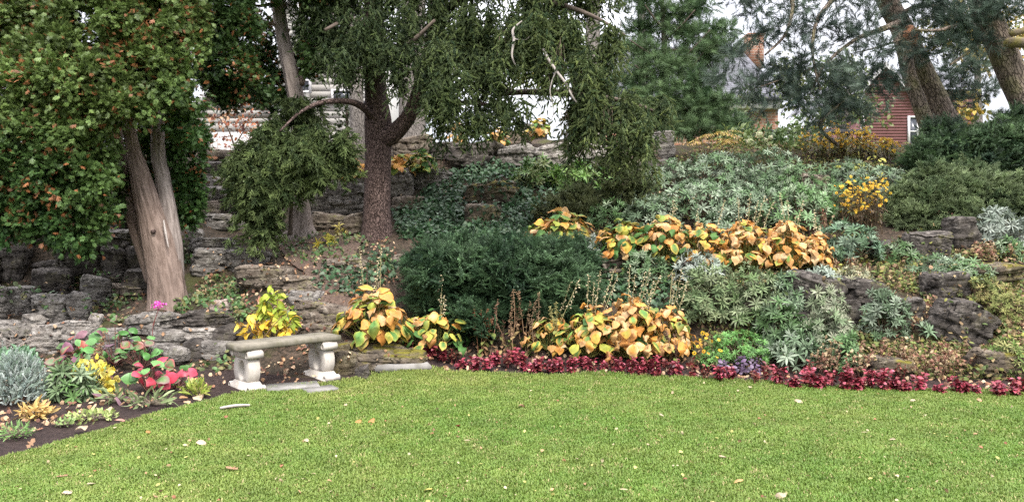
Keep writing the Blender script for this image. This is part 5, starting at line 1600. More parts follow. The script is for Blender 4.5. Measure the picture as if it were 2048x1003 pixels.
leafy_tree(1500, 22, 'dark leafy hedge tree beneath the brick house eaves', [[(1480, 320, 22, 5), (1480, 250, 22, 3)]], [(1430, 250, 60, 30, 22), (1490, 245, 40, 30, 22), (1500, 190, 24, 16, 24)], [(.035, .06, .022), (.05, .08, .03), (.09, .11, .04)], 119)
leafy_tree(410, 26, 'distant grey green tree showing in the gap beside the big cedar', [[(408, 330, 26, 6), (408, 120, 26, 4)]], [(405, 140, 20, 40, 26), (560, 250, 30, 26, 22), (20, 120, 60, 90, 27)], [(.05, .08, .03), (.08, .10, .04)], 122)
leafy_tree(452, 15.5, 'thin sapling with dead orange leaves before the shed', [[(478, 330, 15.5, 2.2), (468, 290, 15.5, 1.8), (452, 250, 15.5, 1.2), (432, 232, 15.5, .8)], [(470, 290, 15.5, 1.2), (495, 250, 15.5, .8)], [(462, 272, 15.5, 1.2), (438, 275, 15.5, .6)]],
           [(435, 240, 25, 9, 15.5, .2), (480, 232, 35, 16, 15.4, .3), (450, 285, 22, 12, 15.5, .2), (500, 260, 25, 16, 15.4, .25)], [(.34, .12, .045), (.28, .10, .06), (.38, .22, .12), (.10, .045, .04)], 125, 'twig', .085, 26, 'sapling')
# columnar dark evergreen by the white house
g = GY(690, 19)
dk = thing('cypress', g, 'small dark columnar evergreen against the white house wall', 'tree')
tb = TB(); tb.tube(*poly([(694, 330, 19, 4), (694, 220, 19, 3)]), n=7); tb.build('trunk', M['twig'], dk, g)
cedar_crown([(694, 260, 18, 40, 19), (690, 220, 14, 30, 19), (700, 290, 16, 30, 19)], 40, 5, .08, (np.array([.012, .022, .01]), np.array([.03, .05, .02])), 130, 0).build('crown', M['leaf'], dk, g)
# ------------------------------------------------------------------ hostas
HG = [(.055, .13, .035), (.09, .19, .05)]
HY_ = [(.40, .36, .06), (.30, .33, .06), (.52, .38, .08)]
HO = [(.54, .27, .055), (.55, .31, .10), (.48, .21, .05), (.55, .37, .17), (.48, .26, .11), (.55, .40, .22)]
def scapes(root, loc, tops, base, col=(.30, .27, .13), bead=(.62, .52, .34), dense=1.0):
    for k, p in enumerate(tops):
        sc = Sc()
        b_ = base + np.array([U(-.06, .06), U(-.05, .05), 0])
        stalk(sc, b_, p, .0055, col, U(-.04, .04), 4, 5)
        h = np.linalg.norm(p - b_)
        n = int(26 * dense)
        t = np.linspace(.58, 1.0, n)
        P = b_ + (p - b_) * t[:, None] + RS.normal(0, .009, (n, 3))
        d = nrm(RS.normal(0, 1, (n, 3)) * [1, 1, .3] + [0, 0, -.5])
        sc.add(POD, P, frame(d, rdir(n)), U(.022, .036, n), np.array(bead) * U(.6, 1.15, n)[:, None])
        sc.build('flower_stalk', M['dull'], root, loc)
POD = T([(0, 0, 0), (-.22, .4, .1), (.22, .4, .1), (0, .4, -.25), (0, 1, 0)], np.array([(0, 1, 2), (0, 2, 3), (0, 3, 1), (4, 2, 1), (4, 3, 2), (4, 1, 3)]))
def hosta(px, py, wpx, hpx, n, ll, label, mixw, droop=.5, scp=(), Y=None, dead=.5, group='yellowing hostas'):
    n = int(n * 2.0); ll *= .72
    """clump standing at column px, row py, WPX wide and HPX high; MIXW: weights of green, yellow, orange"""
    c = G(px, py) if Y is None else GY(px, Y) if Y < 12 else W(px, py, Y)
    k = c[1] / F
    rw, h = wpx * k / 2, hpx * k
    root = thing('hosta', c, label, 'hosta', group)
    az = np.arange(n) * 2.39996 + U(-.4, .4, n)
    t = np.sqrt((np.arange(n) + .5) / n)                 # 0 heart, 1 outside
    lf = ll * U(.7, 1.15, n)
    rad_ = np.clip(t * rw * 1.12 * U(.7, 1.08, n) - lf * .40, .01, None)
    zz = h * (1 - .72 * t ** 3) * np.where(RS.rand(n) < .3, U(.3, .75, n), U(.72, 1.0, n)) * .88
    out = np.stack([np.cos(az), np.sin(az) * .8, 0 * az], 1)
    P = c + out * rad_[:, None] + np.stack([0 * az, 0 * az, zz], 1)
    P[:, 2] = np.maximum(P[:, 2], HX(P[:, 0], P[:, 1]) + .04)
    pit = .55 - (t * 1.0) - U(0, 1, n) * droop
    d = nrm(out * np.cos(pit)[:, None] + np.stack([0 * az, 0 * az, np.sin(pit)], 1) + RS.normal(0, .15, (n, 3)))
    up = nrm(np.array([0, 0, 1.0]) + out * .5 + RS.normal(0, .25, (n, 3)))
    kind = RS.choice(3, n, p=np.array(mixw, float) / sum(mixw))
    c0, c1 = np.zeros((n, 3)), np.zeros((n, 3))
    for q, (pa_, pb_) in enumerate(((HG, HG), (HY_, HY_ + HO[:2]), (HO, HO))):
        m = kind == q
        c0[m] = pick(pa_, m.sum()) * U(.75, 1.15, m.sum())[:, None]
        c1[m] = pick(pb_, m.sum()) * U(.85, 1.2, m.sum())[:, None]
    ye = (kind == 0) & (RS.rand(n) < .5); c1[ye] = pick(HY_, ye.sum())
    gr = (kind == 1) & (RS.rand(n) < .5); c0[gr] = pick(HG, gr.sum()) * 1.5
    R = frame(d, up)
    temp = np.where(kind == 2, np.where(RS.rand(n) < dead, RS.randint(3, 7, n), RS.randint(1, 4, n)), np.where(RS.rand(n) < .25, RS.randint(3, 5, n), RS.randint(0, 3, n)))
    sc = Sc()
    for q in range(7):
        m = temp == q
        sc.add(HOSTA[q], P[m], R[m], np.stack([lf[m] * U(.85, 1.25, m.sum()), lf[m], lf[m]], 1), c0[m], c1[m])
    sc.build('foliage', M['hosta'], root, c, smooth=True)
    st = Sc()
    for j in range(0, n):
        stalk(st, c + out[j] * .05 + [0, 0, .0], P[j] + d[j] * lf[j] * .03, .006, (.30, .30, .09) if kind[j] else (.12, .2, .06), U(-.05, .05), 3, 3)
    st.build('leaf_stems', M['hosta'], root, c)
    if len(scp):
        scapes(root, c, [W(a, b_, c[1] + U(-.15, .25)) for a, b_ in scp], c)
    return root
hosta(748, 690, 160, 128, 62, .24, 'tall golden hosta with large drooping leaves at the top of the mossy steps', (1.6, 3, 5), .45, [(718, 492), (762, 488), (757, 520)], dead=.25)
hosta(868, 700, 142, 92, 40, .17, 'small hosta half green and half tan with one cream seed stalk', (4, 4, 3), .5, [(884, 550), (890, 590)], dead=.8)
hosta(1100, 700, 110, 80, 40, .16, 'thin wilting hosta between the dead brown spikes and the big tan hosta', (3, 3, 4), .8, [(1142, 562), (1160, 556)], dead=.9)
hosta(1180, 712, 130, 118, 60, .18, 'big tan hosta with pale green patches beside the wilting hosta', (1.5, 3, 5), .7, [(1177, 548), (1200, 540), (1188, 562), (1230, 535), (1236, 550)], dead=.7)
hosta(1262, 716, 150, 138, 78, .19, 'broad tan and yellow hosta in the middle of the front row', (.9, 3, 6), .7, [(1260, 530), (1270, 550), (1290, 545), (1300, 535), (1308, 560), (1320, 550)], dead=.7)
hosta(1335, 714, 120, 110, 62, .19, 'wilted tan hosta beside the small yellow daisies', (.4, 2, 7), .8, [(1345, 540), (1352, 560), (1365, 535), (1375, 560)], dead=.75)
hosta(1120, 482, 140, 88, 46, .22, 'orange and green hosta just above the dark yew', (2.5, 2, 4), .4, dead=.4, Y=11.15)
hosta(1245, 512, 120, 100, 56, .20, 'hosta with green centre at the yew end of the orange mass', (3.5, 3, 3.5), .45, dead=.5, Y=10.52)
hosta(1325, 520, 130, 104, 66, .19, 'green and peach hosta second along the orange mass', (2.8, 2.5, 5), .55, [(1348, 400), (1352, 410)], dead=.55, Y=10.47)
hosta(1405, 530, 130, 104, 66, .18, 'peach hosta with pale green leaves in mid orange mass', (1.8, 2, 6), .6, [(1395, 420), (1450, 400)], dead=.6, Y=10.32)
hosta(1490, 545, 140, 112, 80, .17, 'wide orange hosta with many seed stalks behind', (.6, 1, 8), .7, [(1475, 395), (1500, 388), (1516, 400), (1530, 392), (1545, 405)], dead=.65, Y=10.22)
hosta(1572, 552, 130, 112, 80, .17, 'orange hosta above the biggest dark ledge block', (.4, .7, 9), .7, [(1560, 385), (1575, 400), (1592, 430), (1606, 400)], dead=.65, Y=10.12)
hosta(1628, 548, 80, 78, 44, .16, 'last small orange hosta at the ledge end of the mass', (.2, .3, 9), .8, [(1628, 420), (1640, 450)], dead=.7, Y=10.12)
hosta(706, 356, 66, 40, 26, .21, 'small orange hosta on the rocks beside the spruce trunk', (.8, 4, 4), .4, dead=.3, Y=13.1)
hosta(796, 348, 70, 42, 24, .24, 'yellow hosta leaves just past the spruce trunk', (.8, 5, 3), .4, dead=.3, Y=13.3)
hosta(842, 344, 62, 52, 32, .18, 'green and yellow hosta on the long grey ledge stone', (5, 4, 1.2), .35, dead=.3, Y=13.3)
hosta(912, 284, 40, 50, 16, .2, 'orange leaved hosta glimpsed through the spruce curtain', (.5, 5, 3), .5, dead=.3, Y=14.9)
hosta(992, 290, 56, 40, 20, .2, 'yellow and peach hosta on top of the upper wall', (2, 4, 3), .5, dead=.3, Y=14.6)
hosta(1078, 276, 50, 48, 18, .22, 'yellow hosta high on the wall under the dead branch', (.8, 6, 2), .5, dead=.3, Y=14.9)

# ------------------------------------------------------------------ grey-green and green mounds of rosettes
def mound(px, py, wpx, hpx, n, ll, label, cols, cat='perennial', name='grey_leaved_perennial', temps=ROSE + ROSE_TIGHT, mat='dull', hang=.0, tip=1.2, group='grey green mounds on the slope', stems=False, dens=1.7):
    c = G(px, py)
    k = c[1] / F
    r = np.array([wpx * k / 2, max(wpx * k * .38, .15), hpx * k])
    root = thing(name, c, label, cat, group)
    n = int(n * dens)
    d = rdir(n * 2)
    d = d[d[:, 2] > -.05][:n]
    n = len(d)
    ll *= .88
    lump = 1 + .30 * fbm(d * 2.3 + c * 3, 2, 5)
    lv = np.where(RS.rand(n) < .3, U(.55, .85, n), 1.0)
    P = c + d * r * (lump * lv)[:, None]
    gz = HX(P[:, 0], P[:, 1])
    P[:, 2] = np.maximum(P[:, 2], gz + .03)
    nn = nrm(d / r * min(r) + [0, 0, .35] + RS.normal(0, .25, (n, 3)) - np.array([0, 0, hang]))
    R = frame(np.cross(nn, rdir(n)), nn)
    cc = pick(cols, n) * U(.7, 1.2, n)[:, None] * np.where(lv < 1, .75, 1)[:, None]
    s = ll * U(.5, 1.3, n)
    cc *= U(.8, 1.15)
    w = RS.randint(0, len(temps), n)
    sc = Sc()
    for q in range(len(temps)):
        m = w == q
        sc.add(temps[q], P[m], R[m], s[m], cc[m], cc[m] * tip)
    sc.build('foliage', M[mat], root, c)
    st = Sc()
    for j in range(0, n, 3):
        stalk(st, c + (P[j] - c) * np.array([.35, .35, 0]) + [0, 0, -.02], P[j], .006, np.array([.16, .12, .08]) * U(.6, 1.2), U(-.03, .03))
    st.build('stems', M['dull'], root, c)
    return root
GGA = [(.17, .22, .145), (.125, .18, .105), (.23, .275, .20), (.09, .145, .07)]
GGB = [(.10, .17, .07), (.13, .20, .10), (.07, .13, .045), (.19, .24, .15)]
GSI = [(.235, .27, .225), (.19, .23, .18), (.28, .31, .265)]
MOUNDS = [
    (1440, 368, 160, 62, 150, .10, 'pale grey green mound crowning the slope below the yellow fern shrub', GGA), (1535, 372, 140, 72, 140, .10, 'grey green mound crowning the slope below the hydrangea', GGA),
    (1335, 374, 120, 48, 90, .10, 'grey green mound beside the dark low block at the wall end', GGA), (1275, 410, 70, 44, 60, .10, 'small grey green mound under the spruce curtain tips', GGA),
    (1600, 392, 130, 60, 110, .10, 'green grey mound over the brown stone high on the slope', GGB), (1690, 372, 110, 50, 90, .10, 'loose grey mound just below the upper daisies', GGA),
    (1390, 432, 170, 66, 170, .105, 'wide grey green mound in mid slope above the orange hostas', GGA), (1500, 440, 160, 72, 170, .105, 'dense grey green mound behind the hosta seed stalks', GGA), (1600, 448, 130, 72, 130, .105, 'green mound between the seed stalks and lower daisies', GGB),
    (1300, 458, 120, 58, 110, .11, 'spiky grey green mound above the green hosta leaves', GGA), (1222, 448, 84, 44, 70, .11, 'small dull green mound between wall plants and orange hosta', GGB), (1440, 475, 90, 40, 70, .10, 'narrow grey mound tucked behind the peach hosta', GGA),
    (1770, 400, 110, 60, 90, .10, 'grey mound between the lower daisies and the juniper', GGA), (1660, 430, 80, 60, 60, .1, 'green mound at the foot of the lower daisies', GGB),
    (1700, 514, 130, 62, 110, .105, 'blue grey mound right below the lower daisies', [(.10, .16, .10), (.15, .20, .14), (.08, .13, .07)]), (1190, 525, 64, 50, 60, .09, 'silvery felted mound leaning on the dark yew', GSI),
    (1290, 560, 84, 50, 70, .10, 'shaded green mound between the two rows of hostas', GGB), (1400, 560, 100, 52, 90, .095, 'silver white mound under the peach hosta', GSI),
    (1420, 630, 130, 92, 150, .10, 'big dull olive mound beside the wilted tan hosta', [(.12, .16, .075), (.16, .19, .10), (.09, .13, .06)]), (1500, 636, 120, 96, 140, .10, 'large olive and grey mound above the bright green mat', [(.13, .17, .085), (.17, .20, .115), (.10, .15, .06)]), (1568, 620, 84, 70, 80, .10, 'grey mound touching the biggest dark ledge block', GGA),
    (1556, 690, 90, 74, 80, .115, 'strap leaved green mound in front of the dark ledge', GGB), (1586, 726, 100, 56, 70, .115, 'pale green mound just behind the crimson row by the ledge', GGA), (1622, 700, 70, 50, 50, .10, 'small green mound under the small dark ledge block', GGB),
    (1660, 700, 90, 80, 100, .09, 'tall hanging grey mound lower half before the ledge', [(.20, .23, .15), (.15, .2, .11), (.26, .27, .19)]), (1655, 640, 74, 60, 70, .09, 'tall hanging grey mound upper half before the ledge', [(.22, .24, .16), (.17, .21, .12), (.28, .28, .2)]),
    (1690, 735, 60, 60, 60, .09, 'blue green trailing mound at the foot of the hanging grey mound', GGB), (1772, 670, 84, 84, 100, .09, 'rounded grey mound between two dark blocks of the ledge', GGA),
    (1640, 566, 70, 28, 34, .09, 'pale rosettes on the edge of the biggest ledge block', GSI), (1700, 570, 90, 34, 40, .08, 'straw coloured rosettes trailing over the ledge top', [(.40, .36, .24), (.32, .32, .2), (.26, .28, .18)]),
    (1875, 545, 110, 34, 60, .09, 'low grey green mat below the dark sloping boulder', GGA), (1990, 492, 110, 74, 80, .115, 'silvery rosettes hanging beside the brown cut block', GSI), (1800, 520, 90, 36, 50, .09, 'low green tuft between two dark stones in mid slope', GGB),
    (1940, 560, 90, 36, 50, .09, 'small green mat above the dark layered block', GGB), (2020, 512, 70, 34, 40, .09, 'fresh green rosettes at the frame edge under silvery ones', GGB), (2010, 740, 90, 60, 70, .075, 'green leafy mound behind the last crimson plants', [(.10, .15, .04), (.15, .19, .06), (.2, .2, .08)]),
    (1845, 672, 34, 22, 8, .11, 'single pale rosette growing beside the tilted boulder', GGA), (1500, 412, 80, 36, 40, .1, 'small grey mound nestled above the dense one', GGA), (1960, 600, 110, 44, 60, .07, 'olive mat above the tip of the tilted boulder', [(.14, .15, .05), (.2, .18, .07), (.1, .12, .04)]), (2020, 640, 80, 50, 50, .07, 'mossy green mat just past the tip of the tilted boulder', [(.14, .16, .05), (.2, .2, .07)]),
]
for q in MOUNDS:
    mound(*q, hang=.25 if 'hang' in q[6] or 'trail' in q[6] else 0)
mound(1480, 716, 130, 54, 130, .055, 'bright green low leafy mat above the purple plants', [(.10, .24, .05), (.13, .28, .07), (.08, .19, .045)], 'ground cover plant', 'leafy_mat', ROSE, 'leaf')
mound(1430, 728, 80, 26, 60, .05, 'lower fringe of bright green leaves above the purple plants', [(.12, .26, .06), (.15, .3, .08)], 'ground cover plant', 'leafy_mat', ROSE, 'leaf')
mound(1078, 366, 90, 48, 40, .17, 'green drooping perennial below the pale wall blocks', [(.08, .16, .035), (.12, .21, .05), (.2, .24, .09)], 'perennial', 'leafy_perennial', ROSE, 'glossy', group='leafy perennials under the upper wall')
mound(1168, 378, 110, 48, 44, .17, 'lush strap leaved perennial below the long pale wall block', [(.08, .17, .03), (.12, .22, .05), (.17, .26, .07)], 'perennial', 'leafy_perennial', ROSE, 'glossy', group='leafy perennials under the upper wall')
mound(1222, 345, 40, 40, 16, .15, 'small yellow green perennial beside the spruce curtain', [(.16, .27, .05), (.22, .3, .06)], 'perennial', 'leafy_perennial', ROSE, 'glossy', group='leafy perennials under the upper wall')
mound(2030, 384, 54, 62, 22, .17, 'bright yellow green broad leaved perennial at the frame edge', [(.22, .34, .05), (.36, .40, .06), (.16, .26, .05)], 'perennial', 'leafy_perennial', ROSE, 'hosta')
mound(1986, 362, 30, 24, 10, .13, 'small yellow leaved perennial beside the spreading yew', [(.6, .4, .08), (.5, .36, .1)], 'perennial', 'leafy_perennial', ROSE, 'hosta')

# ------------------------------------------------------------------ evergreen shrubs
def shrub(root_px, root_py, blobs, label, name, cat, temps, size, per, K, cols, seed, lump=.35, layered=0.0, jit=.07, mat='needle'):
    c = G(root_px, root_py)
    root = thing(name, c, label, cat)
    P, Nn, B = blob_pts(blobs, per, .25, lump, seed, .6)
    n = len(P)
    ca = cols[0] + (np.array(cols[1]) - cols[0]) * np.clip(.45 + .7 * fbm(P * 2.2, 2, seed) + RS.normal(0, .2, n), 0, 1)[:, None]
    P2 = np.repeat(P, K, 0) + RS.normal(0, jit, (n * K, 3)) * [1, 1, 1 - layered * .6]
    nn = np.repeat(Nn, K, 0)
    cc = np.repeat(ca, K, 0) * U(.75, 1.25, n * K)[:, None]
    d = nrm(nn * [1, 1, 1 - layered] + RS.normal(0, .5, (n * K, 3)) * [1, 1, 1 - layered * .6] + [0, 0, .1])
    P2[:, 2] = np.maximum(P2[:, 2], HX(P2[:, 0], P2[:, 1]) + .03)
    R = frame(d, nrm(RS.normal(0, .5, (n * K, 3)) + nn * .5 + [0, 0, .6]))
    s = U(.7, 1.25, n * K) * size
    w = RS.randint(0, len(temps), n * K)
    sc = Sc()
    for q in range(len(temps)):
        m = w == q
        sc.add(temps[q], P2[m], R[m], s[m], cc[m], cc[m] * 1.6)
    sc.build('foliage', M[mat], root, c)
    tb = TB()
    C, Rr = blobs3(blobs)
    for k, q in enumerate(C):
        tb.tube(np.array([c + [0, .1, -.05], (c + q) / 2 + [0, .05, -.05], q]), np.array([.03, .022, .008]), n=6, seed=seed + k)
    tb.build('branches', M['twig'], root, c)
    return root
shrub(985, 690, [(985, 570, 110, 60, 10.0, .5), (892, 558, 62, 52, 10.0, .5), (920, 520, 80, 36, 10.1, .5), (1010, 528, 90, 32, 10.0, .5), (1095, 542, 70, 44, 10.0, .5), (1130, 590, 55, 55, 9.9, .45), (1060, 588, 80, 34, 9.8, .45), (945, 630, 56, 36, 9.75, .4), (862, 528, 38, 28, 10.1, .35), (1150, 514, 30, 22, 10.2, .3), (1040, 506, 50, 16, 10.25, .3), (868, 590, 36, 28, 9.95, .35)],
      'dense dark green yew spreading between the small hosta and the orange hostas', 'yew_shrub', 'shrub', YEWP, .16, 75, 7, (np.array([.011, .030, .013]), np.array([.064, .112, .050])), 201, .6, .25, jit=.06)
shrub(1930, 352, [(1920, 300, 75, 26, 12.6), (1980, 280, 60, 24, 12.6), (1870, 305, 50, 20, 12.6), (1960, 325, 80, 20, 12.5), (2040, 290, 50, 35, 12.6), (1900, 270, 50, 18, 12.8), (2020, 250, 40, 26, 12.9), (1850, 325, 40, 14, 12.5), (2070, 330, 50, 26, 12.5)],
      'dark spreading yew in front of the leaning pine trunks', 'spreading_yew', 'shrub', YEWP, .19, 46, 7, (np.array([.012, .028, .014]), np.array([.062, .105, .040])), 202, .5, .45)
JC = (np.array([.055, .085, .040]), np.array([.19, .235, .115]))
shrub(1880, 470, [(1860, 400, 60, 26, 11.4), (1920, 380, 60, 26, 11.5), (1980, 400, 60, 28, 11.4), (1830, 440, 45, 28, 11.2), (1900, 430, 60, 26, 11.2), (1960, 440, 50, 22, 11.2), (2040, 420, 50, 28, 11.3), (1870, 355, 40, 16, 11.8), (1940, 352, 40, 14, 11.9), (2030, 380, 40, 20, 11.6), (1820, 400, 36, 22, 11.5)],
      'layered grey green juniper spreading over the brown cut block', 'juniper', 'shrub', JUNP, .14, 60, 9, JC, 203, .6, .5, .065)
shrub(1240, 400, [(1190, 430, 60, 20, 12.0, .3), (1130, 420, 50, 16, 12.1, .3), (1250, 380, 40, 40, 12.0, .25), (1235, 345, 24, 40, 12.2, .2), (1160, 398, 60, 12, 12.3, .3)],
      'low feathery juniper at the foot of the spruce curtain', 'juniper', 'shrub', JUNP, .14, 60, 6, (np.array([.045, .058, .028]), np.array([.11, .125, .055])), 204, .4, .3, .07)
# broadleaf understory under the brick house
shrub(1500, 330, [(1470, 285, 40, 22, 15.5), (1540, 282, 50, 24, 15.5), (1600, 270, 40, 20, 16), (1510, 300, 50, 18, 15.0), (1560, 300, 40, 16, 15)], 'green hydrangea bush with cream flower heads below the brick house', 'hydrangea', 'shrub', OVATE, .11, 40, 6, (np.array([.05, .09, .03]), np.array([.15, .19, .06])), 205, .4, 0, .09, 'leaf')
hyd = bpy.data.objects['hydrangea']
hl = np.array(hyd.location)
BL = T(np.concatenate([np.stack([np.cos(np.arange(6) * pi / 3), np.sin(np.arange(6) * pi / 3), np.zeros(6)], 1) * .6, [[0, 0, .2]]]), np.array([(6, i, (i + 1) % 6) for i in range(6)]))
for (px, py, r_) in ((1519, 270, 8), (1500, 284, 8), (1536, 292, 8), (1509, 300, 7), (1549, 295, 7), (1530, 282, 6), (1558, 302, 7), (1541, 276, 5)):
    c = W(px, py, 14.7); rr = r_ * 14.7 / F
    d = rdir(90)
    sc = Sc(); sc.add(BL, c + d * rr * U(.8, 1.05, 90)[:, None], frame(np.cross(d, rdir(90)), d), U(.020, .032, 90), pick([(.52, .55, .32), (.62, .58, .40), (.42, .48, .24)], 90))
    stalk(sc, c - [0, 0, rr], c - [0, -.1, .4], .006, (.2, .2, .08))
    sc.build('flower_head', M['bloom'], hyd, hl)
# yellow fern-like shrub
def pinnate(name, label, px, py, tips, Y, cols, ll, cat='shrub'):
    c = GY(px, Y)
    root = thing(name, c, label, cat)
    sc = Sc(); st = Sc()
    for (a, b_, l) in tips:
        mid = W(a, b_, Y + U(-.2, .1))
        stalk(st, c + [0, 0, -.02], mid, .007, (.2, .15, .07), U(-.05, .05), 4, 4)
        for s in range(4):
            az = U(0, 2 * pi)
            d0 = nrm(np.array([cos(az), sin(az) * .6, U(-.1, .3)]))
            n = 9
            t = (np.arange(n) + .5) / n
            P = mid + d0 * (t * l)[:, None] + np.array([0, 0, -1.0]) * (t ** 2 * l * .4)[:, None]
            side = np.cross(d0, [0, 0, 1.0])
            for sg in (-1, 1):
                dd = nrm(d0 * .5 + side * sg + RS.normal(0, .12, (n, 3)) + [0, 0, -.35])
                sc.add(LANCE[1], P, frame(dd, np.tile([0, 0, 1.0], (n, 1))), ll * (1 - .5 * t) * U(.8, 1.2, n), pick(cols, n) * U(.75, 1.2, n)[:, None])
            stalk(st, mid, P[-1], .003, (.3, .2, .08), 0, 3, 2)
    sc.build('foliage', M['hosta'], root, c); st.build('stems', M['dull'], root, c)
    return root
YC = [(.60, .42, .14), (.52, .36, .09), (.40, .36, .10), (.62, .40, .22)]
pinnate('sumac', 'pale yellow fern leaved shrub beside the hydrangea', 1428, 330, [(1420, 268, .45), (1440, 264, .45), (1455, 278, .45), (1402, 284, .35), (1440, 296, .4), (1470, 284, .35), (1425, 300, .35)], 14.9, YC, .12)
pinnate('sumac', 'tangle of tan withered fronds at the end of the upper wall', 1380, 345, [(1370, 312, .4), (1395, 306, .4), (1410, 318, .35), (1360, 322, .3), (1385, 325, .3)], 14.3, [(.36, .22, .12), (.30, .17, .10), (.42, .28, .16)], .09)

# ------------------------------------------------------------------ daisies
def daisy_t():
    V, Fq, w = [(0, 0, .10)], [], [1.0]
    for k in range(10):
        a = k * 2 * pi / 10
        u_, v_ = np.array([cos(a), sin(a), 0]), np.array([-sin(a), cos(a), 0])
        b = len(V)
        V += [u_ * .25 - v_ * .10, u_ * .25 + v_ * .10, u_ * .7 + v_ * .16 - [0, 0, .03], u_ * 1.0 - [0, 0, .14], u_ * .7 - v_ * .16 - [0, 0, .03]]
        w += [0] * 5
        Fq.append((b, b + 4, b + 3, b + 2, b + 1)[::-1])
    cone = []
    b = len(V)
    for k in range(7):
        a = k * 2 * pi / 7
        V.append((cos(a) * .32, sin(a) * .32, .03)); w.append(1)
    V.append((0, 0, .30)); w.append(1)
    cone = [(b + k, b + (k + 1) % 7, b + 7) for k in range(7)]
    return T(V, [np.array(Fq), np.array(cone)], w)
DAISY = daisy_t()
def daisies(px, py, wpx, hpx, nst, label, leafcol, Y=None, fl=.029, cols=((.62, .38, .025), (.66, .44, .04), (.56, .29, .02)), name='black_eyed_daisy', cat='flowering plant'):
    c = G(px, py) if Y is None else GY(px, Y)
    k = c[1] / F
    rw, h = wpx * k / 2, hpx * k
    root = thing(name, c, label, cat, 'yellow daisies on the slope')
    fo, st, fw = Sc(), Sc(), Sc()
    for j in range(nst):
        b_ = c + np.array([U(-.7, .7) * rw, U(-.4, .4) * rw, 0]); b_[2] = HX(b_[0], b_[1])[0]
        tp = b_ + np.array([U(-.3, .3) * rw, U(-.3, .1) * rw, h * U(.45, 1.05)])
        stalk(st, b_, tp, .005, np.array([.10, .07, .04]) * U(.7, 1.4), U(-.06, .06), 3, 4)
        n = RS.randint(5, 11)
        t = U(.15, .95, n)
        P = b_ + (tp - b_) * t[:, None]
        d = nrm(RS.normal(0, 1, (n, 3)) * [1, 1, .3] + [0, 0, -.2])
        fo.add(LANCE[1], P, frame(d, np.tile([0, 0, 1.0], (n, 1))), U(.05, .11, n), pick(leafcol, n) * U(.7, 1.25, n)[:, None])
        m = RS.randint(1, 4)
        q = tp + RS.normal(0, .045, (m, 3)) * [1, 1, .8]
        nn = nrm(np.array([0, -.75, .6]) + RS.normal(0, .45, (m, 3)))
        fw.add(DAISY, q, frame(np.cross(nn, rdir(m)), nn), fl * U(.75, 1.2, m), pick(cols, m), np.tile([.035, .018, .012], (m, 1)))
        for z in q: stalk(st, tp - [0, 0, .06], z, .003, (.12, .1, .05), 0, 3, 1)
    fo.build('foliage', M['leaf'], root, c); st.build('stems', M['dull'], root, c); fw.build('blossoms', M['bloom'], root, c)
    return root
GL = [(.07, .10, .03), (.12, .14, .04), (.20, .17, .05)]
daisies(1650, 340, 110, 60, 80, 'orange daisies growing by the black rail fence', GL, 14.2)
daisies(1712, 346, 90, 54, 60, 'orange daisies mixed with pale yellow leaves', GL + [(.38, .36, .08), (.45, .42, .1)], 14.2)
daisies(1770, 348, 70, 46, 30, 'sparse daisies below the red house gable', GL, 14.0)
mound(1690, 360, 90, 44, 20, .12, 'yellow green leafy clump in front of the orange daisies', [(.42, .44, .09), (.3, .36, .08), (.5, .42, .1)], 'perennial', 'leafy_perennial', OVATE, 'hosta', group='yellow leafy clumps')
mound(1748, 356, 60, 44, 16, .12, 'paler yellow leafy clump beside the yellow green one', [(.5, .48, .12), (.4, .4, .12)], 'perennial', 'leafy_perennial', OVATE, 'hosta', group='yellow leafy clumps')
daisies(1720, 462, 110, 96, 90, 'tall dark stemmed clump of yellow daisies in mid slope', [(.055, .06, .025), (.09, .06, .03), (.13, .08, .04)], None, .023)
daisies(1412, 738, 70, 60, 8, 'few fading daisies beside the wilted tan hosta', [(.10, .12, .04), (.2, .14, .07), (.07, .09, .03)], None, .024)

# ------------------------------------------------------------------ crimson bedding row
def bedding(seed, tall, nl, pal):
    r = np.random.RandomState(seed)
    fo, st = Sc(), Sc()
    for s in range(r.randint(3, 6)):
        az = r.uniform(0, 2 * pi)
        base = np.array([cos(az), sin(az), 0]) * r.uniform(0, .05)
        h = tall * r.uniform(.6, 1.05)
        top = base * r.uniform(1, 2.2) + [0, 0, h]
        stalk(st, base, top, .006, (.16, .035, .035), 0, 4, 3)
        n = nl
        t = r.uniform(.1, 1, n)
        P = base + (top - base) * t[:, None]
        a = r.uniform(0, 2 * pi, n)
        el = r.uniform(-.5, .7, n)
        d = np.stack([np.cos(a) * np.cos(el), np.sin(a) * np.cos(el), np.sin(el)], 1)
        up = nrm(np.stack([r.normal(0, .5, n), r.normal(-.3, .5, n), np.ones(n)], 1))
        c0 = np.array(pal)[r.choice(len(pal), n)] * r.uniform(.6, 1.1, n)[:, None]
        fo.add(OVATE[r.randint(2)], P + d * .012, frame(d, up), np.stack([r.uniform(.036, .064, n) * 1.3] + [r.uniform(.036, .064, n)] * 2, 1), c0, c0 * [1.35, 1.6, 1.5])
    a = fo.build('foliage', M['glossy']); b_ = st.build('stems', M['glossy'])
    root = bpy.data.objects.new('crimson_bedding_plant', None)
    COL.objects.link(root)
    a.parent = root; b_.parent = root
    return root
CR = [(.22, .022, .038), (.14, .016, .025), (.30, .04, .065), (.08, .016, .02), (.23, .045, .045), (.42, .10, .14)]
DK = [(.10, .015, .02), (.16, .03, .03), (.22, .05, .04), (.13, .06, .04)]
protos = [bedding(500 + k, t, n, CR) for k, (t, n) in enumerate(((.17, 32), (.20, 36), (.14, 30), (.23, 32), (.16, 40)))] + [bedding(520 + k, .24, 13, DK) for k in range(2)]
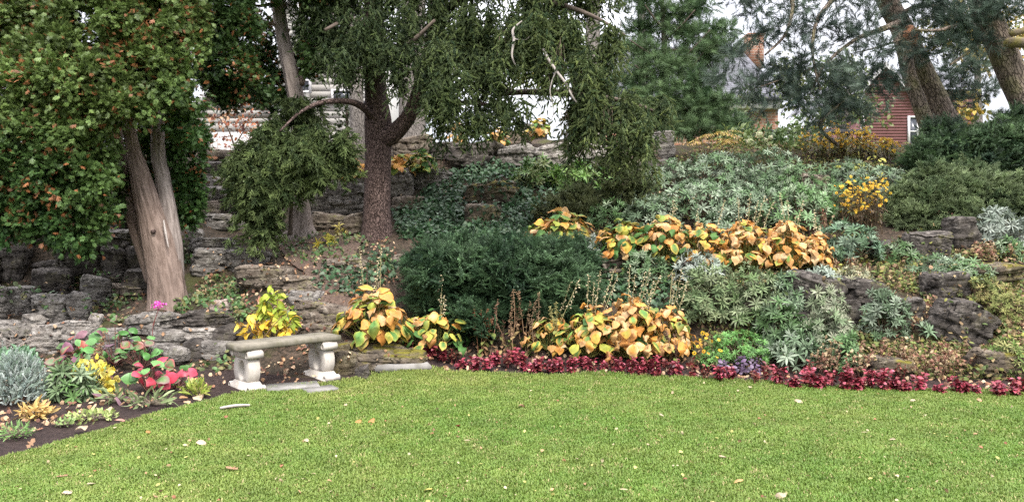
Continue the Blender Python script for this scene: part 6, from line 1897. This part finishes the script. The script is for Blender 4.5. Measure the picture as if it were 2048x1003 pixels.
ROW = [(820, 692, 2), (842, 702, 4), (862, 706, 0), (886, 714, 3), (924, 734, 2), (975, 740, 1), (992, 728, 0), (1029, 726, 1), (1060, 742, 2), (1104, 742, 4), (1140, 744, 3), (1162, 736, 1), (1206, 738, 2), (1240, 744, 0), (1280, 748, 4), (1312, 752, 3),
       (1332, 742, 5), (1385, 752, 6), (1436, 762, 1), (1458, 756, 0), (1512, 764, 5), (1532, 758, 6), (1560, 768, 1), (1588, 774, 0), (1612, 768, 3), (1636, 776, 4), (1660, 772, 1), (1688, 778, 3), (1714, 780, 4), (1738, 776, 1), (1764, 780, 3), (1790, 778, 0),
       (1812, 782, 4), (1842, 782, 1), (1880, 784, 2), (1922, 785, 4), (1956, 786, 2), (2000, 790, 4), (2030, 790, 1), (2052, 784, 0), (1180, 706, 5), (1210, 726, 5), (1800, 762, 5), (1756, 756, 6), (1620, 752, 5), (1700, 760, 6), (906, 726, 5), (946, 738, 0), (1014, 734, 5), (1046, 736, 3), (1080, 740, 0), (1122, 742, 1), (1224, 742, 5), (1262, 746, 3), (1296, 746, 1), (1352, 750, 0), (1410, 758, 5), (1182, 742, 1)]
LM = [(845, 'under the small half green hosta'), (985, 'before the dead brown spikes'), (1110, 'before the wilting hosta'), (1190, 'before the big tan hosta'), (1290, 'before the broad yellow hosta'), (1375, 'before the wilted tan hosta'), (1450, 'by the purple heucheras'), (1535, 'past the purple heucheras'), (1600, 'below the strap leaved mound'),
      (1670, 'below the hanging grey mound'), (1735, 'below the rounded grey mound'), (1800, 'below the lowest mossy stone'), (1900, 'below the tilted boulder'), (2020, 'below the mossy bank stone')]
ORD = ['first', 'second', 'third', 'fourth', 'fifth', 'sixth', 'seventh']
seen, used = {}, set()
for px, py, k in sorted(ROW):
    py += 6 if px < 900 else 0
    lm = min(LM, key=lambda q: abs(q[0] - px))[1]
    tone = 'dull maroon' if k >= 5 else 'crimson'
    i = seen[(lm, tone)] = seen.get((lm, tone), 0) + 1
    c = G(px, py)
    o = protos[k] if k not in used else copy_tree(protos[k])
    used.add(k)
    o.location = (c + [0, 0, -.005]).tolist()
    o.rotation_euler = (0, 0, U(0, 6.28))
    s = U(.8, 1.1) if px < 1480 else U(.8, 1.08)
    o.scale = (s * .86, s * .86, s * U(.72, 1.0))
    tag(o, f'{ORD[i - 1]} {tone} bedding plant {lm}, counting from the bench', 'bedding plant', 'red bedding plants along the lawn edge')
for (px, py, lb) in ((1448, 742, 'purple heuchera clump in the bed between crimson plants'), (1496, 744, 'larger frilly purple heuchera clump below the bright green mat')):
    big = px > 1470
    o = mound(px, py, 60 if big else 46, 32 if big else 22, 60 if big else 34, .06, lb, [(.055, .03, .06), (.085, .05, .095), (.035, .02, .038), (.13, .09, .135)], 'heuchera', 'heuchera', ROUND, 'glossy', group='purple heucheras')

# ------------------------------------------------------------------ dead flower spikes and withered plants
def spikes(px, py, tops, label, col=(.22, .13, .085), name='dead_flower_plant', Y=None):
    c = G(px, py) if Y is None else GY(px, Y)
    root = thing(name, c, label, 'withered plant', 'withered flower plants')
    for a, b_ in tops:
        sc = Sc()
        p = W(a, b_, c[1] + U(-.15, .15)); s = c + np.array([U(-.12, .12), U(-.1, .1), 0]); s[2] = HX(s[0], s[1])[0]
        stalk(sc, s, p, .006, np.array(col) * 1.1, U(-.05, .05), 4, 4)
        n = 54
        t = U(.55, 1.0, n)
        P = s + (p - s) * t[:, None] + RS.normal(0, .006, (n, 3))
        d = nrm(RS.normal(0, 1, (n, 3)) * [1, 1, .4] + [0, 0, .3])
        sc.add(POD, P, frame(d, rdir(n)), U(.028, .045, n) * (1.25 - .5 * t), np.array(col) * U(.6, 1.5, n)[:, None])
        m = 7
        t = U(.02, .5, m); P = s + (p - s) * t[:, None]
        d = nrm(RS.normal(0, 1, (m, 3)) * [1, 1, .3] + [0, 0, -.3])
        cc = pick([(.16, .17, .05), (.30, .22, .10), (.22, .13, .07), (.12, .15, .04)], m)
        sc.add(OVATE[1], P, frame(d, np.tile([0, 0, 1.0], (m, 1))), U(.05, .1, m), cc)
        sc.build('spike', M['dull'], root, c)
    return root
spikes(958, 706, [(948, 615), (962, 622), (975, 616), (983, 640)], 'short brown dead spikes beside the small hosta', (.24, .115, .06))
spikes(1000, 704, [(995, 600), (1008, 640), (985, 632)], 'brown dead spikes with one taller stem before the yew')
spikes(1036, 706, [(1026, 578), (1036, 582), (1030, 600), (1042, 620), (1020, 640)], 'tallest straight brown dead spikes before the yew', (.25, .16, .095))
spikes(1068, 708, [(1060, 604), (1078, 584), (1072, 600), (1064, 640), (1084, 640)], 'slanting brown dead spikes next to the wilting hosta', (.22, .15, .09))
spikes(1104, 708, [(1100, 612), (1112, 605), (1108, 650), (1124, 630)], 'olive dead spikes in the wilting hosta', (.24, .22, .09))
spikes(1290, 728, [(1280, 655), (1284, 680), (1296, 690)], 'dark dead stem in front of the broad yellow hosta', (.14, .085, .06))
spikes(1345, 728, [(1330, 660), (1362, 645), (1368, 668), (1352, 690)], 'dark dead stems in front of the wilted tan hosta', (.15, .09, .065))
spikes(1236, 726, [(1232, 662), (1242, 690)], 'dark dead stem in front of the big tan hosta', (.13, .08, .06))
def withered(px, py, wpx, hpx, n, label, Y=None):
    c = G(px, py); k = c[1] / F
    root = thing('withered_plant', c, label, 'withered plant', 'withered plants on the mossy bank')
    st, fo = Sc(), Sc()
    for j in range(n):
        b_ = c + np.array([U(-.5, .5) * wpx * k, U(-.1, .15), 0]); b_[2] = HX(b_[0], b_[1])[0]
        tp = b_ + np.array([U(-.10, .10), U(-.1, .05), hpx * k * U(.5, 1.05)])
        stalk(st, b_, tp, .0045, np.array([.16, .09, .065]) * U(.6, 1.4), U(-.05, .05), 3, 4)
        m = 9
        t = U(.25, 1, m); P = b_ + (tp - b_) * t[:, None] + RS.normal(0, .02, (m, 3))
        d = nrm(RS.normal(0, 1, (m, 3)) * [1, 1, .4] + [0, 0, -.6])
        w = RS.randint(0, 4)
        fo.add(HOSTA[3 + w], P, frame(d, rdir(m)), U(.025, .05, m), pick([(.46, .36, .22), (.55, .42, .26), (.28, .15, .10), (.20, .12, .08), (.32, .24, .12), (.38, .20, .14)], m) * U(.7, 1.15, m)[:, None])
    st.build('stems', M['dull'], root, c); fo.build('foliage', M['hosta'], root, c)
for q in ((1745, 752, 70, 60, 16, 'brown withered plant behind the crimson row below the rounded grey mound'), (1800, 740, 70, 60, 18, 'withered plant with tan leaves on the mossy ledge'), (1850, 752, 60, 56, 14, 'withered brown stems below the tilted boulder'), (1905, 745, 60, 52, 14, 'withered plant with papery leaves on the bright moss stone'),
          (1850, 655, 60, 44, 12, 'tan withered leaves between the dark block and tilted boulder'), (1668, 752, 40, 66, 14, 'brown bare stems hanging under the tall grey mound'), (1960, 740, 60, 46, 12, 'withered stems near the last crimson plants'), (1700, 545, 60, 30, 12, 'dry straw tuft over the ledge'),
          (1930, 470, 80, 40, 16, 'dusty pink withered tops beside the brown cut block'), (1845, 488, 34, 22, 8, 'cream seed heads on the dark sloping boulder'), (1985, 520, 100, 36, 20, 'grey pink withered tops on the mossy mound'), (1640, 478, 34, 60, 12, 'brown withered stems beside the last orange hosta'), (2025, 700, 60, 36, 10, 'papery withered leaves at the frame edge bank'), (1340, 420, 40, 40, 8, 'brown stems poking from the spiky grey mound')):
    withered(*q)

# ------------------------------------------------------------------ planting in the bed beside the bench
def bergenia(px, py, wpx, hpx, n, ll, label, pal, scp=None):
    c = G(px, py); k = c[1] / F
    root = thing('bergenia', c, label, 'bergenia', 'bergenias in the bed by the bench')
    n = int(n * 1.7)
    az = np.arange(n) * 2.4 + U(-.4, .4, n); t = np.sqrt((np.arange(n) + .5) / n)
    out = np.stack([np.cos(az), np.sin(az) * .7, 0 * az], 1)
    n0 = n
    lf = ll * .85 * U(.6, 1.15, n)
    P = c + out * (t * (wpx * k / 2 - lf * .5).clip(.02))[:, None] + np.stack([0 * az, 0 * az, hpx * k * (1 - .7 * t ** 2) * U(.5, .95, n)], 1)
    pit = U(-.4, .9, n) - t * .4
    d = nrm(out * np.cos(pit)[:, None] + np.stack([0 * az, 0 * az, np.sin(pit)], 1))
    up = nrm(np.array([0, -.7, .8]) + out * .2 + RS.normal(0, .35, (n, 3)))
    c0 = pick(pal, n) * U(.8, 1.2, n)[:, None]
    c1 = np.where(RS.rand(n)[:, None] < .3, pick([(.30, .05, .06), (.2, .09, .1)], n), c0 * 1.25)
    sc = Sc(); w = RS.randint(0, 3, n); R = frame(d, up)
    for q in range(3):
        m = w == q
        sc.add(ROUND[q], P[m], R[m], lf[m], c0[m], c1[m])
    sc.build('foliage', M['glossy'], root, c, smooth=True)
    st = Sc()
    for j in range(n): stalk(st, c + out[j] * .03, P[j], .006, (.2, .1, .08), 0, 3, 2)
    st.build('leaf_stems', M['glossy'], root, c)
    return root
BGG = [(.05, .14, .03), (.07, .18, .045), (.09, .2, .06), (.10, .17, .07)]
bergenia(165, 735, 130, 60, 16, .16, 'bergenia with one upright rust red leaf behind the lavender', BGG + [(.15, .06, .09)])
bergenia(232, 730, 120, 96, 20, .17, 'tallest bergenia with purple grey leaves below the front wall', BGG + [(.075, .045, .06), (.10, .06, .075)])
bergenia(282, 735, 110, 70, 18, .15, 'all green bergenia beneath the tall pink flower', BGG)
bergenia(300, 782, 90, 64, 15, .16, 'bergenia turning crimson in front of the green bergenia', [(.40, .035, .06), (.30, .06, .08), (.07, .16, .05), (.10, .2, .06), (.08, .18, .05)])
bergenia(352, 775, 86, 52, 13, .14, 'bergenia with pink and green leaves next to the lawn', [(.36, .05, .08), (.08, .17, .05), (.10, .2, .06), (.3, .08, .1)])
b0 = bergenia(148, 715, 60, 60, 7, .15, 'bergenia holding a single rust red leaf upright', [(.32, .07, .04), (.09, .15, .06), (.2, .1, .12)])
# tall pink flower
c = G(300, 722)
fl = thing('pink_flower', c, 'tall pink flower head on a dark red stem beside the split cedar', 'flower')
s1 = Sc(); pth = [c, W(304, 680, c[1]), W(306, 650, c[1]), W(319, 612, c[1])]
for a, b_ in zip(pth[:-1], pth[1:]): stalk(s1, a, b_, .008, (.16, .05, .045), 0, 4, 2)
s1.build('stem', M['glossy'], fl, c)
s2 = Sc(); n = 60
P = W(317, 610, c[1]) + RS.normal(0, 1, (n, 3)) * [.035, .03, .022]
nn = nrm(RS.normal(0, 1, (n, 3)) + [0, -.5, .3])
s2.add(BL, P, frame(np.cross(nn, rdir(n)), nn), U(.014, .024, n), pick([(.50, .04, .30), (.62, .12, .42), (.36, .02, .20)], n))
s2.build('flower_head', M['bloom'], fl, c)
# lavender, sage, yellow sedum and small things
def bushy(px, py, wpx, hpx, n, ll, label, name, cat, temps, cols, mat='dull', up=.6, tip=1.25):
    c = G(px, py); k = c[1] / F
    root = thing(name, c, label, cat)
    d = rdir(n); d[:, 2] = np.abs(d[:, 2])
    P = c + d * np.array([wpx * k / 2, wpx * k * .4, hpx * k]) * (U(.2, 1, n) ** .5 * (1 + .25 * fbm(d * 2.5 + c, 2, 3)))[:, None]
    dd = nrm(d * .7 + RS.normal(0, .4, (n, 3)) + [0, 0, up])
    cc = pick(cols, n) * U(.7, 1.25, n)[:, None]
    sc = Sc(); w = RS.randint(0, len(temps), n); R = frame(dd, rdir(n))
    for q in range(len(temps)):
        m = w == q; sc.add(temps[q], P[m], R[m], ll * U(.7, 1.2, m.sum()), cc[m], cc[m] * tip)
    sc.build('foliage', M[mat], root, c)
    st = Sc()
    for j in range(0, n, max(1, n // 40)): stalk(st, c, P[j], .005, (.18, .15, .11), U(-.03, .03), 3, 2)
    st.build('stems', M['dull'], root, c)
    return root
LAV = [(.25, .29, .25), (.20, .25, .22), (.31, .34, .31), (.17, .22, .17)]
bushy(20, 800, 150, 92, 1500, .085, 'silver grey lavender bush at the corner of the bed', 'lavender', 'shrub', FEATH, LAV)
bushy(-60, 790, 120, 90, 700, .085, 'silver grey bush cut by the frame edge', 'lavender', 'shrub', FEATH, LAV)
bushy(24, 745, 110, 42, 500, .085, 'blue green leafy plant just behind the lavender', 'catmint', 'perennial', OVATE, [(.13, .24, .13), (.17, .28, .16), (.1, .19, .1)], 'leaf')
mound(142, 795, 84, 62, 44, .12, 'sage with long grey green leaves between lavender and yellow plant', [(.14, .2, .10), (.2, .25, .15), (.1, .18, .06)], 'sage', 'sage_plant', ROSE, 'dull', group=None)
bushy(186, 785, 92, 70, 210, .06, 'small plant with round lemon yellow leaves', 'yellow_perennial', 'perennial', ROUND, [(.70, .56, .07), (.62, .54, .10), (.72, .62, .18), (.45, .42, .08)], 'hosta', .1)
bushy(70, 832, 46, 20, 90, .11, 'dry blond grass tuft on the bare soil', 'dry_grass_tuft', 'grass tuft', [LANCE[2]], [(.50, .36, .14), (.42, .28, .1)], 'dull', -.1)
bushy(30, 872, 70, 26, 130, .045, 'low bright green seedling at the lawn corner of the bed', 'green_seedling', 'small plant', LANCE, [(.15, .28, .08), (.2, .33, .11)], 'leaf', .1)
bushy(185, 836, 100, 14, 130, .045, 'creeping pale green plant on bare soil below the yellow plant', 'creeping_plant', 'small plant', OVATE, [(.25, .32, .10), (.32, .36, .14)], 'leaf', .1)
bushy(128, 850, 40, 12, 40, .04, 'tiny green seedling between the creeping plant and the bright seedling', 'green_seedling', 'small plant', OVATE, [(.2, .28, .10)], 'leaf', .1)
bushy(240, 800, 80, 24, 40, .13, 'narrow leaved dull green plant in front of the crimson bergenia', 'narrow_leaved_plant', 'small plant', LANCE, [(.14, .18, .08), (.2, .22, .11), (.17, .1, .12)], 'dull', -.1)
bushy(300, 808, 90, 20, 40, .12, 'grey green strap leaves spilling toward the lawn', 'narrow_leaved_plant', 'small plant', LANCE, [(.14, .18, .08), (.2, .24, .12)], 'dull', -.2)
bushy(392, 790, 44, 26, 110, .09, 'bright grass tuft where the bed meets the bench', 'grass_tuft', 'grass tuft', [LANCE[1]], [(.22, .28, .05), (.3, .3, .08)], 'leaf', .4)
spikes(195, 760, [(190, 700), (196, 690), (202, 705), (186, 715), (212, 660)], 'brown dried flower spikes rising behind the yellow plant', (.25, .15, .09))
# bare twiggy shrub at the frame edge
c = G(-10, 740)
tw = thing('bare_twiggy_shrub', c, 'leafless pale twiggy shrub at the frame edge behind the lavender', 'shrub')
for j in range(16):
    sc = Sc()
    p0 = c + np.array([U(-.15, .2), U(-.1, .1), 0]); p = p0
    d = nrm(np.array([U(-.4, .7), U(-.3, .2), 1.2]))
    for s in range(5):
        q = p + d * .11; stalk(sc, p, q, .005 * (1 - .12 * s), np.array([.36, .31, .27]) * U(.8, 1.15), 0, 3, 1)
        if s > 1:
            e2 = q + nrm(d + RS.normal(0, .8, 3)) * U(.08, .2); stalk(sc, q, e2, .0025, (.36, .3, .26), .01, 3, 2)
        p = q; d = nrm(d + RS.normal(0, .35, 3) + [0, 0, -.16 * s])
    sc.build('twig', M['dull'], tw, c)
# yellow shrub behind the bench
c = G(535, 690)
ys = thing('yellow_leaved_shrub', c, 'leafy shrub turning yellow right behind the bench seat', 'shrub')
st, fo = Sc(), Sc()
for (a, b_, nl, g_) in ((543, 556, 26, 1), (556, 575, 22, .8), (530, 590, 20, .6), (580, 610, 22, .5), (592, 620, 16, .6), (500, 625, 14, .1), (478, 640, 14, 0), (520, 630, 16, .3), (548, 620, 18, .2), (562, 640, 16, .1), (490, 655, 12, .1), (575, 655, 14, .1), (515, 600, 10, .3)):
    p = W(a, b_ + 6, c[1] + U(-.15, .1)); b2 = c + np.array([U(-.15, .15), U(-.05, .05), 0])
    stalk(st, b2, p, .006, (.22, .15, .09), U(-.06, .06), 4, 4)
    nl = int(nl * 1.1)
    t = U(.45, 1.02, nl)
    P = b2 + (p - b2) * t[:, None] + RS.normal(0, .015, (nl, 3))
    d = nrm(RS.normal(0, 1, (nl, 3)) * [1, .8, .3] + [0, 0, -.55])
    cy = np.where((RS.rand(nl) < g_)[:, None], pick([(.34, .42, .06), (.42, .46, .07), (.26, .36, .06)], nl), pick([(.66, .46, .05), (.62, .38, .04), (.58, .48, .10), (.55, .36, .14)], nl))
    fo.add(OVATE[1], P, frame(d, nrm(RS.normal(0, .5, (nl, 3)) + [0, -.6, .7])), np.stack([U(.07, .12, nl) * .92] + [U(.085, .14, nl)] * 2, 1), cy, cy * [1.1, 1.05, .9])
fo.build('foliage', M['hosta'], ys, c); st.build('stems', M['dull'], ys, c)

# ------------------------------------------------------------------ creeping cover: ivy, strawberry leaves, low mats, litter
def inpoly(pts, n):
    p = np.array(pts, float)
    lo, hi = p.min(0), p.max(0)
    out = []
    while sum(map(len, out)) < n:
        q = U(0, 1, (n * 2, 2)) * (hi - lo) + lo
        c = np.zeros(len(q), bool)
        j = len(p) - 1
        for i in range(len(p)):
            with np.errstate(divide='ignore', invalid='ignore'):
                c ^= ((p[i, 1] > q[:, 1]) != (p[j, 1] > q[:, 1])) & (q[:, 0] < (p[j, 0] - p[i, 0]) * (q[:, 1] - p[i, 1]) / (p[j, 1] - p[i, 1] + 1e-9) + p[i, 0])
            j = i
        out.append(q[c])
    return np.concatenate(out)[:n]
from mathutils.bvhtree import BVHTree
_v, _f, _n = [], [], 0
for P_, F_ in RB:
    _v += P_.tolist(); _f += (F_ + _n).tolist(); _n += len(P_)
ROCKTREE = BVHTree.FromPolygons(_v, _f)
def on_surface(q):
    """points of the hillside or of a rock on it; and which of them lie on a rock's steep face"""
    P = GN(q[:, 0], q[:, 1])
    wall = np.zeros(len(P), bool)
    tops = np.zeros(len(P), bool)
    for i in range(len(P)):
        d = nrm(np.array([(q[i, 0] - CX) / F, 1.0, -(q[i, 1] - HY) / F]))
        h, n_, _, _ = ROCKTREE.ray_cast((0, 0, CZ), d.tolist())
        if h is not None and h.y < P[i, 1]:
            P[i] = h
            wall[i] = n_.z < .55
            tops[i] = not wall[i]
    return P, wall, tops
def cover(name, label, cat, polys, temps, size, cols, lift, mat='leaf', up=.9, patchy=.0, seed=0, tip=1.2, jit=.5, onrock=.12):
    sc = Sc()
    for pts, n in polys:
        q = inpoly(pts, n)
        P, wall, tops = on_surface(q)
        P = P[~(wall & (RS.rand(len(P)) > onrock)) & ~(tops & (RS.rand(len(P)) > .12 + onrock))]
        if patchy:
            P = P[fbm(P * 2.6, 2, seed) > patchy - .5]
        n = len(P)
        P[:, 2] += RS.rand(n) ** 1.5 * lift * (1 + .6 * fbm(P * 3, 2, seed + 1))
        nn = nrm(RS.normal(0, jit, (n, 3)) + [0, -.45, up])
        d = nrm(RS.normal(0, 1, (n, 3)) + [0, -.3, -.4])
        cc = pick(cols, n) * U(.65, 1.25, n)[:, None] * (1 + .35 * fbm(P * 2, 2, seed + 2))[:, None]
        R = frame(d, nn); w = RS.randint(0, len(temps), n)
        for k in range(len(temps)):
            m = w == k; sc.add(temps[k], P[m], R[m], U(.65, 1.25, m.sum()) * size, cc[m], cc[m] * tip)
    return tag(sc.build(name, M[mat]), label, cat, kind='stuff')
cover('ivy', 'glossy dark green ivy carpeting the slope beside the spruce', 'ground cover', [([(785, 425), (830, 400), (900, 345), (1000, 330), (1060, 360), (1075, 430), (1040, 480), (800, 480)], 5200), ([(620, 545), (690, 525), (790, 500), (800, 560), (700, 600), (640, 585)], 480), ([(1060, 330), (1240, 330), (1260, 440), (1080, 440)], 1300), ([(1180, 520), (1370, 530), (1390, 640), (1200, 610)], 900)],
      [IVY], .075, [(.025, .062, .024), (.038, .085, .034), (.052, .105, .044), (.085, .13, .07)], .14, 'leaf', seed=1)
cover('strawberry_leaves', 'low strawberry leaves creeping among the rocks near the cedar', 'ground cover', [([(0, 575), (230, 540), (300, 610), (250, 650), (0, 600)], 1100), ([(340, 590), (470, 580), (500, 640), (440, 650), (350, 640)], 800), ([(470, 480), (620, 470), (780, 480), (790, 540), (600, 530)], 1100), ([(460, 560), (640, 560), (600, 650), (470, 660)], 500), ([(330, 480), (480, 520), (470, 590), (400, 590)], 300), ([(380, 680), (470, 690), (470, 740), (380, 740)], 160)],
      [ROUND[0], OVATE[0]], .06, [(.05, .11, .03), (.08, .15, .045), (.10, .13, .05), (.17, .16, .06)], .10, 'leaf', patchy=.45, seed=5)
cover('low_mats', 'tangle of low rock plants and moss over the right slope'.replace('right ', 'sunny '), 'ground cover', [([(1200, 400), (1300, 350), (1560, 330), (1830, 330), (2048, 350), (2048, 420), (1700, 500), (1400, 480), (1250, 500)], 5200), ([(1640, 500), (1800, 480), (2048, 500), (2048, 700), (1850, 680), (1700, 560)], 10500), ([(1380, 560), (1580, 560), (1720, 650), (1720, 740), (1400, 700)], 3000), ([(1720, 640), (2048, 640), (2048, 760), (1720, 755)], 6500), ([(1230, 520), (1500, 540), (1680, 540), (1700, 600), (1400, 600), (1230, 560)], 2600), ([(1060, 440), (1220, 430), (1220, 520), (1180, 520)], 500), ([(1340, 318), (1400, 296), (1600, 284), (1840, 290), (1840, 345), (1560, 345), (1350, 350)], 5200), ([(1280, 520), (1420, 540), (1400, 600), (1290, 600)], 500)],
      [OVATE[0], LANCE[1], FEATH[0], ROUND[1]], .050, [(.10, .13, .04), (.15, .17, .055), (.19, .19, .05), (.08, .11, .04), (.24, .18, .09), (.17, .11, .065), (.13, .09, .05)], .11, 'dull', patchy=.20, seed=9, onrock=.0)
cover('leaf_litter', 'fallen brown leaves strewn over soil and rocks under the trees', 'fallen leaves', [([(380, 480), (640, 470), (790, 480), (800, 560), (720, 600), (710, 720), (620, 720), (560, 660), (400, 620)], 1300), ([(0, 560), (300, 560), (460, 700), (460, 770), (330, 810), (0, 880)], 900), ([(460, 715), (720, 715), (800, 700), (720, 760), (480, 775)], 130), ([(700, 700), (1000, 690), (1400, 720), (1700, 745), (2048, 765), (2048, 785), (1400, 755), (900, 745)], 500), ([(600, 340), (1000, 300), (1000, 450), (640, 470)], 300)],
      [HOSTA[0], HOSTA[3], OAK], .046, [(.27, .16, .09), (.20, .10, .06), (.36, .24, .15), (.14, .07, .05), (.42, .31, .2)], .025, 'dull', seed=12, jit=.35)

cover('moss', 'golden green moss cushions spread over the rocks of the slope', 'moss', [([(1640, 500), (1800, 480), (2048, 520), (2048, 745), (1720, 745), (1690, 620)], 9000), ([(690, 660), (840, 680), (840, 735), (650, 750), (640, 660)], 1300), ([(600, 590), (690, 590), (700, 690), (600, 680)], 500)],
      [ROUND[0]], .022, [(.17, .155, .02), (.22, .20, .03), (.12, .12, .02), (.13, .095, .03)], .03, 'dull', patchy=.68, seed=21, jit=.7, onrock=.04)
sc = Sc()
n = 420
q = np.stack([U(-200, 2250, n), U(752, 1040, n)], 1)
Yq = F * CZ / (q[:, 1] - HY); ok = Yq < edge(q[:, 0]) - .08
q, Yq = q[ok], Yq[ok]
Pq = np.stack([(q[:, 0] - CX) / F * Yq, Yq, H(q[:, 0], Yq) + U(.012, .026, len(Yq))], 1)
n = len(Pq)
cq = pick([(.42, .32, .2), (.34, .22, .12), (.46, .40, .24), (.26, .12, .07), (.44, .40, .14)], n) * U(.6, 1.15, n)[:, None]
sc.add(HOSTA[1], Pq, frame(nrm(RS.normal(0, 1, (n, 3)) * [1, 1, .35]), nrm(RS.normal(0, .6, (n, 3)) + [0, 0, 1])), U(.012, .034, n), cq)
tag(sc.build('lawn_litter', M['dull']), 'tiny bits of fallen leaf caught in the lawn', 'fallen leaves', kind='stuff')

# ------------------------------------------------------------------ fallen leaves on the lawn and odds and ends
def dropped(px, py, size, temp, col, label, name='fallen_leaf', curl=.3):
    c = GY(px, F * CZ / (py - HY))
    c = np.array([(px - CX) / F * c[1], c[1], c[2] + .022])
    d = nrm(np.array([U(-1, 1), U(-.5, .5), U(-.1, .1)])); up = nrm(np.array([U(-curl, curl), U(-.5, .1), 1.0]))
    sc = Sc(); col = np.array(col) * .82; sc.add(temp, c[None], frame(d[None], up[None]), np.array([size * .8]), np.array([col]), np.array([col]) * 1.2)
    o = sc.build(name, M['hosta'], loc=c)
    o.location = c.tolist()
    return tag(o, label, 'leaf', 'fallen leaves on the lawn')
TAN, ORA, PAL, RED, YEL = (.42, .25, .15), (.50, .24, .09), (.46, .37, .25), (.30, .07, .05), (.60, .50, .14)
for q in ((476, 944, .115, OAK, TAN, 'big lobed tan oak leaf alone on the near lawn'), (720, 845, .11, HOSTA[1], ORA, 'orange leaf of the pair lying in mid lawn, closer to bench'), (748, 847, .085, HOSTA[3], ORA, 'smaller orange leaf of the pair lying in mid lawn'), (916, 855, .07, HOSTA[1], RED, 'dark red leaf on the lawn below the dead spikes'),
          (395, 888, .10, HOSTA[0], (.62, .42, .32), 'pinkish leaf on the lawn below the bed corner'), (1590, 804, .10, HOSTA[1], PAL, 'cream leaf on the lawn below the strap leaved mound'), (1485, 966, .09, HOSTA[0], (.56, .36, .16), 'upright tan leaf on the lowest middle lawn'), (1568, 993, .10, HOSTA[4], PAL, 'pale leaf at the lowest edge of the lawn'),
          (862, 985, .075, HOSTA[0], YEL, 'yellow green leaf on the lowest lawn below the yew'), (143, 993, .085, OAK, (.60, .45, .36), 'pale leaf on the lawn at the lowest corner'), (112, 958, .09, OAK, TAN, 'tan leaf beside the lowest corner of lawn, near the bed'), (175, 974, .06, HOSTA[0], PAL, 'small cream leaf near the lowest corner'),
          (1440, 917, .065, HOSTA[0], PAL, 'small white leaf in the middle of the lawn below the hostas'), (1040, 817, .09, HOSTA[3], TAN, 'tan leaf on lawn below the tallest dead spikes'), (1735, 868, .06, LANCE[0], PAL, 'pale leaf blade on the far lawn below the ledge'), (1955, 802, .06, HOSTA[0], TAN, 'tan leaf near the crimson row below the tilted boulder'),
          (1830, 803, .06, HOSTA[0], PAL, 'pale leaf near the crimson row below the mossy ledge'), (1500, 776, .06, HOSTA[0], PAL, 'pale leaf near the crimson row below the heucheras'), (1320, 834, .06, HOSTA[1], PAL, 'small pale leaf on lawn before the wilted hosta'), (610, 884, .055, HOSTA[0], PAL, 'small pale leaf on lawn in front of the far bench pedestal'),
          (940, 885, .06, LANCE[0], PAL, 'narrow pale leaf lying in the middle of the lawn'), (1790, 883, .06, HOSTA[0], PAL, 'small pale leaf low on the far lawn'), (690, 812, .05, HOSTA[0], PAL, 'tiny pale leaf on lawn in front of the dressed step'), (1255, 985, .06, LANCE[0], PAL, 'narrow leaf on the lowest lawn below the hostas'), (300, 870, .06, OAK, ORA, 'orange leaf on lawn near the crimson bergenia'),
          (54, 900, .10, OAK, TAN, 'curled tan leaf on the soil edge at the lawn corner'), (232, 846, .11, HOSTA[0], (.58, .30, .24), 'pink leaf on the soil edge below the creeping plant'), (172, 862, .12, HOSTA[3], PAL, 'long cream leaf along the soil edge'), (390, 800, .11, HOSTA[3], PAL, 'cream leaf of the heap at the bed corner, largest'), (372, 808, .10, HOSTA[1], (.55, .36, .22), 'tan leaf of the heap at the bed corner'),
          (402, 792, .08, HOSTA[4], (.6, .45, .3), 'curled leaf of the heap at the bed corner'), (360, 800, .09, HOSTA[0], (.45, .24, .12), 'brown leaf of the heap at the bed corner')):
    dropped(*q)
tb = TB(); tb.tube(np.array([G(440, 822) + [0, 0, .025], G(470, 818) + [0, 0, .03], G(500, 815) + [0, 0, .025]]), np.array([.012, .014, .010]), n=7, seed=91, rough=.1)
o = tb.build('fallen_stick', M['dead_wood'], loc=G(470, 818)); o.location = G(470, 818).tolist(); tag(o, 'short pale stick lying on the lawn before the bench', 'stick')
# yellow seedlings by the spruce foot
mound(650, 494, 30, 24, 6, .12, 'little yellow seedling on the path between the two trunks', [(.6, .5, .06), (.5, .48, .08)], 'seedling', 'yellow_seedling', ROSE, 'hosta', group='seedlings on the path')
mound(684, 472, 16, 22, 4, .10, 'pale yellow seedling behind the little yellow one', [(.6, .52, .16)], 'seedling', 'yellow_seedling', ROSE, 'hosta', group='seedlings on the path')
